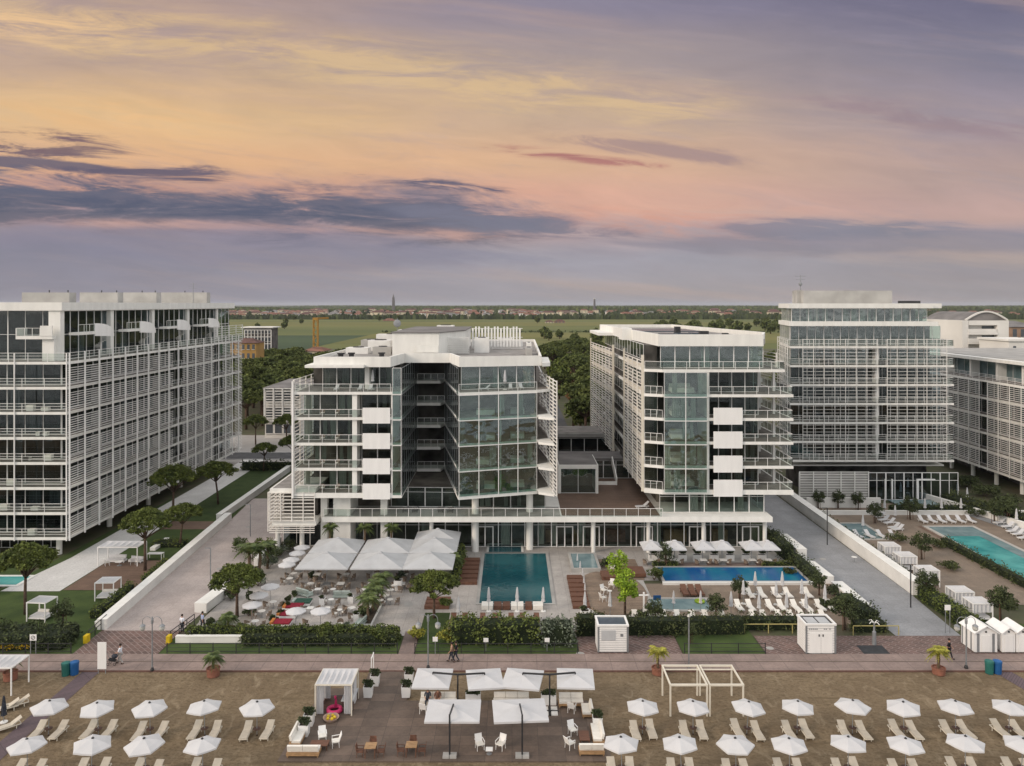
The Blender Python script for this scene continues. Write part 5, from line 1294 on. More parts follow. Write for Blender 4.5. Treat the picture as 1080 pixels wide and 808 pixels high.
strip_hedge((58,119.4), (77,119.4), 1.4, 1.1, 'dark hedge behind the thin white garden wall', leaf='hedge_dark_leaf', dens=30, ls=.2, rough=.25)
strip_hedge((70.5,126), (81,94), 2.6, 1.3, 'dark shrubs beyond the slanting white garden wall', leaf='hedge_dark_leaf', dens=26, ls=.22, rough=.4)
strip_hedge((-52,150), (-38,150), 1.2, 1.6, 'row of clipped dark hedge at the end of the far lawn', leaf='hedge_dark_leaf', dens=26, ls=.25, rough=.3)
b = MB()
for _ in range(26):
    x = R.uniform(-48.5,-44.6); clump(b, (x, R.uniform(71.5,72.2), R.uniform(.25,.5)), .25, 16, .11, .7)
tag(b.build('yellow_flowers', 'flower'), 'band of yellow flowers behind the fence in the left garden', 'flowers')
spiky(-44.6, 73.4, 1.6, 2.0, 'big spiky yucca like plant in the left garden beside the yellow flowers', n=70)
bush(*P(440,675), 1.0, 1.3, 'lime yellow grass bush left of the double lamp on the pool garden corner', 'yellow_leaf', 700)
bush(*P(473,676), 1.3, 1.3, 'lime yellow grass bush behind the walking couple', 'yellow_leaf', 900)
bush(*P(348,676), 1.4, 1.7, 'round bright green bush in the terrace hedge, left of its middle', 'hedge_leaf', 1100)
bush(*P(402,678), 1.2, 1.5, 'round bright green bush at the right end of the terrace hedge', 'hedge_leaf', 900)
bush(*P(694,684)[:1], 76.0, .8, .8, 'dark bush on the small lawn behind the flowering potted palm', 'dark_leaf', 400) if False else None

# ================================================================== trees
pineA = stone_pine(2.9, 6.0, 2.7, 85, 105, name='stone_pine', ls=.19)
pineB = stone_pine(2.5, 4.9, 2.1, 60, 95, ls=.19, name='stone_pine', trunkr=.13, lean=.3)
NAMED = [
 (153,602,pineA,1.0,.4,'dense umbrella pine standing at the wood deck corner by the white pergola'),
 (27,648,pineA,.98,1.7,'umbrella pine at the left edge beside the white daybed'),
 (190,577,pineB,.95,.2,'umbrella pine on the lawn between the white bench blocks'),
 (183,550,pineA,1.12,2.6,'tall umbrella pine on the narrow wood strip against the louvred slab'),
 (230,532,pineB,1.15,3.6,'spreading umbrella pine at the far end of the garden path, near the boundary wall'),
 (269.7,469,pineA,.92,2.2,'umbrella pine on the plaza before the dark wood, left of the louvred house'),
 (302,470,pineA,.95,4.2,'umbrella pine half hidden by the atrium hotel, before the louvred house'),
 (278,497,pineB,.9,1.2,'small umbrella pine at the end of the far lawn'),
 (309,494,pineB,1.1,5.2,'umbrella pine close against the left flank of the atrium hotel'),
]
for px, py, pr_, sc, rz, lab in NAMED:
    x, y = P(px, py); place(pr_, x, y, rz, lab, sc=sc)
pineC = stone_pine(2.6, 4.1, 2.4, 80, 110, name='stone_pine', trunkr=.15, ls=.17)
place(pineC, *P(250,651), 0.3, 'low umbrella pine among the parasols at the left end of the restaurant terrace')
place(pineC, *P(458,652), 2.3, 'umbrella pine on the small lawn left of the dark teal pool', sc=.9)
small = round_tree(1.35, 3.3, clumps=30, per=60, ls=.13, leaf='dark_leaf', stakes=True)
SM = [(66,664,1.0,'small young tree on the left lawn beside the daybed with open sides'),
 (386/1.0+0,0,0,'')]
place(small, *P(66,664), .5, 'small young tree on the left lawn behind the dark hedge', sc=.95)
for px, py, sc, lab in ((691,660,.85,'small staked olive tree left of the paddling pool'),(755,655,.9,'small staked olive tree right of the paddling pool'),
    (780,632,.8,'small tree at the near edge of the blue lit pool'),(864,628,.85,'small tree at the right end of the blue pool terrace'),
    (891,664,1.15,'bushy small tree beside the white walkway parapet and the last loungers'),(702,598,.95,'small tree before the restaurant parasols at the left end'),
    (977,633,1.05,'small tree in front of the third white canopied daybed'),(972,590,1.1,'small tree between the daybeds and the turquoise pool'),
    (1055,655,1.15,'slender young tree behind the beach cabins'),(863,536,.9,'left of three young trees before the louvred wall'),(884,536,.9,'middle of three young trees before the louvred wall'),
    (905,538,.9,'right of three young trees before the louvred wall'),(923,552,1.0,'young tree by the closed parasol behind the small pale pool'),(960,548,1.1,'young tree before the glass hall of the grid tower'),
    (1049,552,1.1,'young tree by the slanting white wall, left one'),(1062,552,1.2,'young tree by the slanting white wall, right one'),(728,700-21,.6,'small bush tree on the lawn behind the thin lamp post')):
    x, y = P(px, py); place(small, x, y, R.uniform(0,6), lab, sc=sc)
lime = round_tree(1.25, 4.2, name='lime_green_tree', leaf='lime_leaf', clumps=34, per=60, ls=.14, tall=1.25)
place(lime, *P(652,622), 0, 'bright lime green tree on the round wood deck, the farther one', sc=1.1); place(lime, *P(659,650), 1, 'bright lime green tree beside the white chairs, the nearer one', sc=1.2)
# palms
plm = palm(2.6, 1.45, 26); plt = palm(4.3, 1.35, 26)
for i, (px, py, sc, lab) in enumerate(((388,657,1.0,'nearest palm of the row on the white kerb in the terrace'),(393.5,647,1.0,'second nearest palm of the row on the white kerb'),(398.5,639,1.0,'third nearest palm of the row on the white kerb'),(403,632,1.0,'farthest palm of the row on the white kerb'),
    (348,592,-1,'palm before the atrium hotel, left of the wide white pier'),(385,592,-1,'palm before the atrium hotel, between the piers, behind the parasols'),(413,592,-1,'palm before the atrium hotel, right of the middle column'),
    (263,608,1.35,'leaning palm left of the terrace, nearest the white parapet'),(274,606,1.3,'palm left of the terrace behind the umbrella pine'),(282,600,1.15,'palm left of the terrace, farthest back by the planting'),(478,609,.95,'palm between the grey parasols and the brown steps'))):
    x, y = P(px, py); place(plm if sc > 0 else plt, x, y, i*1.3, lab, sc=abs(sc))
bigpot = round_pot(.62, .85, ph=2.0, pr=1.2, n=34)
x, y = P(241,671); place(bigpot, x, y, .4, 'palm in a big pot beside the parapet, behind the terrace hedge', sc=.95)
for c_ in list(bigpot.children):
    pass
for i, (px, py, lab) in enumerate(((225,713,'potted palm in terracotta on the sand, right of the pinkish walkway foot'),(694,711,'yellowish potted palm in terracotta at the left kiosk lawn'),(990,711,'yellowish potted palm in terracotta before the striped beach cabin'),(11,717,'terracotta potted palm behind the white beach pergola at the left edge'))):
    x, y = P(px, py)
    if i == 1:
        pot2 = round_pot(.52, .6, ph=2.1, pr=1.05, n=34, leaf='yellow_leaf'); place(pot2, x, y, i, lab)
    elif i == 2: place(pot2, x, y, i, lab)
    else: place(bigpot, x, y, i, lab, sc=.85)
# planting on the left of the terrace
for i, (px, py, lf, r, h) in enumerate(((283,600,'grey_leaf',1.4,1.6),(290,590,'dark_leaf',1.3,1.4),(272,618,'grey_leaf',1.2,1.4),(268,634,'dark_leaf',.9,1.2),(233,662,'grey_leaf',.8,1.0),(262,650,'dark_leaf',.8,1.1),(296,586,'grey_leaf',1.4,1.3),(228,625,'dark_leaf',.8,.9),(306,580,'dark_leaf',1.3,1.2))):
    bush(*P(px,py), r, h, ['grey leaved bush','dark bush'][lf == 'dark_leaf']+[' behind the left terrace parasols',' under the back palms of the terrace',' beside the leaning palm',' behind the low umbrella pine',' at the foot of the big potted palm',' right of the low umbrella pine trunk',' before the louvred block at the terrace corner',' on the parapet beside the pinkish walkway',' nearest the louvred block columns'][i], lf, 500)
for i, (px, py) in enumerate(((305,643),(299,650),(293,657),(310,634),(317,629))):
    bush(*P(px-5,py), .55, .8, ORD[i].capitalize()+' small bush of the row beside the red towel daybeds, counted '+['from the middle forwards','just behind the first','nearest the hedge','behind the middle','farthest back'][i] if False else ['small bush beside the middle red towel daybed','small bush left of the second red towel daybed','small bush left of the nearest red towel daybed','small bush behind the farthest red towel daybed','small bush beside the dark green daybed'][i], 'dark_leaf', 260)

# ---- background trees: 3 crown types, copied
fp1 = stone_pine(4.2, 8.6, 3.6, 42, 60, leaf='pine_far_leaf', ls=.55, trunkr=.3, name='stone_pine'); fp2 = stone_pine(3.7, 7.6, 3.2, 36, 60, leaf='pine_far_leaf', ls=.55, trunkr=.28, name='stone_pine')
ft = round_tree(3.6, 9.5, name='broadleaf_tree', leaf='hedge_leaf', clumps=44, per=60, ls=.5, trunkr=.25, tall=1.1)
fa = round_tree(2.8, 7.5, name='autumn_tree', leaf='autumn_leaf', clumps=34, per=55, ls=.45, trunkr=.2, tall=1.1)
RT = random.Random(21); pts = []
def scatter(x0f, x1f, y0, y1, n, mind, protos, label, group, smin=.85, smax=1.2, avoid=None):
    tries = 0; k = 0
    while k < n and tries < n*60:
        tries += 1; y = RT.uniform(y0, y1); x = RT.uniform(x0f(y), x1f(y))
        if any((x-a)**2+(y-b_)**2 < mind*mind for a, b_ in pts[-400:]): continue
        if avoid and avoid(x, y): continue
        pts.append((x, y)); place(RT.choice(protos), x, y, RT.uniform(0,6.3), label, group, sc=RT.uniform(smin, smax)); k += 1
scatter(lambda y: (238-540)/F*y, lambda y: (372-540)/F*y, 196, 345, 110, 5.6, [fp1, fp2], 'stone pine in the dense dark pine wood behind the long slab and the atrium hotel', 'pines of the wood behind the atrium hotel', 1.0, 1.35, avoid=lambda x, y: (y > 290 and y < 335 and -118 < x < -92) or (183 < y < 212 and x > -62))
scatter(lambda y: (545-540)/F*y, lambda y: (652-540)/F*y, 165, 440, 95, 6.0, [fp1, ft, fp1, fp2, ft, fp2, fa], 'tree in the mixed wood seen between the atrium hotel and the right hotel wing', 'trees between the two hotel wings', .95, 1.35, avoid=lambda x, y: 4 < x < 16)
scatter(lambda y: (765-540)/F*y, lambda y: (1085-540)/F*y, 250, 460, 46, 9, [fp1, ft, fp2], 'dark tree in the wood behind the right hotel wing and the grid tower', 'trees behind the right hand buildings', .9, 1.3, avoid=lambda x, y: x > 80 and y < 270)
scatter(lambda y: (255-540)/F*y, lambda y: (700-540)/F*y, 335, 400, 14, 9, [fp1, fp2], 'umbrella pine at the edge of the green fields', 'pines at the field edge', .8, 1.1)
for px, py, pr_, sc, lab in ((611,362,fp2,1.15,'lone umbrella pine at the field edge between the two hotel wings'),(624,452,ft,.8,'bushy bright tree beside the road behind the wooden terrace'),(603,392,fa,.9,'reddish brown autumn tree beside the road between the hotel wings'),(628,425,ft,.7,'tree crowding the curved screen of the right hotel wing')):
    y = 330 if py < 370 else (215 if py > 400 else 240); place(pr_, Fx(px,y), y, 1, lab, sc=sc)
dark = round_tree(6.0, 12.0, name='field_tree', leaf='pine_far_leaf', clumps=30, per=26, ls=1.5, trunkr=.5, tall=.9)
for px, Y, lab in ((400,1490,'dark tree left of the red roofed farmhouse'),(420,1500,'dark tree right of the red roofed farmhouse'),(567,1320,'dark tree left of the brown farm buildings'),(345,1100,'')):
    if lab: place(dark, Fx(px,Y), Y, 1, lab, sc=1.0)
for (xa_, xb_, Ya_, Yb_, n_, lab, grp) in ((690,835,820,1150,46,'field tree in the dark tree belt seen over the roof of the right hotel wing','trees of the belt behind the right wing'),(560,700,600,760,9,'scattered field tree between fields, seen between the two hotel wings','scattered trees in the fields'),(236,330,1000,1600,7,'field tree far out beyond the ochre house','far trees beyond the ochre house')):
    for k in range(n_):
        Y = RT.uniform(Ya_,Yb_); place(dark, Fx(RT.uniform(xa_,xb_),Y), Y, RT.uniform(0,6), lab, grp, sc=RT.uniform(.6,1.15))
# ---- distant town: houses and trees
def town_house(wall_, roof_, w, d, h):
    t = thing('town_house', 'h', 'house'); MB().box(-w/2,w/2,-d/2,d/2,0,h).build('wall', wall_, t)
    b = MB(); a, c = w/2+.6, d/2+.6; b.add([(-a,-c,h),(a,-c,h),(a,c,h),(-a,c,h),(-a*.55,0,h+2.6),(a*.55,0,h+2.6)], [(0,3,2,1),(0,1,5,4),(2,3,4,5),(1,2,5),(3,0,4)]); b.build('roof', roof_, t)
    b = MB()
    for fl in range(int(h//3)):
        for k in range(int(w//3)): x = -w/2+1.8+k*3; b.box(x-.5,x+.5,-d/2-.06,-d/2+.05,fl*3+1.0,fl*3+2.3)
    b.build('window', 'grey_window', t) if False else None
    for fl in range(int(h//3)):
        for k in range(2):
            x = -w/4+k*w/2; MB().box(x-.9,x+.9,-d/2-.06,-d/2+.05,fl*3+1.0,fl*3+2.4).build('window', 'grey_window', t)
    return t
TH = [town_house('far_white_wall','roof_tile',13,10,6.2), town_house('cream_wall','roof_tile',16,11,7.0), town_house('pink_wall','roof_tile',12,10,6.5), town_house('cream_wall','roof_brown',20,12,9.2), town_house('far_white_wall','roof_grey',14,10,6.2)]
k = 0; hs = []
while k < 295:
    Y = 1700+ (RT.random()**1.1)*1300; px = RT.uniform(236, 825) if RT.random() < .93 else RT.uniform(960,1080)
    if px > 570 and RT.random() < .55: continue
    x = Fx(px, Y)
    if any(abs(x-a) < 19 and abs(Y-c) < 16 for a, c in hs): continue
    hs.append((x, Y)); k += 1
    place(RT.choice(TH), x, Y, RT.uniform(-.35,.35), 'small house with tiled roof in the distant town under the horizon', 'houses of the distant town', sc=RT.uniform(1.0,1.6))
tt = [round_tree(5.5, 11, name='distant_tree', leaf='pine_far_leaf', clumps=16, per=16, ls=2.2, trunkr=.5, tall=.8), round_tree(6.5, 13.5, name='distant_tree', leaf='dark_leaf', clumps=16, per=16, ls=2.4, trunkr=.5, tall=.9)]
for k in range(200):
    Y = 1665+(RT.random()**1.15)*1500; px = RT.uniform(236, 1082); place(RT.choice(tt), Fx(px,Y), Y, RT.uniform(0,6), 'dark tree among the houses of the distant town', 'trees of the distant town', sc=RT.uniform(.7,1.3))
b = MB(); RW = random.Random(4)
for _ in range(26000):
    u = RW.random(); Y = 3000+u*4500; x = Fx(RW.uniform(200,1100), Y); h = 7+6*math.sin(x*.004+Y*.002)+RW.uniform(0,7); s = 9+u*12
    a = RW.uniform(0,PI); dx, dy = math.cos(a)*s, math.sin(a)*s*.5
    b.add([(x-dx,Y-dy,0),(x+dx,Y+dy,0),(x+dx*.7,Y+dy*.7,h),(x+dx*.1,Y,h*1.25),(x-dx*.7,Y-dy*.7,h*.9)], [(0,1,2,3,4)])
tag(b.build('far_wood', 'pine_far_leaf'), kind='stuff', label='dark belt of far trees along the horizon', cat='woods')
b = MB()
for _ in range(9000):
    Y = RW.uniform(1645, 1700) if RW.random() < .2 else RW.uniform(1700,3000); x = Fx(RW.uniform(640 if Y > 1700 else 236,1082), Y); h = 6+RW.uniform(0,4); s = 5
    a = RW.uniform(0,PI); dx, dy = math.cos(a)*s, math.sin(a)*s*.5
    b.add([(x-dx,Y-dy,0),(x+dx,Y+dy,0),(x+dx*.7,Y+dy*.7,h),(x+dx*.1,Y,h*1.25),(x-dx*.7,Y-dy*.7,h*.9)], [(0,1,2,3,4)])
tag(b.build('far_wood', 'dark_leaf'), kind='stuff', label='low bushes and woodland between fields and town', cat='woods')
b = MB()
for k in range(600):
    x = -150+1000*RW.random(); clump(b, (x, 880+RW.uniform(-3,3), 1.2), 1.5, 4, 1.6, .6)
tag(b.build('field_hedgerow', 'dark_leaf'), kind='stuff', label='thin hedgerow line across the green fields', cat='hedgerow')

# ================================================================== beach umbrellas and loungers
BU = make_beach_umbrella(); BL = make_lounger('beach_lounger')
G1 = 'white beach umbrellas in rows on the sand'; G2 = 'beach loungers under the umbrellas'
def uset(px, py_base, rot, lab, lsp, ll, lr, tilt=0, loung=True):
    x, y = P(px, py_base); u_ = place(BU, x, y, rot, lab, G1, sc=RT.uniform(.96,1.03)); u_.rotation_euler = (math.radians(RT.uniform(-3,3)), math.radians(RT.uniform(-3,3)), rot)
    if loung:
        for s, dx, l_ in ((-1, lsp[0], ll), (1, lsp[1], lr)):
            place(BL, x+dx+RT.uniform(-.07,.07), y+lsp[2]+RT.uniform(-.16,.16), RT.uniform(-.07,.07)+lsp[3], l_, G2)
row1L = [52,105,159.5,217,272]; row2L = [31,98,156,216]
row1R = [676.5,730,786.5,839.5,898,952.5,1007,1063]; row2R = [655,718,775.5,832,893.5,954,1017,1076]
RU = random.Random(8)
for i, px in enumerate(row1L):
    px0 = 540+(px-540)*1.0
    l = 'the '+ORD[i]+' umbrella of the far row left of the deck'
    uset(px-1, 776, RU.uniform(0,1.0), l.replace('the ','white hexagonal umbrella, ',1).replace('umbrella of','from left in'), (-.72,.72,-.1,0), 'left lounger under '+l, 'right lounger under '+l)
for i, px in enumerate(row2L):
    l = 'the '+ORD[i]+' umbrella of the near row left of the deck'
    uset(px-2, 818, RU.uniform(0,1.0), l.replace('the ','white hexagonal umbrella, ',1).replace('umbrella of','from left in'), (-.72,.72,-.1,0), 'left lounger under '+l, 'right lounger under '+l)
for i, px in enumerate(row1R):
    l = 'the '+ORD[i]+' umbrella of the far row right of the deck'
    uset(px+1, 775, RU.uniform(0,1.0), l.replace('the ','white hexagonal umbrella, ',1).replace('umbrella of','from left in'), (-.62,.66,-.1,.0), 'left lounger under '+l, 'right lounger under '+l)
for i, px in enumerate(row2R):
    l = 'the '+ORD[i]+' umbrella of the near row right of the deck'
    uset(px+1, 817, RU.uniform(0,1.0), l.replace('the ','white hexagonal umbrella, ',1).replace('umbrella of','from left in'), (-.66,.62,-.1,.0), 'left lounger under '+l, 'right lounger under '+l)
# left edge beach pergola
bp = make_cabana(3.4, 2.4, 2.3, 'beach_pergola', bed=False); x, y = P(2,727)
place(bp, x-.2, y+.1, 0, 'white beach pergola with fabric roof at the left edge of the sand')
place(BL, *P(6,750), -.9, 'beach lounger under the white pergola edge, left of the boardwalk', G2); place(BL, *P(17,746), -.9, 'beach lounger just right of the white pergola edge lounger', G2)
place(BL, *P(8,770), -.8, 'beach lounger nearest the dark closed umbrella on the left sand', G2)
cu_d = make_closed_umbrella(2.0, 'closed_umbrella', 'cloth_dark'); place(cu_d, *P(4,762), 0, 'dark closed umbrella at the left edge of the sand')
lowt = make_table(.5,.5,.35,'side_table','white_paint')
# ================================================================== beach deck lounge
def cantilever(name, label, x, y, canopies, mast_top=2.95, base=(.5,.55), deckz=.1, cat='parasol'):
    t = thing(name, label, cat, (x, y, deckz)); m = MB(); m.tube([(0,0,.1),(0,0,mast_top)], .065, 10); m.build('mast', 'dark_metal', t)
    if base:
        for sx in (-1,1): MB().box(sx*base[0]/2-base[0]*.47 if sx > 0 else -base[0]+.02, sx*base[0]/2+base[0]*.47 if sx > 0 else -.03, -base[1]/2, base[1]/2, .0, .16).build('base_slab', 'grey_render', t)
    else:
        MB().bar((-.7,0,.05),(.7,0,.05),.12,.08).build('base_foot', 'dark_metal', t); MB().bar((0,-.7,.06),(0,.7,.06),.11,.08).build('base_foot', 'dark_metal', t)
        for sx in (-1,1):
            for sy in (-1,1): MB().cbox(sx*.36,sy*.36,0,.5,.5,.09).build('base_slab', 'stone_white', t)
    for (cx, cy, w, d, rot, ze) in canopies:
        c = MB(); square_canopy(c, w, d, ze, ze+.30, sag=.05); c.rot(rot, cx, cy); cn = c.build('canopy', 'canvas_white', t)
        r = MB()
        for sx in (-1,1):
            for sy in (-1,1): r.bar((0,0,ze+.24),(sx*w*.49,sy*d*.49,ze-.03),.03)
        r.rot(rot, cx, cy); r.build('ribs', 'grey_metal', cn)
        MB().bar((0,0,mast_top-.05),(cx,cy,ze+.42),.09,.12).build('arm', 'dark_metal', t); MB().tube([(cx,cy,ze+.25),(cx,cy,ze+.44)], .05, 8).build('hub', 'dark_metal', t)
    return t
cantilever('cantilever_parasol', 'black mast with two white square canopies, the left twin parasol on the beach deck', -4.25, 60.9, [(-2.0,.5,2.9,3.2,-.03,2.4),(2.1,.4,2.8,3.2,.12,2.4)], base=None)
cantilever('cantilever_parasol', 'black mast with two white square canopies, the right twin parasol on the beach deck', 2.95, 60.9, [(-2.1,.4,3.0,3.2,-.16,2.4),(2.05,.5,2.9,3.2,-.05,2.4)], base=None)
cantilever('cantilever_parasol', 'white square parasol on one black mast, left one at the deck front', -4.4, 54.85, [(.15,1.55,3.9,3.1,0.0,2.45)])
cantilever('cantilever_parasol', 'slightly turned white square parasol on one black mast, right one at the deck front', .72, 54.85, [(-.15,1.6,3.9,3.1,.07,2.45)])
dz = .1
sofa3 = make_sofa(2.9, 'outdoor_sofa', seats=3); 
place(sofa3, -5.9, 62.0, 0, 'cream sofa under the leftmost canopy, where the two dressed in dark sit', z=dz, sc=1.0); place(sofa3, -.05, 62.0, 0, 'cream sofa between the two twin parasols, by the white planters', z=dz)
sh = make_sofa(2.0, 'outdoor_sofa', seats=2, base='wood_light')
place(sh, 4.7, 61.9, 0, 'cream sofa under the rightmost canopy, long part of the corner group', z=dz); place(sh, 5.85, 60.6, -PI/2, 'cream sofa end section facing left, under the rightmost canopy', z=dz, sc=(.75,1,1))
place(sh, -15.65, 57.0, PI/2, 'cream sofa section along the left edge of the beach deck, long part', z=dz, sc=(1.1,1,1)); place(sh, -14.75, 55.1, PI, 'cream sofa section with wooden base at the front left corner of the deck', z=dz, sc=(1.15,1,1))
place(sh, 6.3, 57.3, -PI/2, 'cream sofa section along the right edge of the beach deck', z=dz, sc=(1.15,1,1)); place(sh, 5.65, 55.3, PI, 'cream sofa section with wooden base at the front right corner of the deck', z=dz, sc=(.9,1,1))
ct_ = make_table(1.3,.75,.38,'coffee_table','wood','wood',four=True)
for px, py, rz, lab in ((337,789,0,'low wooden coffee table beside the left corner sofas'),(616,781,PI/2,'low wooden coffee table beside the right corner sofas'),(607,744,0,'low wooden coffee table under the rightmost canopy'),(452,743,0,'low wooden coffee table before the seated pair')):
    x, y = P(px, py, .1); place(ct_, x, y, rz, lab, z=dz)
ac = make_armchair()
for px, py, rz, lab in ((340,781.5,.3,'white deck armchair left of the pair by the left coffee table'),(354,787,-1.3,'white deck armchair right of the pair by the left coffee table'),(506,790,.35,'white deck armchair left of the tiny table between the single parasols'),(528,790,-.5,'white deck armchair right of the tiny table between the single parasols'),
    (604,775,.4,'white deck armchair behind the right coffee table'),(601,789,2.2,'white deck armchair in front of the right coffee table'),(603,751,2.8,'white deck chair facing the rightmost canopy sofas'),(447,752,2.9,'white deck chair before the seated pair')):
    x, y = P(px, py, .1); place(ac, x, y, rz, lab, z=dz)
place(lowt, *P(516,795,.1), 0, 'tiny side table between the two white armchairs in the deck centre', z=dz)
wt = make_table(.8,.8,.74,'wooden_table','wood_light','wood',four=True); wc = make_armchair('wooden_chair','wood','wood','wood',.08)
for n_, (px, py, w_) in enumerate(((391,797,'left'),(434,796,'right'))):
    x, y = P(px, py, .1); place(wt, x, y, 0, 'square wooden table with chairs, the %s one at the front of the beach deck' % w_, z=dz)
    for (dx, dy, rz, s_) in ((-.75,0,-PI/2+PI,'left'),(.75,0,-PI/2,'right'),(0,.75,0,'far'))[: 3 if n_ == 0 else 3]:
        place(wc, x+dx, y+dy, {'left':PI/2,'right':-PI/2,'far':0}[s_], 'wooden chair on the %s side of the %s wooden table on the beach deck' % (s_, w_), z=dz, sc=.9)
# gazebo (beige) with flamingo and toys
gz = make_cabana(2.9, 2.7, 2.42, 'beach_gazebo', frame='cream_paint', bed=False, curtains=[(-1.3,-1.3,-1.2,-.5),(1.3,1.3,-1.2,-.5),(-1.3,-1.3,.3,1.1),(1.3,1.3,.3,1.1),(-1.3,-.8,-1.2,-1.2),(.8,1.3,-1.2,-1.2),(-1.3,-.8,1.2,1.2),(.8,1.3,1.2,1.2)])
place(gz, -13.85, 61.6, 0, 'cream gazebo with pleated fabric roof and tied curtains on the beach deck', z=dz)
ta = thing('draped_table', 'table under a hanging grey white cloth inside the cream gazebo', 'table', (-12.9,61.9,dz)); MB().box(-.5,.5,-1.0,1.0,.78,.86).build('cloth','canvas_grey',ta)
for sx in (-1,1):
    for sy in (-1,1): MB().cbox(sx*.42,sy*.9,0,.06,.06,.775).build('leg','wood_dark',ta)
fl = thing('inflatable_flamingo', 'pink inflatable bird float inside the cream gazebo', 'pool float', (-13.9,60.9,dz+.12))
b = MB(); n = 16; b.tube([(.5*math.cos(2*PI*k/n),.5*math.sin(2*PI*k/n),.05) for k in range(n+1)], .16, 8); b.build('ring','pink_plastic',fl,smooth=True)
b = MB(); b.tube([(0,.4,.1),(0,.5,.5),(0,.42,.85),(0,.2,.95),(0,.08,.85)], [.12,.09,.08,.09,.04], 8); b.build('neck','pink_plastic',fl,smooth=True)
tb_ = thing('toy_basin', 'round pale basin with yellow toys on the deck before the gazebo', 'basin', (-13.9,59.7,dz)); MB().lathe([(.45,0),(.62,.22),(.62,.25),(.55,.22),(.42,.06)],n=18).build('bowl','pink_wall',tb_); b = MB()
for k in range(5): b.sphere((.28*math.cos(k*1.3),.28*math.sin(k*1.3),.2), .13, 8, 6)
b.build('balls','water_toy_yellow',tb_,smooth=True)
gm = thing('dark_mat', 'dark red brown carpet on the floor of the cream gazebo', 'carpet', (-14.2,62.2,dz+.004)); MB().box(-1.0,.8,-1.1,1.1,0,.02).build('pile','wood_dark',gm); MB().box(-1.04,.84,1.1,1.16,0,.025).build('hem','cloth_dark',gm)
pl1 = make_planter(.75,.75,.85)
for i, (px, py, lab) in enumerate(((595.6-200,722,'white planter on the left of the deck entrance, the farther one'),(388.5,734,'white planter on the left of the deck entrance, the nearer one'),(431.5,720,'white planter on the right of the deck entrance, the farther one'),(428.5,734,'white planter on the right of the deck entrance, the nearer one'),
    (326,764,'white planter at the left deck edge, the farther one by the gazebo'),(321,775,'white planter at the left deck edge, the nearer one by the corner sofa'),(630,767,'white planter at the right deck edge behind the corner sofa'))):
    x, y = P(px, py, .1); place(pl1, x, y, 0, lab, z=dz)
pl2 = make_planter(1.2,.6,.8,name='long_planter',taper=1.0,n=400,ph=.3)
for px, py, lab in ((499,741,'wide white planter behind the mast of the left twin parasol'),(578.5,742,'wide white planter behind the mast of the right twin parasol')):
    x, y = P(px, py, .1); place(pl2, x, y, 0, lab, z=dz)
wg = thing('white_gate', 'narrow white gate frame beside the planters at the deck entrance', 'gate', (-11.9,66.3,dz))
for s in (-1,1): MB().cbox(0,s*.5,0,.08,.08,2.0).build('post','white_paint',wg)
MB().box(-.04,.04,-.45,.45,1.85,1.95).build('crossbar','white_paint',wg)
# beige pergola frames on the sand
for n_, (xa_, xb_, w_) in enumerate(((706.5,744,'left'),(748,782,'right'))):
    Ya, Yb = 62.0, 66.2; x0 = Fx(xa_,60.6); x1 = Fx(xb_+1,60.6); h = 2.5
    t = thing('pergola_frame', 'bare beige pergola frame on the sand, the %s one of the joined pair' % w_, 'pergola', ((x0+x1)/2, 62, 0))
    for x in (x0, x1):
        for y in (60.4, 63.6): MB().box(x-.06,x+.06,y-.06,y+.06,0,h-.14).build('post','cream_paint',t,world=True)
    part(t,'top_beam','cream_paint',lambda b:[b.box(x0-.07,x1+.07,60.33,60.47,h-.139,h), b.box(x0-.07,x1+.07,63.53,63.67,h-.139,h), b.box(x0-.06,x0+.06,60.471,63.529,h-.13,h-.01), b.box(x1-.06,x1+.06,60.471,63.529,h-.13,h-.01), b.box(x0+.061,x1-.061,62.9,63.0,h-.1,h-.04)])
# ================================================================== restaurant terrace (left)
gp = make_square_parasol(6.1, 5.35, 2.6, 3.65)
G3 = 'big grey square parasols over the restaurant terrace'
for cx, cy, lab in ((-21.2,89.0,'left one of the near row'),(-15.1,89.0,'middle one of the near row'),(-9.4,89.0,'right one of the near row, beside the brown steps'),
                    (-21.2,94.5,'left one of the second row'),(-15.1,94.5,'middle one of the second row'),(-9.4,94.5,'right one of the second row')):
    place(gp, cx, cy, 0, 'large pale grey square parasol, '+lab, G3, sc=(.96 if cx < -10 else .92,.97,1))
rp = make_square_parasol(2.3, 3.0, 2.3, 2.95, cl='canvas_white'); 
r6 = thing('round_parasol', 'r', 'parasol'); MB().tube([(0,0,0),(0,0,2.62)], .03, 8).build('pole','grey_metal',r6); MB().lathe([(.3,0),(.3,.07),(.06,.1)],n=12).build('base','grey_render',r6)
b = MB(); vs = [(0,0,2.6)]; n = 8
for fr, z in ((.5,2.47),(1,2.25),(1.0,2.14)):
    for k in range(16):
        a = 2*PI*k/16; rr = 1.12*fr*(1 if k % 2 == 0 else math.cos(PI/8)); vs.append((rr*math.cos(a), rr*math.sin(a), z))
b.add(vs, [(0,1+k,1+(k+1) % 16) for k in range(16)]+[(1+j*16+k,1+(j+1)*16+k,1+(j+1)*16+(k+1) % 16,1+j*16+(k+1) % 16) for j in range(2) for k in range(16)]); b.build('canopy','canvas_white',r6)
b = MB()
for k in range(8): b.bar((0,0,2.5),(1.05*math.cos(PI*k/4),1.05*math.sin(PI*k/4),2.24),.018)
b.build('ribs','grey_metal',r6)
gp.name
place(gp, -9.4, 98.4, 0, 'large pale grey square parasol, hindmost in the right column against the hotel', G3, sc=(.92,.8,.99))
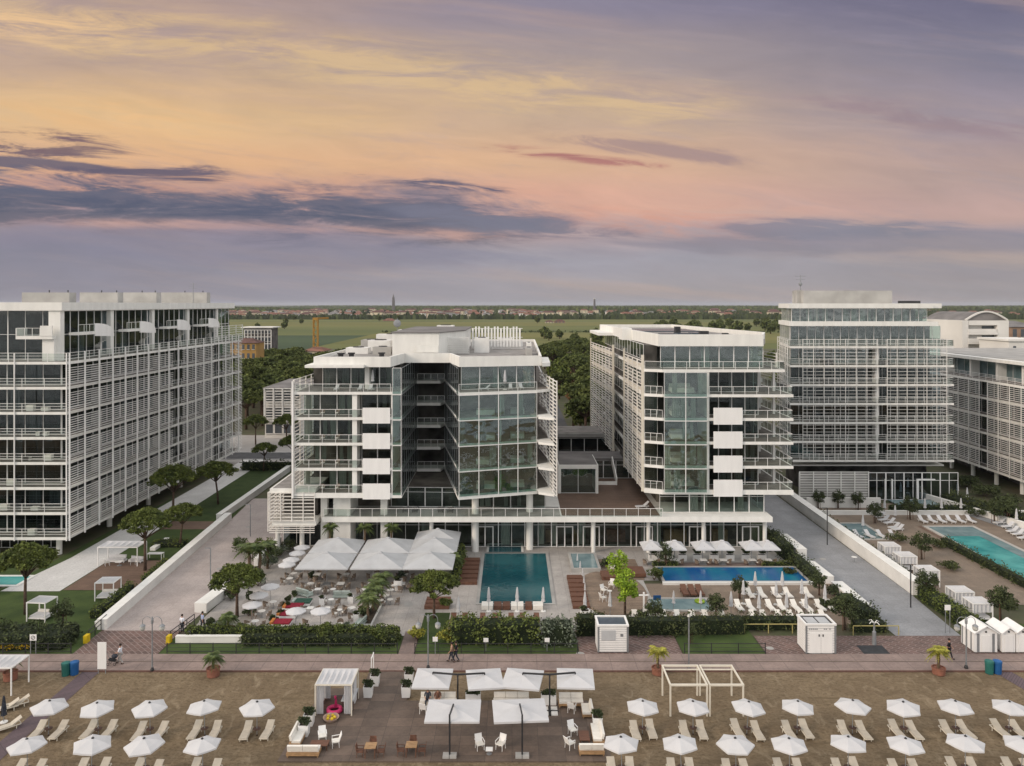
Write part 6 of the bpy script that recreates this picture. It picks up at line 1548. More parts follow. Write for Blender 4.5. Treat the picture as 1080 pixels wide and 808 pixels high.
RPOS = [((318.5,575),'farthest back by the louvred block columns'),((313.5,581),'second from the back by the louvred block'),((307,588),'third from the back, beside the big grey parasols'),((302.5,593),'fourth from the back, overlapping its neighbour'),((285,616),'behind the low umbrella pine crown'),((273,625),'right of the low umbrella pine'),((266,635),'nearest the big potted palm'),((312,648),'near the red towel daybeds'),((338,650),'in the open middle of the terrace front')]
tc = make_tub_chair(); rt = make_table(.75,.75,.74,'round_table','stone_white','grey_metal',rnd=True); dt = make_table(.8,.8,.74,'dining_table','stone_white','grey_metal')
for (px, py), w_ in RPOS:
    w_ = w_.replace(', beside the big grey parasols','')
    x, y = P(px, py, 2.3)
    if py > 646: y = 76.0; x = Fx(px, y)
    place(r6, x, y, 0, 'small white terrace parasol '+w_, 'small white parasols of the left terrace', sc=.9)
    if 'open middle' in w_ or 'red towel' in w_: continue
    place(rt, x+.55, y-.75, 0, 'round white table under the small parasol '+w_, 'round tables of the left terrace')
    for k, s_ in enumerate(('left','right')):
        a = PI*k; place(tc, x+.55-.75*math.cos(a), y-.75-.1, PI/2 if k == 0 else -PI/2, 'rattan chair %s of its table, small parasol %s' % (s_, w_), 'rattan chairs of the terrace')
for j, (cy, row) in enumerate(((87.2,'near'),(90.2,'middle'),(95.0,'back'))):
    for i in range(5):
        cx = -22.6+3.4*i
        if cx > -8.2: continue
        w_ = ORD[i]+' from left, '+row+' row under the grey parasols'
        place(dt if (i+j) % 2 else rt, cx, cy, .0, 'white topped dining table, '+w_, 'dining tables under the big parasols')
        for k, s_ in enumerate(('left','right','far','near')):
            a = k; dx, dy = ((-.8,0),(.8,0),(0,.8),(0,-.8))[k]
            if j == 2 and k > 1: continue
            place(tc, cx+dx, cy+dy, (PI/2,-PI/2,0,PI)[k]+RT.uniform(-.25,.25), 'rattan chair, %s side of table %s' % (s_, w_), 'rattan chairs of the terrace')
for px, py, lab in ((358,650-3,'left'),(376,640+8,'right')): pass
for px, py, rz, lab in ((353,657,1.2,'left chair of the pair facing across the small white table in the terrace middle'),(363,655,-1.2,'right chair of the pair facing across the small white table in the terrace middle'),(370,661,1.4,'chair left of the planted pot near the palm row'),(322,666,2.6,'grey chair under the small parasol near the red daybeds, by the hedge'),(359,668,.2,'grey chair by the hedge in the terrace middle, rear turned to the sea')):
    place(tc, *P(px, py-6), rz, lab)
place(rt, *P(347+11,650-1), 0, 'small white table between the two facing chairs in the terrace middle', sc=.8)
for j, (py_r, xs, rn) in enumerate(((626,(336,352,386),'back'),(637,(350,392,412),'middle'),(646,(328,346,372),'front'))):
    for i, px_ in enumerate(xs):
        w_ = ORD[i]+', %s row in the open terrace middle' % rn
        x, y = P(px_, py_r); place(rt if (i+j) % 2 else dt, x, y-.3, .3*i, 'white bistro table, '+w_, 'bistro tables in the open terrace', sc=.85)
        for k, s_ in enumerate(('left','right')): place(tc, x+(-.72,.72)[k], y-.3+RT.uniform(-.2,.2), (PI/2,-PI/2)[k]+RT.uniform(-.3,.3), 'rattan chair %s of the bistro table %s' % (s_, w_), 'rattan chairs of the terrace')
sg = make_sofa(1.9, 'garden_sofa', base='pale_green_cloth', cl='pale_green_cloth', seats=2)
place(sg, *P(361,630), PI, 'pale green sofa between the two white flower pots, turned to the big parasols' , sc=1.0)
place(sg, *P(321,628), 2.6, 'pale green sofa left of the first white flower pot')
place(sg, *P(378,662), PI*.93+PI/2, 'long pale green daybed beside the nearest palm of the row', sc=(1.4,1,1))
def daybed(label, x, y, rz, cl, pil):
    t = thing('towel_daybed', label, 'daybed', (x,y,.02), rz); MB().box(-.6,.6,-1.0,1.0,.1,.34).build('frame','white_paint',t); MB().box(-.62,.62,-1.02,.62,.343,.47).build('towel',cl,t)
    for sx in (-1,1):
        for sy in (-1,1): MB().cbox(sx*.5,sy*.9,0,.07,.07,.097).build('leg','white_paint',t)
    for sx in (-1,1): MB().box(sx*.3-.25,sx*.3+.25,.66,.96,.345,.55).build('pillow',pil,t)
    return t
for px, py, c_, p_, lab in ((309,643,'red_cloth','orange_cloth','daybed with dark red towel and orange pillows, the farthest of three'),(303,651,'red_cloth','orange_cloth','daybed with dark red towel and orange pillows, the middle of three'),(296,660,'red_cloth','orange_cloth','daybed with dark red towel and orange pillows, nearest the hedge'),(318,638,'green_cloth','pale_green_cloth','daybed with a dark green towel behind the red ones')):
    x, y = P(px,py); daybed(lab, x, y, PI/2, c_, p_)
pw = make_planter(.6,.6,.75,name='flower_pot',n=160,pr=.3,ph=.4)
for px, py, lab in ((340,638,'white flower pot between the two pale green sofas'),(370,636,'white flower pot right of the pale green sofa'),(420,622,'tall white planter at the edge of the big parasols'),(376,655,'planted pot beside the palm row on the terrace')):
    place(pw, *P(px,py), 0, lab, sc=1.0 if 'tall' not in lab else 1.5)
pk = thing('palm_kerb', 'narrow white stone bed carrying the row of four palms', 'planter', (0,0,0)); a, c = P(386,661), P(403,630)
part(pk,'edge','stone_white',lambda b: b.bar((a[0],a[1],.12),(c[0]-.1,c[1],.12),1.1,.22)); part(pk,'soil','soil',lambda b: b.bar((a[0],a[1]+.15,.245),(c[0]-.1,c[1]-.15,.245),.85,.02))
for k, (px, py) in enumerate(((397,637),(403,632),(408,626),(412,621))):
    place(rt, *P(px+4,py+3), 0, ORD[k].capitalize()+' white bistro table right of the palm row, counted from the sea' if False else ORD[k]+' white bistro table right of the palm row, counted from the sea')
strip_hedge((-5.9,89.0), (-5.9,99), .7, 1.5, 'narrow hedge between the grey parasols and the brown steps', dens=60, rough=.18) if False else strip_hedge((-6.6,88.2), (-6.3,99), .6, 1.6, 'narrow hedge between the grey parasols and the brown steps', dens=60, rough=.18)
# brown bench steps both sides of the pool
def steps(label, x0, x1, y0, y1, n, inv=False):
    t = thing('wooden_steps', label, 'steps', ((x0+x1)/2,(y0+y1)/2,0)); d = (y1-y0)/n
    for k in range(n):
        part(t, 'tread', 'wood', lambda b: b.box(x0,x1,y0+d*k,y0+d*k+d*.72,.03,.35)); 
        part(t, 'riser', 'wood_dark', lambda b: b.box(x0+.05,x1-.05,y0+d*k+d*.73,y0+d*k+d*.98,.03,.15))
steps('row of brown wooden bench steps on the left of the dark teal pool', -6.0, -3.9+.2-.3, 88.6, 97.6, 6)
steps('brown wooden bench steps right of the dark teal pool, below the whirlpool', 6.4, 8.2, 81.6, 91.4, 7)
x, y = P(450,643); steps('stacked brown wooden benches behind the umbrella pine left of the pool', -9.2, -6.6, 81.5, 84.5, 3)
for k in range(5): 
    MB().box(4.35,4.62,91-1.0*k,91.35-1.0*k,.0,.30)
# pool daybeds row
cw_ = make_closed_umbrella(2.5)
for px, lab in ((515.5,'closed white umbrella at the near left corner of the dark teal pool'),(545.5,'closed white umbrella at the middle of the near pool edge'),(573,'closed white umbrella at the near right corner of the dark teal pool')):
    place(cw_, *P(px,645), 0, lab)
place(cw_, *P(483.5,656), 0, 'closed white umbrella left of the poolside loungers')
def box_bed(label, x0, x1, y, m, d=1.3, h=.45, name='pool_daybed'):
    t = thing(name, label, 'daybed', ((x0+x1)/2,y,0.02)); MB().box(-(x1-x0)/2,(x1-x0)/2,-d/2,d/2,.04,h).build('mattress',m,t); MB().box(-(x1-x0)/2+.08,(x1-x0)/2-.08,-d/2+.08,d/2-.08,0,.04).build('plinth','grey_render',t)
for a_, b_, m_, lab in ((508,520,'cushion','white block daybed at the near left pool corner'),(521,529,'wood','brown lounger box right of the left white daybed'),(530,538,'wood','brown lounger box left of the middle closed umbrella'),(539,552,'cushion','white block daybed at the middle of the near pool edge'),(554,561,'wood','brown lounger box right of the middle closed umbrella'),(562,573,'cushion','white block daybed at the near right pool corner')):
    y = 81.9; box_bed(lab, Fx(a_,y), Fx(b_,y), y, m_)
bl2 = make_lounger('pool_lounger', frame='wood', cloth='wood', back=.35)
for k, px in enumerate((478,490,509,522,539,551,566)):
    place(bl2, *P(px,657), 0, 'dark brown lounger, '+ORD[k]+' from the left in the row behind the pool hedge', 'dark brown pool loungers')
# round wood deck with chairs and boulders
dk = MB(); dk.prism([(11.0+3.9*math.cos(2*PI*k/28), 86.3+6.6*math.sin(2*PI*k/28)) for k in range(28)], .024, .16); tag(dk.build('wood_deck', 'plank_light_m'), kind='structure')
sheet('wood_deck', rect(10.8, 15.4, 90.2, 97.5), .05, 'plank_light_m')
for px, py, rz, lab in ((637,622+4,.6,'white armchair at the left on the round wood deck'),(645,620,-.4,'white armchair at the back of the round wood deck'),(636,634,2.0,'white armchair at the front of the round wood deck')):
    place(ac, *P(px,py,.16), rz, lab, z=.16)
place(rt, *P(643,628,.16), 0, 'small white table on the round wood deck', z=.16, sc=.7)
bb_ = thing('boulder_row', 'x', 'x'); bpy.data.objects.remove(bb_)
for k, (px, py) in enumerate(((609,596),(612,604),(614.5,612),(616,620),(617,628))):
    x, y = P(px,py); t = thing('curtain_post', 'closed white parasol in the slanting row left of the round deck, '+ORD[k]+' from the back', 'umbrella', (x,y,0)); bpy.data.objects.remove(t)
    place(cw_, x, y, 0, 'closed white parasol, '+ORD[k]+' from the back in the row beside the brown steps', 'closed parasols beside the brown steps', sc=.55)
for px, py, lab in ((617,650,'closed white umbrella above the white planter left of the kiosk'),(643.5,650,'closed white umbrella right of the round wood deck front')): place(cw_, *P(px,py), 0, lab)
place(pw, *P(617,655), 0, 'white planter box left of the small kiosk', sc=1.5)
def seatbox(label, px, py, w, d): 
    x, y = P(px,py); t = thing('deck_bench', label, 'bench', (x,y,.05)); MB().box(-w/2,w/2,-d/2,d/2,.1,.5).build('seat','wood',t); MB().box(-w/2+.1,w/2-.1,-d/2+.1,d/2-.1,0,.1).build('plinth','wood_dark',t)
seatbox('square brown wooden bench block behind the farther lime tree', 645,610,2.4,2.2); seatbox('square brown wooden bench block right of the lime tree', 668,606,2.6,2.6)
mb_ = box_bed('white cushion block on the brown bench behind the lime tree', Fx(641,95), Fx(651,95), 94.6, 'cushion')
for k in range(3): place(bl2, *P(722+8*k,627), 0, 'dark brown lounger before the blue pool wall, '+['left','middle','right'][k]+' one', 'dark brown loungers by the blue pool', sc=1.15)
for px, lab in ((710.5,'closed white umbrella on the left half of the paddling pool edge'),(739,'closed white umbrella on the right half of the paddling pool edge')): place(cw_, *P(px,645), 0, lab, sc=.85)
tf = thing('pool_float', 'lime green inflatable ring in the paddling pool', 'pool float', (*P(738,636),.12)); b = MB(); b.tube([(.42*math.cos(2*PI*k/14),.42*math.sin(2*PI*k/14),.08) for k in range(15)], .14, 8); b.build('ring','lime_leaf',tf,smooth=True); MB().lathe([(.36,.02),(.36,.04)],n=14).build('floor_sheet','water_toy_yellow',tf)
sv = thing('blue_screen', 'dark blue panel on posts behind the paddling pool', 'sign', (*P(693,642),0)); MB().box(-.4,.4,-.03,.03,.9,1.4).build('panel','blue_bin',sv); MB().box(-.35,-.3,-.03,.03,0,.899).build('post','white_paint',sv); MB().box(.3,.35,-.03,.03,0,.899).build('post','white_paint',sv)
wp = thing('shower_post', 'white cross shaped shower post left of the paddling pool', 'shower', (*P(679,655),0)); MB().box(-.08,.08,-.08,.08,0,2.9).build('post','white_paint',wp); MB().box(-.5,.5,-.05,.05,2.55,2.68).build('arm','white_paint',wp)
# restaurant parasols at right
G4 = 'white square parasols before the right hotel wing'
for k, px in enumerate((686.5,711.5,741,761.5,792.5,809)):
    place(rp, *P(px,573,2.6), 0, 'white square parasol, '+ORD[k]+' from left before the right hotel wing', G4, sc=(1.02,1.05,1))
    x, y = P(px,573,2.6); w_ = ORD[k]+' parasol before the right hotel wing'
    place(dt, x, y-.4, 0, 'table under the '+w_, 'restaurant tables at the right wing')
    for s, s_ in ((-1,'left'),(1,'right')): place(tc, x+s*.75, y-.4, -s*PI/2, 'rattan chair %s of the table under the %s' % (s_, w_), 'rattan chairs of the terrace')
plr = make_planter(1.05,.6,.75,name='box_planter',taper=1.0,n=420,pr=.5,ph=.9)
for k, px in enumerate((688.5,705,719.5,735,753,769.5,786.5,803.5)):
    place(plr, *P(px,591), 0, 'white box planter, '+ORD[k]+' from left in the row behind the blue pool', 'white planters behind the blue pool')
# loungers in the sun terrace: rows
wl = make_lounger('terrace_lounger', frame='white_paint', cloth='cushion', back=.45)
G5 = 'white loungers of the right sun terrace'
rows = [(629.5,[791,803.5,818.5,831,852],'farthest row'),(643,[779.5,791.5,812.5,824.5,839,851,865,876],'middle row'),(654.5,[795,806.5,823,835.5,847,858.5,869],'near row behind the right kiosk')]
for py, xs, w_ in rows:
    for k, px in enumerate(xs): place(wl, *P(px,py), .06, 'white terrace lounger, '+ORD[k]+' from left in the '+w_, G5)
for k, px in enumerate((670.5,684.5,701,715.5,731,745,763)): place(wl, *P(px,654.5), .05, 'white lounger, '+ORD[k]+' from left between paddling pool and dark hedge', G5)
for k, (px, py) in enumerate(((796.5,627),(825,627),(845.5,636),(784,637),(818.5,638),(771,650),(800.5,652),(829.5,651),(870,642),(850,652))):
    place(cw_, *P(px,py), 0, 'closed white umbrella '+['at the far left of the lounger field by the blue pool','at the far middle of the lounger field by the blue pool','at the right end of the far lounger row','left between far and middle lounger rows','right between far and middle lounger rows','at the left end of the near lounger rows','in the near lounger row, left one','in the near lounger row above the right kiosk','by the last two loungers beside the parapet','right of the kiosk roof in the near lounger row'][k])
place(rt, *P(901,603-10), 0, 'white bistro table under the shrubs right of the last restaurant parasol', sc=.9)

# ================================================================== kiosks, cabins
def kiosk(label, x0, x1, y0, y1, h, window_panel, left_sign=False, roof_panels=False):
    t = thing('beach_kiosk', label, 'kiosk', ((x0+x1)/2,(y0+y1)/2,.03)); 
    part(t,'body','grey_metal',lambda b:b.box(x0,x1,y0,y1,.05,h)); part(t,'base','dark_metal',lambda b:b.box(x0-.03,x1+.03,y0-.03,y1+.03,.031,.05)) 
    def sl(b):
        n = 11
        for k in range(n):
            z = .12+k*(h-.15)/n; b.box(x0+.12,x1-.12,y0-.05,y0-.001,z,z+(h-.15)/n-.04)
            b.box(x0-.04,x0-.001,y0+.1,y1-.1,z,z+(h-.15)/n-.04)
    part(t,'cladding','white_paint',sl)
    [part(t,'corner_trim','grey_metal',lambda b:b.box(x-.07,x+.07,y0-.08,y0-.052,.06,h)) for x in (x0+.02,x1-.02)]
    part(t,'roof','solar_panel' if not roof_panels else 'dark_metal',lambda b:b.box(x0+.12,x1-.12,y0+.12,y1-.12,h+.003,h+.06))
    part(t,'roof_trim','white_paint',lambda b:b.ring(rect(x0-.08,x1+.08,y0-.08,y1+.08),.18,h+.001,h+.16))
    if window_panel: part(t,'service_window','canvas_grey',lambda b:[b.box(x0+.3,x0+(x1-x0)*.58,y0-.08,y0-.052,h*.48,h*.86)]); part(t,'small_sign','grey_metal',lambda b:[b.box(x1-.7,x1-.45,y0-.075,y0-.053,h*.62,h*.72)])
    else:
        part(t,'door','white_paint',lambda b:[b.box(x0+.3,(x0+x1)/2-.02,y0-.085,y0-.053,.1,h*.74), b.box((x0+x1)/2+.02,x1-.3,y0-.085,y0-.053,.1,h*.74)])
        part(t,'door_handle','dark_metal',lambda b:[b.box((x0+x1)/2+s*.18-.05,(x0+x1)/2+s*.18+.05,y0-.115,y0-.087,h*.62,h*.70) for s in (-1,1)])
        part(t,'lettering','grey_metal',lambda b:[b.box(x0+.25+.17*k,x0+.25+.17*k+.11,y0-.07,y0-.052,h*.86,h*.90) for k in (0,1,2,3,4,8,9,11)])
    if roof_panels: part(t,'skylight','canvas_grey',lambda b:[b.box(x0+.3+k*1.1,x0+1.25+k*1.1,y0+.35,y1-.5,h+.063,h+.10) for k in range(2)])
    return t
kiosk('small white slatted kiosk with blank serving hatch, left one on the brick paving', 7.9, 10.65, 71.4, 73.5, 2.42, True)
kiosk('white slatted kiosk with double doors and two roof hatches, right one by the sun terrace', 26.9, 29.6, 71.15, 73.3, 2.62, False, roof_panels=True)
def cabin(label, x0, x1, y0, y1, h, stripes, rise=.6):
    t = thing('beach_cabin', label, 'beach hut', ((x0+x1)/2,(y0+y1)/2,.1)); m = (x0+x1)/2; r = h+rise
    def body(b):
        vs = [(x0,y0,.1),(x1,y0,.1),(x1,y0,h),(m,y0,r),(x0,y0,h)]; vs += [(a, y1, c) for a, _, c in vs]
        b.add(vs, [(0,1,2,3,4),(9,8,7,6,5),(0,5,6,1),(1,6,7,2),(4,9,5,0),(2,7,8,3),(3,8,9,4)])
    part(t,'wall','white_paint',body)
    part(t,'roof','white_paint',lambda b:[b.bar((x0-.12,(y0+y1)/2,h+.0),(m-.03,(y0+y1)/2,r+.07),(y1-y0)+.4,.06), b.bar((m+.03,(y0+y1)/2,r+.07),(x1+.12,(y0+y1)/2,h+.0),(y1-y0)+.4,.06)])
    if stripes: part(t,'stripe','grey_metal',lambda b:[b.box(x-.12,x+.12,y0-.012,y0-.001,.12,h-.05) for x in (x0+.35,x1-.35)]+[b.box(x0-.012,x0-.001,y-.1,y+.1,.12,h-.05) for y in (y0+.5,y0+1.2,y0+1.9)])
    part(t,'door','white_paint',lambda b:b.box(m-.4,m+.4,y0-.05,y0-.013,.13,h-.2)); part(t,'vent','dark_metal',lambda b:b.lathe([(.09,0),(.09,.03)],n=10).v and b.__setattr__('v',[(v[0]+m, y0-.02-v[2], v[1]+h+.12) for v in b.v]))
    return t
x, y = P(1033,691); 
cabin('white beach cabin with grey vertical stripes, leftmost of the gabled huts', 42.4, 44.5, 71.3, 73.4, 1.85, True)
cabin('plain white gabled beach cabin right of the striped one, left half of the pair', 44.95, 46.15, 71.3, 73.4, 1.85, False, .45)
cabin('plain white gabled beach cabin at the right edge, right half of the pair', 46.25, 47.45, 71.3, 73.4, 1.85, False, .45)

# ================================================================== right garden
wl2 = make_lounger('garden_lounger', frame='white_paint', cloth='canvas_white', back=.55)
for k, px in enumerate((971,981,991,1000.5,1011,1022)): place(wl2, *P(px+2,551), .1, 'white lounger behind the turquoise pool, '+ORD[k]+' from the left in the row of six', 'white loungers of the right garden')
for k, (px, py) in enumerate(((928,546.5),(932,550),(938,553),(943,558),(947,560))): place(wl2, *P(px,py), -1.25, 'white lounger right of the small pale pool, '+ORD[k]+' from the back in the slanting group', 'white loungers of the right garden')
for k, px in enumerate((905,917,929.5,942.5)): place(wl2, *P(px,567), .2, 'white lounger before the small pale pool, '+ORD[k]+' from the left in the row of four', 'white loungers of the right garden')
for k, (px, py) in enumerate(((1054,553),(1063,557),(1068,562),(1074,565),(1080,569))): place(wl2, *P(px,py), -1.3, 'white lounger right of the turquoise pool, '+ORD[k]+' from the back along its far side', 'white loungers of the right garden')
for px, py, lab in ((910,562,'closed white umbrella standing in front of the small pale pool'),(933,543,'closed white umbrella at the back of the slanting lounger group'),(944,551,'closed white umbrella in the middle of the slanting lounger group'),(975.5,543,'closed white umbrella, left of three behind the turquoise pool'),(993,543,'closed white umbrella, middle of three behind the turquoise pool'),(1013.5,543,'closed white umbrella, right of three behind the turquoise pool'),(1059,550,'closed white umbrella by the loungers right of the turquoise pool, the far one'),(1072,555,'closed white umbrella by the loungers right of the turquoise pool, the near one'),(950,525,'closed white umbrella before the glass hall, left one'),(957.5,520,'small closed white umbrella before the glass hall, right one'),(1010,524,'closed white umbrella at the far left end of the slanting white wall'),(1020,531,'closed white umbrella at the slanting white wall, nearer one')):
    place(cw_, *P(px,py), 0, lab, sc=1.0)
sheet('glass_canopy_floor', rect(61, 68, 121.5, 126.4), .25, 'pool_pale')
cbn = make_cabana(2.05, 1.95, 1.92, curtains=[(-.95,.95,.9,.9),(-.93,.93,-.9,-.9)])
for px, py, lab in ((943,586,'white canopied daybed, farthest of the three in a slanting row'),(958,597.5,'white canopied daybed, second of the three in a slanting row'),(978,615,'white canopied daybed half behind a small tree, nearest of the slanting row'),(1011,636.5,'white curtained daybed left behind the beach cabins'),(1033,655-2,'white curtained daybed right behind the striped beach cabin')):
    Y_ = {943:97.6,958:93.7,978:88.8,1011:82.2,1033:79.1}[px]; place(cbn, 47.35, Y_, .0, lab, sc=1.0)
# left garden cabanas
cb2 = make_cabana(2.05, 1.9, 1.98, 'garden_daybed')
place(cb2, -44.0, 84.7, .05, 'white four post daybed beside the wood deck in the left garden', z=.02); place(cb2, -47.8, 79.1, -.1, 'white four post daybed on the lawn right of the left edge pine', z=.02)
cb3 = make_cabana(4.9, 2.5, 2.35, 'garden_pergola', bed=False); place(cb3, -48.1, 96.0, 0, 'large white open pergola with lounge seats on the wood deck', z=.06)
sw = make_sofa(2.2, 'outdoor_sofa', base='white_paint', cl='canvas_white', seats=2)
place(sw, -49.0, 96.4, 0, 'white sofa on the left under the large garden pergola', z=.06); place(sw, -46.6, 96.4, -.2, 'white sofa on the right under the large garden pergola', z=.06, sc=.8)
place(ac, *P(113,597), 2.2, 'white armchair front left under the large garden pergola', z=.06); place(ac, *P(140,596), 3.6, 'white armchair front right under the large garden pergola', z=.06)
place(lowt, *P(126,597), 0, 'small white table in the middle of the large garden pergola', z=.06, sc=1.5)
wt2 = make_table(1.9,.8,.74,'garden_table','white_paint','white_paint',four=True); place(wt2, *P(164,590), 0, 'long white table right of the pine trunk on the wood deck', z=.06)

# ================================================================== lamps, signs, bins, bollards
def double_lamp(label, px, py, h=4.6, arm=.85):
    x, y = P(px, py); t = thing('street_lamp', label, 'street lamp', (x,y,.1)); MB().tube([(0,0,0),(0,0,1.2),(0,0,h)], [.085,.06,.045], 10).build('pole','grey_metal',t); MB().lathe([(.16,0),(.16,.12),(.09,.3)],n=12).build('base','dark_metal',t)
    for s in (-1,1):
        b = MB(); b.tube([(s*(.0+arm*(1-math.cos(PI*k/8))*.5*1.0),0,h-.35+.45*math.sin(PI*k/8)) for k in range(9)]+[(s*arm,0,h-.55)], .028, 6); b.build('arm','grey_metal',t)
        b = MB(); b.lathe([(.1,h-.66),(.22,h-.72),(.24,h-.95),(.15,h-1.1),(.05,h-1.14)],arm*s,0,12); b.build('lamp_head','lamp_glass',t); MB().lathe([(.06,h-.55),(.2,h-.64),(.26,h-.72)],arm*s,0,12).build('lamp_cap','grey_metal',t)
    MB().lathe([(.1,h-.5),(.12,h-.2),(.05,h+.1)],n=10).build('finial','grey_metal',t); return t
double_lamp('double armed street lamp at the foot of the pinkish walkway', 160.5, 708.5); double_lamp('double armed street lamp beside the deck entrance, before the pool garden', 451.5, 706)
double_lamp('double armed street lamp before the striped beach cabin', 1019, 706, 4.4, .8)
def thin_post(label, px, py, h, kind='lamp_post', arm=0, m='dark_metal', head=True, z=.1):
    x, y = P(px, py); t = thing('lamp_post', label, 'lamp post', (x,y,0)); MB().box(-.05,.05,-.05,.05,0,h).build('pole',m,t)
    if arm: MB().box(min(0,arm)-.0,max(0,arm),-.06,.06,h+.001,h+.07).build('arm',m,t); MB().box(arm*.55 if arm > 0 else arm,arm if arm > 0 else arm*.55,-.05,.05,h-.04,h-.001).build('lamp_strip','lamp_glass',t)
    else: MB().lathe([(.12,h),(.17,h+.05),(.10,h+.22)],n=10).build('lamp_head','lamp_glass',t)
thin_post('thin grey lamp post at the promenade edge, left of the yellowish potted palm gap', 726.5, 706, 4.6, m='grey_metal')
thin_post('slim lamp post with flat head on the pinkish walkway, nearer one', 222, 625, 4.9, arm=-.6, m='grey_metal'); thin_post('slim lamp post with flat head on the pinkish walkway, farther one', 264, 566, 4.4, arm=-.7, m='grey_metal')
thin_post('dark angular lamp post behind the white wall of the grey walkway, farther one', 872.5, 575, 4.9, arm=-.7); thin_post('dark angular lamp post behind the white wall of the grey walkway, nearer one', 960.5, 641, 4.5, arm=-.8)
def panel_sign(label, px, py, w, h, z0, m='white_paint', name='info_sign', logo=True):
    x, y = P(px, py); t = thing(name, label, 'sign', (x,y,.05)); MB().box(-w/2,w/2,-.03,.03,z0,z0+h).build('panel',m,t)
    for s in (-1,1):
        if w > .5 or s == 1:
            q = s*(w/2-.06) if w > .5 else 0; MB().box(q-.03,q+.03,-.02,.02,0,z0-.001).build('post','grey_metal',t)
    if logo:
        b = MB(); n = 14; r = min(w,h)*.3; b.tube([(r*math.cos(2*PI*k/n),-.04,z0+h/2+r*math.sin(2*PI*k/n)) for k in range(n+1)], .022, 5); b.bar((-r*.7,-.04,z0+h/2-r*.7),(r*.7,-.04,z0+h/2+r*.7),.03,.02); b.build('symbol','dark_metal',t)
    return t
panel_sign('tall blank white board on two legs at the sand edge beside the left boardwalk', 107.5, 711, .75, 2.3, .4, logo=False, name='notice_board'); 
panel_sign('square white sign with a dark round symbol in the left garden hedge', 35, 690, .6, .55, 1.2)
panel_sign('small white sign on a post behind the fence, left of the walking couple', 459, 691, .45, .4, 1.2, logo=False); panel_sign('small white sign in the hedge behind the fence, middle of the pool hedge', 512.5, 688, .45, .35, .9, logo=False); panel_sign('small white sign in the hedge behind the fence, right end of the pool hedge', 577, 688, .45, .35, .9, logo=False)
panel_sign('white sign on a thin post beside the hedge at the grey walkway foot', 999.5, 668, .55, .5, 2.2, logo=False)
def bin_(label, px, py, m):
    x, y = P(px, py, .1); t = thing('waste_bin', label, 'bin', (x,y,0)); MB().lathe([(.32,.02),(.36,.95)],n=16).build('body',m,t); MB().lathe([(.38,.952),(.36,1.1),(.1,1.2)],n=16).build('lid',m,t); MB().lathe([(.335,.0),(.335,.019)],n=16).build('foot','dark_metal',t); return t
bin_('green waste bin left of the blue one at the sand edge, left side', 69.5, 711, 'teal_bin'); bin_('blue waste bin right of the green one at the sand edge, left side', 78.5, 710, 'blue_bin')
bin_('green waste bin left of the blue one at the sand edge, right side', 1043.5, 709, 'teal_bin'); bin_('blue waste bin right of the green one at the sand edge, right side', 1052, 709, 'blue_bin')
for px, py, lab, q in ((124,691,'yellow padded gate post at the left foot of the pinkish walkway',(-40.25,74.0,-40.4,77.5)),(189,693,'yellow padded gate post at the right foot of the pinkish walkway',(-32.4,73.9,-31.7,77.6))):
    x, y = P(px, py); t = thing('ramp_rail', lab, 'barrier', (q[0],q[1],.03)); MB().box(-.17,.17,-.75,-.12,0,.7).build('padding','yellow_paint',t)
    b = MB(); 
    for z in (.55,.95): b.bar((0,-.1,z),(q[2]-q[0],q[3]-q[1],z+.1),.06)
    for k in range(4): b.bar(((q[2]-q[0])*k/3,(q[3]-q[1])*k/3-.1*(k == 0),0),((q[2]-q[0])*k/3,(q[3]-q[1])*k/3-.1*(k == 0),1.0),.06)
    b.build('handrail','dark_metal',t)
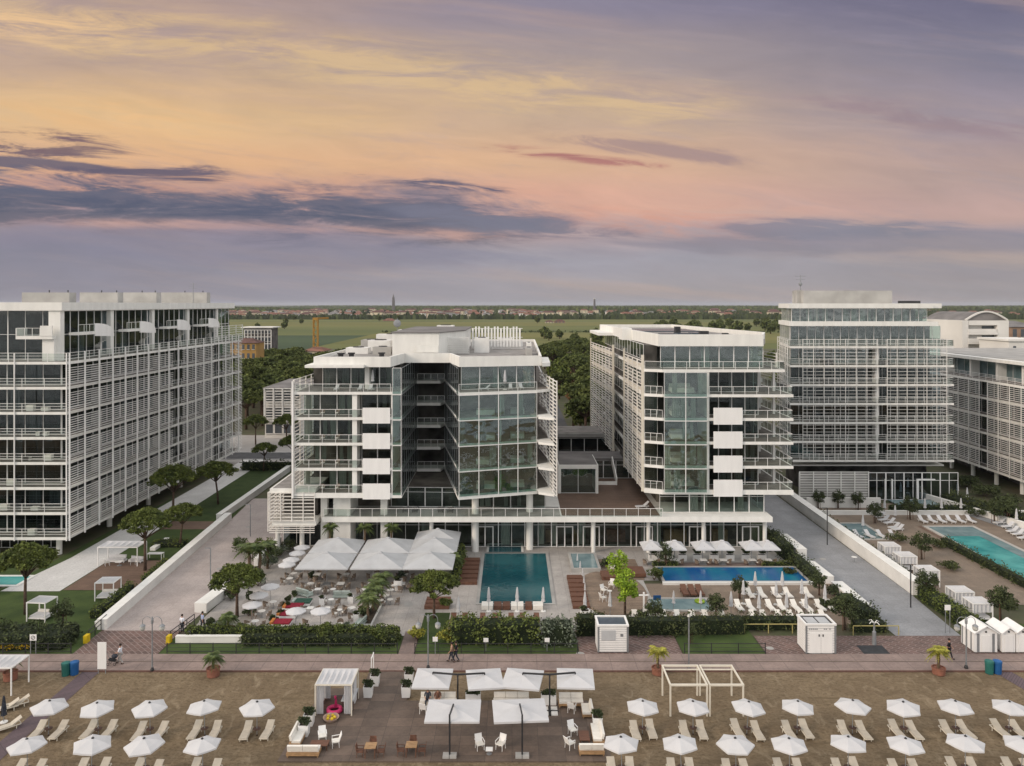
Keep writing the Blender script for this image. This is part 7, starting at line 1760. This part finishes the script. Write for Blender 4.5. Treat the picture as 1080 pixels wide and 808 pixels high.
# shower on black mat
x, y = P(922,680); t = thing('beach_shower', 'beach shower column on a black mat, right of the double door kiosk', 'shower', (x,y,.03)); MB().lathe([(.2,0),(.17,1.2),(.1,1.25),(.06,2.1)],n=12).build('column','grey_metal',t)
for k in range(4): MB().tube([(0,0,2.0),(.35*math.cos(k*PI/2+.4),.35*math.sin(k*PI/2+.4),2.2),(.6*math.cos(k*PI/2+.4),.6*math.sin(k*PI/2+.4),2.05)], .035, 6).build('shower_arm','white_paint',t)
o = sheet('shower_mat', [P(903,681), P(930,681), P(941,692), P(913,692)], .036, 'rubber_mat')
for px, py in ((850,690),): pass
for px, py, lf, r, h, lab in ((255,584,'palm_leaf',1.3,2.6,'tall green shrub beside the leaning palm at the parapet'),(266,590,'dark_leaf',1.5,2.2,'dense dark shrub left of the terrace, behind the pine crown'),(277,582,'hedge_leaf',1.3,2.0,'bright shrub left of the terrace below the back palms'),(243,632,'dark_leaf',.9,1.3,'dark shrub between the parapet and the low pine'),(383,650,'dark_leaf',.9,1.0,'dark shrub left of the palm row'),(256,668,'grey_leaf',.7,.9,'grey shrub right of the big potted palm'),(222,660,'dark_leaf',.6,.8,'small dark shrub behind the two leaning people'),(424,612,'grey_leaf',.6,1.1,'grey green shrub under the front edge of the parasols'),(330,612,'dark_leaf',.6,1.0,'small shrub under the near left parasol'),(364,668-4,'grey_leaf',.6,.8,'small grey shrub left of the pale daybed'),(690,612,'hedge_leaf',1.1,1.6,'green shrub between round deck and blue pool'),(668,628,'lime_leaf',.8,1.1,'lime green shrub right of the lime trees'),(640,598,'dark_leaf',.8,1.2,'dark shrub beside the whirlpool deck'),(470,640,'hedge_leaf',.8,1.0,'round shrub right of the pine by the pool'),(676,656,'dark_leaf',.9,1.2,'dark shrub right of the lime trees'),(700,668,'dark_leaf',.9,1.2,'dark shrub between kiosk and small lawn hedge'),(870,640,'dark_leaf',.8,1.0,'dark shrub at the end of the middle lounger row'),(832,606,'dark_leaf',.8,1.0,'dark shrub at the right end of the blue pool'),(880,628,'dark_leaf',1.0,1.3,'dark shrub before the near walkway parapet'),(985,577,'hedge_dark_leaf',1.6,1.3,'broad shrub behind the slanting row of canopied daybeds'),(1000,600,'hedge_dark_leaf',1.5,1.2,'broad shrub between daybeds and turquoise pool, nearer one'),(948,571,'hedge_dark_leaf',1.8,1.1,'broad shrub behind the farthest canopied daybed'),(1060,640,'hedge_dark_leaf',1.2,1.1,'shrub behind the beach cabins at the right'),(1030,545,'dark_leaf',1.6,1.4,'dark shrub right of the six white loungers'),(1040,524,'dark_leaf',2.4,2.2,'large dark shrub before the louvred block'),(1062,535,'dark_leaf',2.4,2.0,'large dark shrub at the right edge before the louvred block'),(1020,514,'dark_leaf',2.4,2.4,'large dark shrub at the left foot of the louvred block')):
    bush(*P(px,py), r, h, lab, lf, 600 if r < 2 else 1200, ls=.16 if r < 2 else .24)
for px, py, r in ((215,655,.45),(232,600,.4),(262,556,.4),(905,640,.45),(868,590,.4),(922,655,.4),(612,690,.4),(812,684,.35),(310,662,.35)):
    x, y = P(px,py); sheet('manhole_cover', [(x+r*math.cos(k*PI/8), y+r*math.sin(k*PI/8)) for k in range(16)], .036, 'grey_render')
# bicycles
bk = make_bicycle(); x, y = P(197,676); place(bk, x, y, 1.3, 'dark bicycle leaning by the parapet beside the pinkish walkway, left one'); place(bk, x+.9, y+.5, 1.5, 'dark bicycle by the parapet, right one nearer the hedge')

# ================================================================== people
person('man in white shirt leaning at the parapet end, left of the two', *P(192,667), PI*.9, 'stand', 'shirt_white', 'cloth_dark')
person('man in light blue shirt standing by the parapet, right of the two', *P(213.5,664), PI*.8, 'walk', 'shirt_blue', 'cloth_dark')
person('person in white top pushing a stroller on the left promenade', *P(127,700,.1), -PI/2, 'walk', 'shirt_white', 'cloth_grey', z=.1, hold='push')
person('walker in tan top striding left on the promenade, left of the couple', *P(476.5,698,.1), -PI/2, 'walk', 'cloth_tan', 'cloth_dark', z=.1)
person('walker in black striding on the promenade, right of the couple', *P(481,697,.1), -PI/2, 'walk', 'cloth_black', 'cloth_dark', z=.1)
person('person in black walking behind the potted palm at the right promenade', *P(1001,694,.1), PI*.3, 'walk', 'cloth_black', 'cloth_black', z=.1)
person('person in dark clothes seated at the left end of the leftmost deck sofa', -6.7, 61.85, 0, 'sit', 'cloth_dark', 'cloth_dark', z=.1)
person('person in brown clothes seated next to the one in dark on the deck sofa', -5.9, 61.85, 0, 'sit', 'wood', 'cloth_tan', z=.1)
x, y = P(118.5,701,.1); st = thing('stroller', 'small dark stroller pushed along the left promenade', 'stroller', (x,y,.1), PI/2)
MB().bar((0,-.3,.35),(0,.3,.5),.38,.08).build('seat','cloth_black',st); MB().sphere((0,-.2,.75),.28,10,6,(.75,1,.8)).build('hood','cloth_dark',st,smooth=True)
b = MB(); b.bar((-.2,.35,.5),(-.2,.6,.98),.03); b.bar((.2,.35,.5),(.2,.6,.98),.03); b.bar((-.2,.6,.98),(.2,.6,.98),.03); b.build('handle','grey_metal',st)
for sx in (-1,1):
    for sy in (-1,1):
        b = MB(); n = 12; b.tube([(sx*.22,sy*.3+.11*math.cos(2*PI*k/n),.13+.11*math.sin(2*PI*k/n)) for k in range(n+1)], .02, 6); b.build('wheel','cloth_black',st)
# loungers on the podium terrace, closed umbrellas on hotel terraces
dl = make_lounger('dark_lounger', frame='dark_metal', cloth='cloth_grey', back=.5)
for k, (px, lab) in enumerate(((428,'dark lounger on the hotel terrace under the atrium, left one'),(438,'dark lounger on the hotel terrace under the atrium, second from left'),(465,'dark lounger on the hotel terrace under the atrium, third from left'),(475,'dark lounger on the hotel terrace under the atrium, rightmost'))):
    place(dl, Fx(px,101.5), 101.6, PI, lab, z=4.92, sc=1.1)
place(wl2, 17.3, 103.2, -1.3, 'white lounger on the brown roof terrace beside the right hotel wing', z=4.93)
place(cw_, -14.9-3.6+.4, 101.0, 0, 'closed white umbrella on the top balcony of the left wing', z=20.96); place(cw_, -.9, 100.6, 0, 'closed white umbrella on the top balcony of the glazed wing', z=20.96)
for k, (x, y, rz) in enumerate(((-19.5,99.6,0),(-18.2,99.6,0),(-22.5,99.5,0))): place(wl2, x, y+.2, rz, 'white lounger on the top balcony of the left wing, '+['left','right','far left'][k]+' one', z=20.96, sc=.8)
for k, (x, y, rz) in enumerate(((-3.5,99.8,-1.2),(-.2,100.8,0),(1.2,101.3,.2))): place(wl2, x, y, rz, 'white lounger on the top balcony of the glazed wing, '+['left','middle','right'][k]+' one', z=20.96, sc=.8)
for fl_ in range(4):
    z = FL[fl_]+.01; fn = ['lowest','second','third','fourth'][fl_]
    for k, x in enumerate((-24.2,-22.3)): place(tc, x, 99.3, (.5,-.5)[k], 'chair on the %s balcony of the left wing, %s one' % (fn, ('left','right')[k]), z=z)
sheet('drain_cover', [(P(431,638)[0]+.5*math.cos(k), P(431,638)[1]+.6*math.sin(k)) for k in [i*PI/6 for i in range(12)]], .028, 'grey_render')

# ================================================================== sky
w = bpy.data.worlds.new('World'); bpy.context.scene.world = w; w.use_nodes = True
nt = w.node_tree; N = nt.nodes; L = nt.links; N.clear()
class E:
    def __init__(s, o): s.o = o
    def _m(op, a, b=None, c=None, clamp=False):
        n = N.new('ShaderNodeMath'); n.operation = op; n.use_clamp = clamp
        for i, v in enumerate((a, b, c)):
            if v is None: continue
            if isinstance(v, E): L.new(v.o, n.inputs[i])
            else: n.inputs[i].default_value = v
        return E(n.outputs[0])
    def __add__(a, b): return E._m('ADD', a, b)
    __radd__ = __add__
    def __sub__(a, b): return E._m('SUBTRACT', a, b)
    def __rsub__(a, b): return E._m('SUBTRACT', b, a)
    def __mul__(a, b): return E._m('MULTIPLY', a, b)
    __rmul__ = __mul__
    def __truediv__(a, b): return E._m('DIVIDE', a, b)
def EM(op, a, b=None, c=None, clamp=False): return E._m(op, a, b, c, clamp)
tcn = N.new('ShaderNodeTexCoord'); sx = N.new('ShaderNodeSeparateXYZ'); L.new(tcn.outputs['Generated'], sx.inputs[0])
dx, dy, dz_ = E(sx.outputs[0]), E(sx.outputs[1]), E(sx.outputs[2])
den = EM('MAXIMUM', dy, .28)
S = dx/den; T = dz_/den
def vec(a, b, c=0.0):
    n = N.new('ShaderNodeCombineXYZ')
    for i, v in enumerate((a, b, c)):
        if isinstance(v, E): L.new(v.o, n.inputs[i])
        else: n.inputs[i].default_value = v
    return n.outputs[0]
def noise(v, scale, detail=6, rough=.55, dist=0):
    n = N.new('ShaderNodeTexNoise'); L.new(v, n.inputs['Vector']); n.inputs['Scale'].default_value = scale; n.inputs['Detail'].default_value = detail; n.inputs['Roughness'].default_value = rough; n.inputs['Distortion'].default_value = dist
    return E(n.outputs['Fac'])
def ss(x, a, b):
    n = N.new('ShaderNodeMapRange'); n.interpolation_type = 'SMOOTHSTEP'; L.new(x.o, n.inputs[0]); n.inputs[1].default_value = a; n.inputs[2].default_value = b; return E(n.outputs[0])
def rampc(x, stops):
    n = N.new('ShaderNodeValToRGB'); L.new(x.o, n.inputs[0]); cr_ = n.color_ramp; cr_.interpolation = 'B_SPLINE' if False else 'EASE'
    while len(cr_.elements) < len(stops): cr_.elements.new(.5)
    for e, (p, c) in zip(cr_.elements, stops): e.position = p; e.color = (*s2l([v/255 for v in c]), 1)
    return n.outputs[0]
def mixc(f, a, b, mode='MIX'):
    n = N.new('ShaderNodeMix'); n.data_type = 'RGBA'; n.blend_type = mode; n.clamp_factor = True
    if isinstance(f, E): L.new(f.o, n.inputs[0])
    else: n.inputs[0].default_value = f
    for i, v in ((6, a), (7, b)):
        if isinstance(v, tuple): n.inputs[i].default_value = (*v, 1)
        else: L.new(v, n.inputs[i])
    return n.outputs[2]
SR = lambda r, g, b_: s2l((r/255, g/255, b_/255))
wob = noise(vec(S*1.2, T*5.0, 3.1), 2.2, 4)-.5
Tw = T+wob*.045
tt_ = EM('MULTIPLY', Tw, 2.0, None, True)     # 0..1 for T 0..0.5
py_ = lambda py: (321-py)/820*2.0
leftr = rampc(tt_, [(0,(128,133,158)),(py_(265),(118,122,152)),(py_(232),(140,128,152)),(py_(205),(222,160,134)),(py_(170),(240,184,130)),(py_(120),(236,194,138)),(py_(60),(196,166,146)),(py_(0),(176,152,146)),(1,(150,145,160))])
midr = rampc(tt_, [(0,(152,153,168)),(py_(275),(152,152,172)),(py_(245),(178,152,158)),(py_(215),(232,170,145)),(py_(170),(230,182,140)),(py_(120),(206,174,144)),(py_(60),(168,152,150)),(py_(0),(134,130,154)),(1,(130,132,160))])
rightr = rampc(tt_, [(0,(142,142,156)),(py_(280),(132,130,150)),(py_(248),(140,126,146)),(py_(222),(190,150,145)),(py_(175),(176,144,138)),(py_(120),(146,132,146)),(py_(60),(110,108,132)),(py_(0),(88,89,122)),(1,(92,96,138))])
f1 = ss(S+wob*.25, -.5, .12); f2 = ss(S+wob*.25, .0, .66)
base = mixc(f2, mixc(f1, leftr, midr), rightr)
wob2 = (noise(vec(S*2.0, T*9.0, 5.5), 3.0, 6)-.5)*6.0
Tz = T+S*.05+wob*.02
nz = noise(vec(S*1.1, Tz*8.0, .0), 5.5, 12, .70, .6)
nz2 = noise(vec(S*1.0+4.0, T*7.0+S*1.0+wob*.1, 7.0), 5.0, 12, .68, .5)
nz3 = noise(vec(S*.8+9.0, T*9.0+S*1.0, 2.0), 2.0, 7, .6, .2)
# soft large scale veil
base = mixc(ss(nz3, .46, .72)*.35, base, SR(214,176,150))
base = mixc(ss(nz2, .50, .75)*.30, base, SR(150,140,158))
def streak(col, s0, py0, s1, py1, wd, amt, nzz, k=.9, soft=.5, fade=.12):
    fade = fade*1.6
    global base
    t0, t1 = (321-py0)/820, (321-py1)/820; a0, a1 = (s0-540)/820, (s1-540)/820
    sl = (t1-t0)/(a1-a0); c = (S-a0)*sl+t0
    d = (T+wob2*.5*wd-c)/(wd*1.35); g = EM('EXPONENT', d*d*-1.0)
    win = ss(S, a0-fade*.5, a0+fade*.5)*(1-ss(S, a1-fade*.5, a1+fade*.5))
    m = ss(g*win*((nzz-.5)*5.5+k), .42-soft*.6, .42+soft*.75)
    base = mixc(m*amt, base, SR(*col))
streak((232,196,140), -80,8, 760,118, .024, .75, nz, .65, .9)
streak((235,192,136), -80,95, 420,128, .026, .5, nz, .4, 1.0)
streak((226,150,120), -60,222, 820,238, .016, .55, nz, .65, .8)
streak((112,108,132), -120,200, 600,240, .034, .7, nz2, .55, .8, .2)
streak((76,78,106), -120,204, 560,238, .023, .95, nz, 1.1, .55, .2)
streak((92,70,90), -130,148, 130,160, .013, .9, nz, .75, .4, .12)
streak((84,74,100), -130,166, 120,178, .007, .9, nz2, .8, .4, .1)
streak((250,196,128), -130,112, 260,134, .020, .7, nz2, .5, .9, .2)
streak((252,206,150), -130,22, 120,30, .016, .8, nz, .6, .8, .15)
streak((66,68,98), -100,208, 470,232, .011, .9, nz, .55, .4, .15)
streak((236,178,156), 40,234, 560,250, .006, .55, nz2, .6, .9)
streak((84,82,108), -120,186, 130,194, .011, .95, nz, .7, .5)
streak((118,80,86), -120,140, 130,156, .020, .85, nz, .25, .5)
streak((96,78,98), 60,177, 250,184, .0065, .95, nz, .5, .5, .06)
streak((92,80,102), 340,184, 540,202, .0055, .95, nz, .5, .5, .06)
streak((176,100,92), 520,157, 700,176, .0055, .85, nz, .45, .6, .08)
streak((150,118,122), 560,140, 780,170, .009, .6, nz2, .8, .6, .1)
streak((116,110,130), 420,222, 660,250, .011, .8, nz, .85, .5, .15)
streak((120,114,134), 760,240, 1010,244, .010, .8, nz, .95, .5, .12)
streak((122,114,134), 620,258, 1200,252, .011, .65, nz3, .85, .6, .2)
streak((150,116,122), 880,110, 1200,160, .012, .5, nz2, .85, .6, .2)
streak((122,118,146), -100,250, 700,272, .016, .5, nz3, .9, .7, .3)
fine = noise(vec(S*1.6, T*8.0+S*.8+wob*.5, 11.0), 4.0, 13, .62, .8)
vf = (fine-.5)*.34+1.0
hs_ = N.new('ShaderNodeHueSaturation'); L.new(base, hs_.inputs['Color']); L.new(vf.o, hs_.inputs['Value']); hs_.inputs['Saturation'].default_value = 1.0
base = hs_.outputs[0]
# overhead and behind the camera: unseen pale dusk sky, brightened to light the scene (fades in above the framed part of the sky)
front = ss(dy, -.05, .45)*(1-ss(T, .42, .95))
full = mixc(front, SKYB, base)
full = mixc(ss(dz_*-1, 0.0, .05), full, (.12,.12,.13))
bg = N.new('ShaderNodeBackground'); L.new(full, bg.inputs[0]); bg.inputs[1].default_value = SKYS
sky = N.new('ShaderNodeTexSky'); sky.sky_type = 'NISHITA'; sky.sun_disc = False; sky.sun_elevation = math.radians(SUN_EL); sky.sun_rotation = math.radians(SUN_ROT)
bg2 = N.new('ShaderNodeBackground'); L.new(sky.outputs[0], bg2.inputs[0]); bg2.inputs[1].default_value = NISH
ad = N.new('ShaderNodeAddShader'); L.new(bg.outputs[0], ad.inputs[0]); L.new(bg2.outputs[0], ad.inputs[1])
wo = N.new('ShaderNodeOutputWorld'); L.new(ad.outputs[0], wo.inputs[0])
sl_ = bpy.data.lights.new('sun', 'SUN'); sl_.energy = SUN_E; sl_.angle = math.radians(18); sl_.color = (1.0,.83,.67)
so = bpy.data.objects.new('sun', sl_); C.objects.link(so)
# sun_rotation is clockwise from +Y in Blender's sky: direction towards the sun
er, rr_ = math.radians(SUN_EL), math.radians(SUN_ROT)
sd_ = Vector((math.sin(rr_)*math.cos(er), math.cos(rr_)*math.cos(er), math.sin(er)))
so.rotation_euler = sd_.to_track_quat('Z', 'Y').to_euler(); so.location = (0,0,200)

# ================================================================== camera
cam = bpy.data.cameras.new('camera'); co = bpy.data.objects.new('camera', cam); C.objects.link(co)
co.location = (0,0,CAMH); co.rotation_euler = (math.radians(90),0,0)
cam.sensor_width = 36; cam.lens = F/1080*36; cam.shift_y = -(404-HZ)/1080; cam.clip_end = 60000; cam.clip_start = .5
sc_ = bpy.context.scene; sc_.camera = co
sc_.render.engine = 'CYCLES'; sc_.view_settings.view_transform = 'Standard'; sc_.view_settings.look = 'None'; sc_.view_settings.exposure = EXPO; sc_.view_settings.gamma = 1
sc_.cycles.transparent_max_bounces = 16; sc_.cycles.max_bounces = 6
for p_, cnt in [(o, 0) for o in bpy.data.objects if o.parent is None and o.type == 'EMPTY' and 'label' not in o]: print('no label', p_.name)
# air between the camera and the horizon
if HAZE > 0:
    b = MB(); b.box(-15900,15900,-2990,29900,-1.3,82.0)
    m, nt_, out_ = newmat('haze_m'); pv = nt_.nodes.new('ShaderNodeVolumePrincipled'); pv.inputs['Color'].default_value = (.80,.84,.92,1); pv.inputs['Density'].default_value = HAZE; pv.inputs['Anisotropy'].default_value = .2
    nt_.links.new(pv.outputs[0], out_.inputs['Volume']); MATS['haze_m'] = m
    tag(b.build('haze', 'haze_m'), kind='stuff', label='thin evening haze over the plain', cat='haze')
